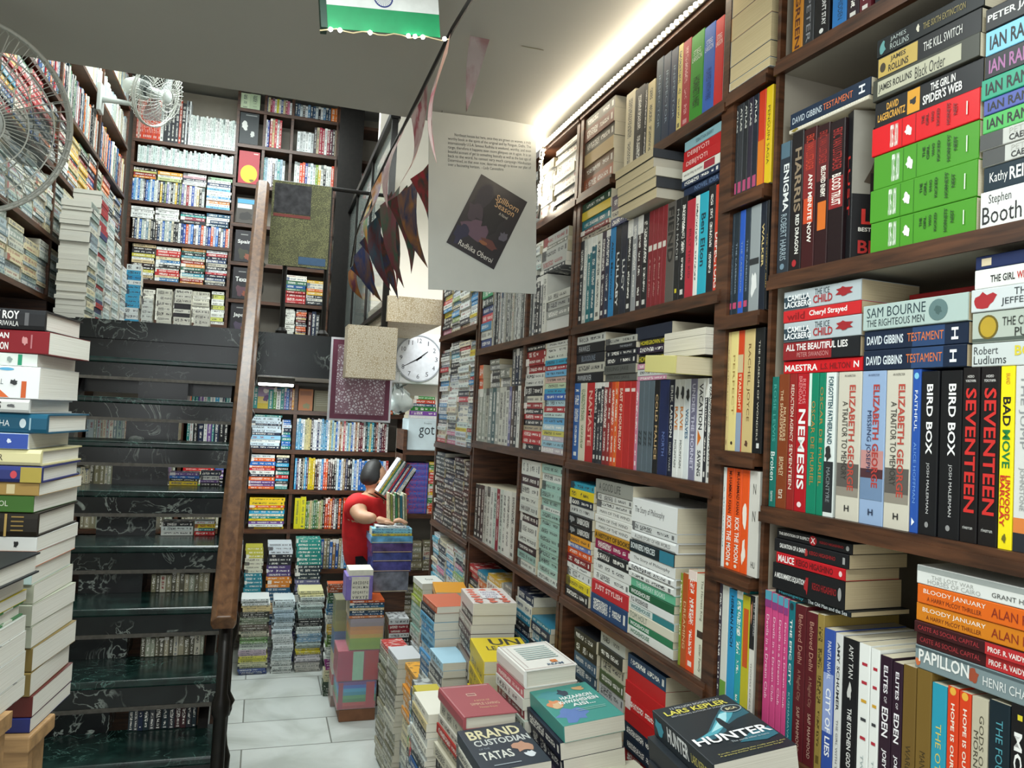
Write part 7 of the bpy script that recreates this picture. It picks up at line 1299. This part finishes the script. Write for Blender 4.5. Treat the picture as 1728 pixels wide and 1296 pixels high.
# the wrapped bundles and box sets standing in the aisle
def stripes(name, cols, along, wob=.0):
    m, nt, bs = mat(name); tc = nd(nt, 'ShaderNodeTexCoord'); sp = nd(nt, 'ShaderNodeSeparateXYZ'); rp = nd(nt, 'ShaderNodeValToRGB'); rp.color_ramp.interpolation = 'CONSTANT'
    nt.links.new(tc.outputs['Generated'], sp.inputs[0]); nt.links.new(sp.outputs[along], rp.inputs['Fac']); e = rp.color_ramp.elements
    e[0].color = (*hexc(cols[0]), 1); e[1].position = 1/len(cols); e[1].color = (*hexc(cols[1]), 1)
    for k in range(2, len(cols)): x = e.new(k/len(cols)); x.color = (*hexc(cols[k]), 1)
    nt.links.new(rp.outputs['Color'], bs.inputs['Base Color']); bs.inputs['Roughness'].default_value = .35; return m
BY = 3.95
def bundle(name, label, cat, px, z0, m, Y=BY, d_=.2, extra=None, wrap=True, sides=None):
    a, c_ = atY(px[0], px[3], Y), atY(px[2], px[1], Y); x0, x1 = a.x, c_.x; z1 = atY((px[0]+px[2])/2, px[1], Y).z
    t = thing(name, label, cat, ((x0+x1)/2, Y, z0)); b = MB(); b.box((x0, Y, z0), (x1, Y+d_, z1)); sub(b, 'body', m, t, bevel=.003)
    if sides:
        for (f0, f1, mm) in sides:
            b = MB(); b.box((x0+(x1-x0)*f0, Y-.0012, z0+.004), (x0+(x1-x0)*f1, Y-.0002, z1-.004)); sub(b, 'front_panel', mm, t)
    if wrap:
        b = MB(); b.box((x0-.003, Y-.004, z0+.0004), (x1+.003, Y+d_+.003, z1+.002)); sub(b, 'plastic_wrap', M_WRAP, t)
    return t, x0, x1, z1
t, a_, c_, z = bundle('cardboard_box', 'brown cardboard box on the floor under the wrapped bundles', 'box', (571, 1197, 633, 1222), .0005, M_CARD, wrap=False)
t, a_, c_, z = bundle('wrapped_bundle', 'shrink-wrapped rainbow bundle directly on the cardboard box', 'bundle', (568, 1150, 635, 1197), z+.003, stripes('rainbow_spines', ['#a83a3a', '#c04a4a', '#4a8a5a', '#5aa06a', '#2f8fa8', '#3aa0c8', '#3a6ac0', '#6a3a8a'], 2), sides=[(.74, .96, flat('#b8303a', .35)), (.02, .14, flat('#9a2a44', .35))])
t, a_, c_, z = bundle('wrapped_bundle', 'shrink-wrapped bundle of magenta, mint and red books, second from the floor', 'bundle', (568, 1098, 640, 1149), z+.003, flat('#a82444', .35), sides=[(.02, .33, flat('#a81848', .35)), (.37, .63, flat('#9ac8a8', .35)), (.67, .98, flat('#b01c24', .35))])
t, a_, c_, z = bundle('wrapped_bundle', 'tall wrapped bundle shading from lime to orange to grey', 'bundle', (589, 1044, 648, 1097), z+.003, stripes('lime_orange_spines', ['#8aa83a', '#84a43a', '#8aa83a', '#c8a03a', '#d08a3a', '#c0803a', '#8a7a80', '#8f7f8a'], 2), d_=.16)
t2, a2, c2, z2 = bundle('wrapped_bundle', 'narrow wrapped bundle with blue and olive covers behind the lime one', 'bundle', (557, 1012, 587, 1196), .0005, stripes('olive_blue_spines', ['#8a6a5a', '#c8c0b0', '#b8484a', '#d0ccb8', '#c8c08a', '#2a5a8a', '#3a6a9a', '#8a8a3a', '#7d7d34', '#6a6a2c'], 2), d_=.14, Y=4.16)
t2.location.z = t2.location.z
bx0, bx1 = atY(590, 1030, BY).x, atY(648, 1030, BY).x; zz = z+.0026
for k, c_ in enumerate(['#c87a4a', '#2a4a6a', '#22384a', '#c8b48a', '#1f5a7a', '#2a3a54', '#b8501c']):
    th_ = .0125; book(mtx(Vector((bx1, BY, zz+th_/2)), UP, Vector((0, 1, 0)), Vector((-1, 0, 0))), th_-.0006, bx1-bx0, .16, c_, label=f"{cname(c_)} book, {ORD[k]} up on the tall wrapped bundle", group='books on the tall wrapped bundle', prio=2, kind='hardcover_book'); zz += th_
t, a_, c_, z = bundle('boxed_set', 'purple boxed set with a cream panel of letters in the aisle', 'box', (583, 972, 630, 1010), zz+.001, flat('#7a6ab0', .4), d_=.15, wrap=False, sides=[(.2, .86, flat('#d8d4c4'))])
pr = Print(); zb_ = zz+.001
for r_, s in enumerate(('ABCDEFG', 'HIJKLMN', 'OPQRSTU', 'VWXYZ')):
    pr.add(lambda u, v, l: (a_+(c_-a_)*u, BY-.0018, zb_+(z-zb_)*v), ('*'+' '.join(s), '#2a2a34', .25, .82, .78-.2*r_, .66-.2*r_), 0)
pr.add(lambda u, v, l: (a_+(c_-a_)*u, BY-.0018, zb_+(z-zb_)*v), ('LITTLE WORLD', '#d8d4e8', .1, .9, .97, .86), 0)
o = pr.obj('letter_panel', t); o.matrix_parent_inverse = Matrix.Translation(t.location).inverted()
b = MB(); b.box((a_+.012, BY+.004, z+.0005), (c_, BY+.14, z+.028)); tag(b.obj('paper_carton', flat('#d8d6c8')), 'plain white carton lying on the purple boxed set', 'box')
# boxed stationery sets behind, where the man rests his hand
BY2 = 4.11; zz = None
for k, (px, m, lab) in enumerate([((628, 965, 690, 1000), '#6f7480', 'lowest grey boxed set under the violet ones'), ((628, 948, 694, 964), '#4a4a8a', 'violet boxed set second from the bottom'), ((628, 933, 696, 947), '#3f4a86', 'indigo boxed set third from the bottom'), ((627, 917, 697, 932), '#4f3f70', 'plum boxed set in the middle of the aisle stack'), ((626, 905, 697, 916), '#5a9ac0', 'light blue boxed set with a ribbon, topmost of the violet stack')]):
    a = atY(px[0], px[3], BY2); c_ = atY(px[2], px[1], BY2); z0 = a.z if zz is None else zz; z1 = atY(660, px[1], BY2).z
    if zz is None:
        t0_ = thing('crate', 'dark crate supporting the violet boxed sets', 'crate', ((a.x+c_.x)/2, BY2, 0)); b = MB(); b.box((a.x+.01, BY2+.02, .0005), (c_.x-.01, BY2+.2, z0-.0006)); sub(b, 'body', M_WOOD, t0_)
        b = MB(); b.box((a.x+.02, BY2+.012, z0*.45), (c_.x-.02, BY2+.0195, z0*.55)); sub(b, 'slat', M_WOODL, t0_)
    t = thing('boxed_set', lab, 'box', ((a.x+c_.x)/2, BY2, z0), 0, 'boxed sets in the aisle stack'); b = MB(); b.box((a.x, BY2, z0), (c_.x, BY2+.2, z1-.0006)); sub(b, 'body', simple('glossy_box_'+m.strip('#'), m, .25, noise=.5, scale=24), t, bevel=.003)
    b = MB(); b.box((a.x+.006, BY2-.0012, z0+.004), (c_.x-.006, BY2-.0002, z0+.007)); sub(b, 'pale_edge', flat('#c9b48a'), t); zz = z1
zs_ = zz+.0006; x0, x1 = atY(624, 900, 4.2).x, atY(690, 900, 4.2).x
for k, (c_, th_) in enumerate((('#c9b83a', .012), ('#7fc3d8', .014), ('#8fc8d8', .012), ('#dfe4e4', .012))):
    book(mtx(Vector((x1-.03*(k == 3), 4.113+.003*k, zs_+th_/2)), UP, Vector((0, 1, 0)), Vector((-1, 0, 0))), th_-.0006, x1-x0-.05*(k == 3), .105, c_, '#2a4a7a', label=f"{cname(c_)} activity pad, {ORD[k]} up on the light blue boxed set", group='activity pads under the hand', prio=3, kind='magazine'); zs_ += th_
HANDZ = zs_
zg = zz+.0006
for k, c_ in enumerate(['#c9c4a0', '#8a9a4a', '#d8d8c8', '#3a8a5a', '#b8b48a', '#2f7a8a', '#cfd4c0', '#a8a07a']):
    xk = atY(657+4.0*k, 900, 4.23).x
    book(mtx(Vector((xk, 4.225, zg+.001)), Vector((1, 0, .06)).normalized(), Vector((0, 1, 0)), Vector((-.06, 0, 1)).normalized()), .009, .21-.006*(k % 3), .078, c_, '#3a4a4a', kind='magazine', label=f"{cname(c_)} magazine, {ORD[k]} in the upright clutch beside the shopkeeper", group='upright magazines on the counter', prio=2)
# mixed stack in front of the violet boxes
x0, x1 = atY(652, 1100, 3.98).x, atY(690, 1100, 3.98).x; zz = .0005; ztop = atY(665, 1046, 3.98).z; k = 0
sc = ['#3f8ab8', '#6aa84a', '#c84a8a', '#d8a83a', '#2a2c34', '#c9c9c4', '#8a6ab0', '#d0d4d0', '#1d1e22', '#b9c0c4', '#24262c', '#d5d8d8', '#8a2a34', '#c9ced0']
while zz < ztop:
    th_ = R.uniform(.018, .032); c_ = sc[min(len(sc)-1, int(len(sc)*zz/ztop))]
    book(mtx(Vector((x1-R.uniform(0, .01), 3.98, zz+th_/2)), UP, Vector((0, 1, 0)), Vector((-1, 0, 0))), th_-.0006, x1-x0-.012, .14, c_, '#e8e6de' if sum(hexc(c_)) < 1.1 else '#2a2a30', prio=-1); zz += th_

# ------------------------------------------------------------------ fans
M_BLADE = glassy('smoky_fan_blade', '#6a7270', .45, .2)
def fan(label, C_, axis, rad, motor_len, mount, wires=56):
    axis = Vector(axis).normalized(); x = axis.orthogonal().normalized(); y = axis.cross(x); C_ = Vector(C_)
    t = thing('wall_fan', label, 'fan', C_)
    P = lambda r, a, h: C_+(x*cos(a)+y*sin(a))*r+axis*h
    b = MB()
    for r, h in ((rad, 0), (rad, .014)): b.tube([P(r, 2*pi*k/48, h) for k in range(49)], .005, 6, caps=False)
    sub(b, 'rim', M_FANW, t, smooth=True)
    for nm, s_ in (('front_grille', 1), ('rear_grille', -1)):
        b = MB(); dep = .075*s_+.007
        for k in range(wires):
            a = 2*pi*k/wires; pts = [P(rad, a, .007), P(rad*.93, a+.03*s_, .007+dep*.6), P(rad*.6, a+.10*s_, .007+dep*.92), P(rad*.22, a+.16*s_, .007+dep)]
            b.tube(pts, .0011, 4, caps=False)
        for r, h in ((rad*.72, .007+dep*.84), (rad*.45, .007+dep*.97), (rad*.22, .007+dep)): b.tube([P(r, 2*pi*k/40, h) for k in range(41)], .0018, 5, caps=False)
        sub(b, nm, M_FANW, t)
    b = MB(); n = 14
    hub = [(.0005, .095), (rad*.12, .093), (rad*.2, .086), (rad*.22, .08)]
    def rev(prof, mt, nm):
        b = MB(); rings = []
        for r, h in prof:
            rings.append([len(b.v)+j for j in range(20)]); b.v += [tuple(P(r, 2*pi*j/20, h)) for j in range(20)]
        for k in range(len(prof)-1):
            for j in range(20): b.f.append((rings[k][j], rings[k][(j+1) % 20], rings[k+1][(j+1) % 20], rings[k+1][j])); b.m.append(0)
        sub(b, nm, mt, t, smooth=True)
    rev(hub, M_PLAST, 'badge'); rev([(.0005, .05), (rad*.14, .048), (rad*.16, .0), (rad*.16, -.04)], M_PLAST, 'hub')
    rev([(rad*.16, -.06), (rad*.30, -.065), (rad*.32, -.07-motor_len*.6), (rad*.22, -.07-motor_len), (.0005, -.075-motor_len)], M_PLAST, 'motor_housing')
    for q in range(3):
        b = MB(); a0 = 2*pi*q/3
        for off in (0, .003):
            for i in range(6):
                f = i/5; r = rad*(.15+.73*f)
                for s_ in (-1, 1):
                    aa = a0+.18+s_*(.20+.34*sin(pi*min(1, f*.75+.1))); b.v.append(tuple(P(r, aa, s_*.018+off)))
        for s_ in (0, 12):
            for i in range(5): b.f.append((s_+2*i, s_+2*i+1, s_+2*i+3, s_+2*i+2)); b.m.append(0)
        for i in range(5):
            for j in (0, 1): b.f.append((2*i+j, 2*i+2+j, 14+2*i+j, 12+2*i+j)); b.m.append(0)
        sub(b, 'blade', M_BLADE, t, smooth=True)
    m0 = P(0, 0, -.07-motor_len*.5); b = MB(); b.tube([m0, m0+Vector((0, 0, -.10)), Vector(mount)+Vector((.06, 0, 0)), Vector(mount)], [.02, .016, .016, .022], 10); sub(b, 'wall_arm', M_PLAST, t, smooth=True)
    mm = Vector(mount); b = MB(); b.box((mm.x-.002, mm.y-.05, mm.z-.08), (mm.x+.02, mm.y+.05, mm.z+.08)); sub(b, 'wall_plate', M_PLAST, t, bevel=.004)
    return t
fc = EYE+ray(-56, 196)*1.78
fan('large caged wall fan cut off at the frame edge above the tall stack', fc, (EYE+Vector((.5, .4, -.1))-fc), .215, .12, (-1.257, fc.y+.1, fc.z-.12))
f2 = EYE+ray(262, 158)*4.55
fan('small caged wall fan high over the upper floor shelves, tilted away', f2, (.82, -.42, -.28), .185, .12, (-1.0+.012, f2.y+.05, f2.z-.06), 40)

# ------------------------------------------------------------------ the shopkeeper, seated behind the aisle stacks
PX = lambda x, y, Y: atY(x, y, Y)
def skin(name, m, parent, nodes, edges, root=0, sub_=2):
    me = bpy.data.meshes.new(name); me.from_pydata([tuple(n[0]) for n in nodes], edges, []); me.materials.append(m)
    o = bpy.data.objects.new(name, me); COL.objects.link(o)
    o.modifiers.new('skin', 'SKIN'); sk = me.skin_vertices[0].data if me.skin_vertices else None
    if sk is None:
        bpy.context.view_layer.objects.active = o; bpy.ops.mesh.customdata_skin_add(); sk = me.skin_vertices[0].data
    for i, n in enumerate(nodes):
        r = n[1]; sk[i].radius = r if isinstance(r, tuple) else (r, r); sk[i].use_root = (i == root)
    o.modifiers['skin'].use_smooth_shade = True
    s = o.modifiers.new('sub', 'SUBSURF'); s.levels = sub_; s.render_levels = sub_
    o.parent = parent; o.matrix_parent_inverse = Matrix.Translation(parent.location).inverted(); return o
MY = 4.50
pel = PX(617, 962, MY); seatz = pel.z-.10
MAN = thing('person', 'person in a red polo shirt seated sideways, one hand resting on the pads', 'person', (pel.x, pel.y, 0))
sp1, ch, nk = PX(616, 915, MY), PX(619, 862, MY), PX(633, 838, MY)
hd0, hd1 = PX(636, 826, MY), PX(633, 800, MY)
shL, shR = PX(601, 853, MY-.13), PX(640, 853, MY+.15)
elL = PX(609, 889, MY-.20); wrL = PX(633, 893, 4.20); wrL.z = HANDZ+.028; elL.z = max(elL.z, HANDZ+.02)
elR = PX(636, 892, MY+.13); wrR = elR+Vector((.06, -.03, -.13))
kn1 = pel+Vector((.10, -.07, -.20)); kn2 = pel+Vector((.09, .03, -.20)); ft1 = Vector((kn1.x-.02, kn1.y, .07)); ft2 = Vector((kn2.x-.02, kn2.y, .07))
fwd = Vector((.92, .30, -.12)).normalized()
hc = PX(633, 811, MY)
nodes = [(pel, (.13, .11)), (sp1, (.125, .105)), (ch, (.14, .11)), (nk, .05), (hd0, (.055, .05)), (hc, (.085, .078)), (hc+Vector((0, 0, .06)), (.075, .07)), (hc+Vector((0, 0, .105)), .04),
 (shL, .062), (shL.lerp(elL, .5), .05), (elL, .042), (elL.lerp(wrL, .5), .036), (wrL, .026),
 (shR, .062), (elR, .042), (wrR, .026), (wrR+Vector((.03, -.02, -.06)), .02),
 (pel+Vector((.03, -.07, -.03)), .08), (kn1, .065), (ft1, .042), (ft1+Vector((.08, -.02, -.035)), .03), (pel+Vector((.03, .07, -.03)), .08), (kn2, .065), (ft2, .042), (ft2+Vector((.08, -.02, -.035)), .03),
 (hc+fwd*.085+Vector((0, 0, -.005)), .018), (hc+fwd*.07+Vector((0, 0, -.055)), .034)]
edges = [(0, 1), (1, 2), (2, 3), (3, 4), (4, 5), (5, 6), (6, 7), (2, 8), (8, 9), (9, 10), (10, 11), (11, 12), (2, 13), (13, 14), (14, 15), (15, 16), (0, 17), (17, 18), (18, 19), (19, 20), (0, 21), (21, 22), (22, 23), (23, 24), (5, 25), (4, 26)]
skin('body', M_SKIN, MAN, nodes, edges)
skin('polo_shirt', M_RED, MAN, [(pel+Vector((0, 0, -.03)), (.14, .135)), (sp1, (.142, .13)), (ch, (.15, .13)), (nk+Vector((-.005, 0, -.02)), .068), (shL, .08), (shL.lerp(elL, .55), .07), (shR, .08), (shR.lerp(elR, .6), .07)], [(0, 1), (1, 2), (2, 3), (2, 4), (4, 5), (2, 6), (6, 7)])
skin('collar', M_RED, MAN, [(nk+Vector((-.006, 0, -.018)), .066), (nk+Vector((0, 0, .012)), .058)], [(0, 1)], sub_=1)
skin('trousers', M_TROUS, MAN, [(pel+Vector((0, 0, -.045)), (.13, .125)), (pel+Vector((.03, -.07, -.03)), .09), (kn1, .077), (ft1+Vector((0, 0, .03)), .058), (pel+Vector((.03, .07, -.03)), .09), (kn2, .077), (ft2+Vector((0, 0, .03)), .058)], [(0, 1), (1, 2), (2, 3), (0, 4), (4, 5), (5, 6)])
skin('hair', M_HAIR, MAN, [(hc-fwd*.026+Vector((0, 0, -.04)), .062), (hc-fwd*.024+Vector((0, 0, .02)), (.083, .076)), (hc-fwd*.014+Vector((0, 0, .085)), .060), (hc+fwd*.03+Vector((0, 0, .082)), .046)], [(0, 1), (1, 2), (2, 3)])
skin('beard', M_HAIR, MAN, [(hc+fwd*.075+Vector((0, 0, -.060)), .032), (hc+fwd*.045+Vector((.01, -.045, -.045)), .026), (hc+fwd*.0+Vector((.005, -.072, -.01)), .016), (hc+fwd*.045+Vector((-.01, .045, -.045)), .026)], [(0, 1), (1, 2), (0, 3)], sub_=1)
side = fwd.cross(UP).normalized()
for s_ in (1, -1):
    skin('ear', M_SKIN, MAN, [(hc+side*.082*s_-fwd*.005+Vector((0, 0, .012)), .014), (hc+side*.084*s_-fwd*.008+Vector((0, 0, -.018)), .010)], [(0, 1)], sub_=1)
    b = MB(); spheres(b, [hc+fwd*.074+side*.032*s_+Vector((0, 0, .018))], .011, 10); sub(b, 'eye', flat('#1d1815', .3), MAN, smooth=True)
# hand on the pads: palm, four fingers and a thumb
hv = Vector((.95, -.25, 0)).normalized(); hs_ = Vector((.25, .95, 0)).normalized(); pz = Vector((0, 0, 1))
palm = wrL+hv*.055; palm.z = HANDZ+.016
skin('palm', M_SKIN, MAN, [(wrL, .026), (palm-hv*.01, (.034, .016)), (palm+hv*.03, (.036, .013))], [(0, 1), (1, 2)])
for k, (off, ln) in enumerate(((-.028, .066), (-.009, .076), (.010, .070), (.028, .055))):
    r0 = palm+hv*.04+hs_*off; f0 = [(r0, .0092), (r0+hv*ln*.45+pz*.012, .0088), (r0+hv*ln*.78+pz*.002, .008), (r0+hv*ln-pz*.006, .0068)]
    skin('finger', M_SKIN, MAN, f0, [(0, 1), (1, 2), (2, 3)])
r0 = palm-hv*.005-hs_*.03; skin('thumb', M_SKIN, MAN, [(r0, .011), (r0+hv*.03-hs_*.018, .010), (r0+hv*.055-hs_*.022-pz*.006, .008)], [(0, 1), (1, 2)])
t = thing('stool', 'dark stool under the seated shopkeeper', 'stool', (pel.x-.10, pel.y, 0)); b = MB(); sz_ = pel.z-.168
b.lathe((pel.x-.10, pel.y, sz_-.035), [(.10, 0), (.105, .012), (.105, .028), (.097, .035)], 24); sub(b, 'seat', M_WOOD, t, smooth=False)
b = MB(); b.lathe((pel.x-.10, pel.y, .001), [(.10, 0), (.10, .014), (.03, .03), (.024, .05), (.024, sz_-.037)], 18); sub(b, 'pedestal', M_IRON, t)
build_books()
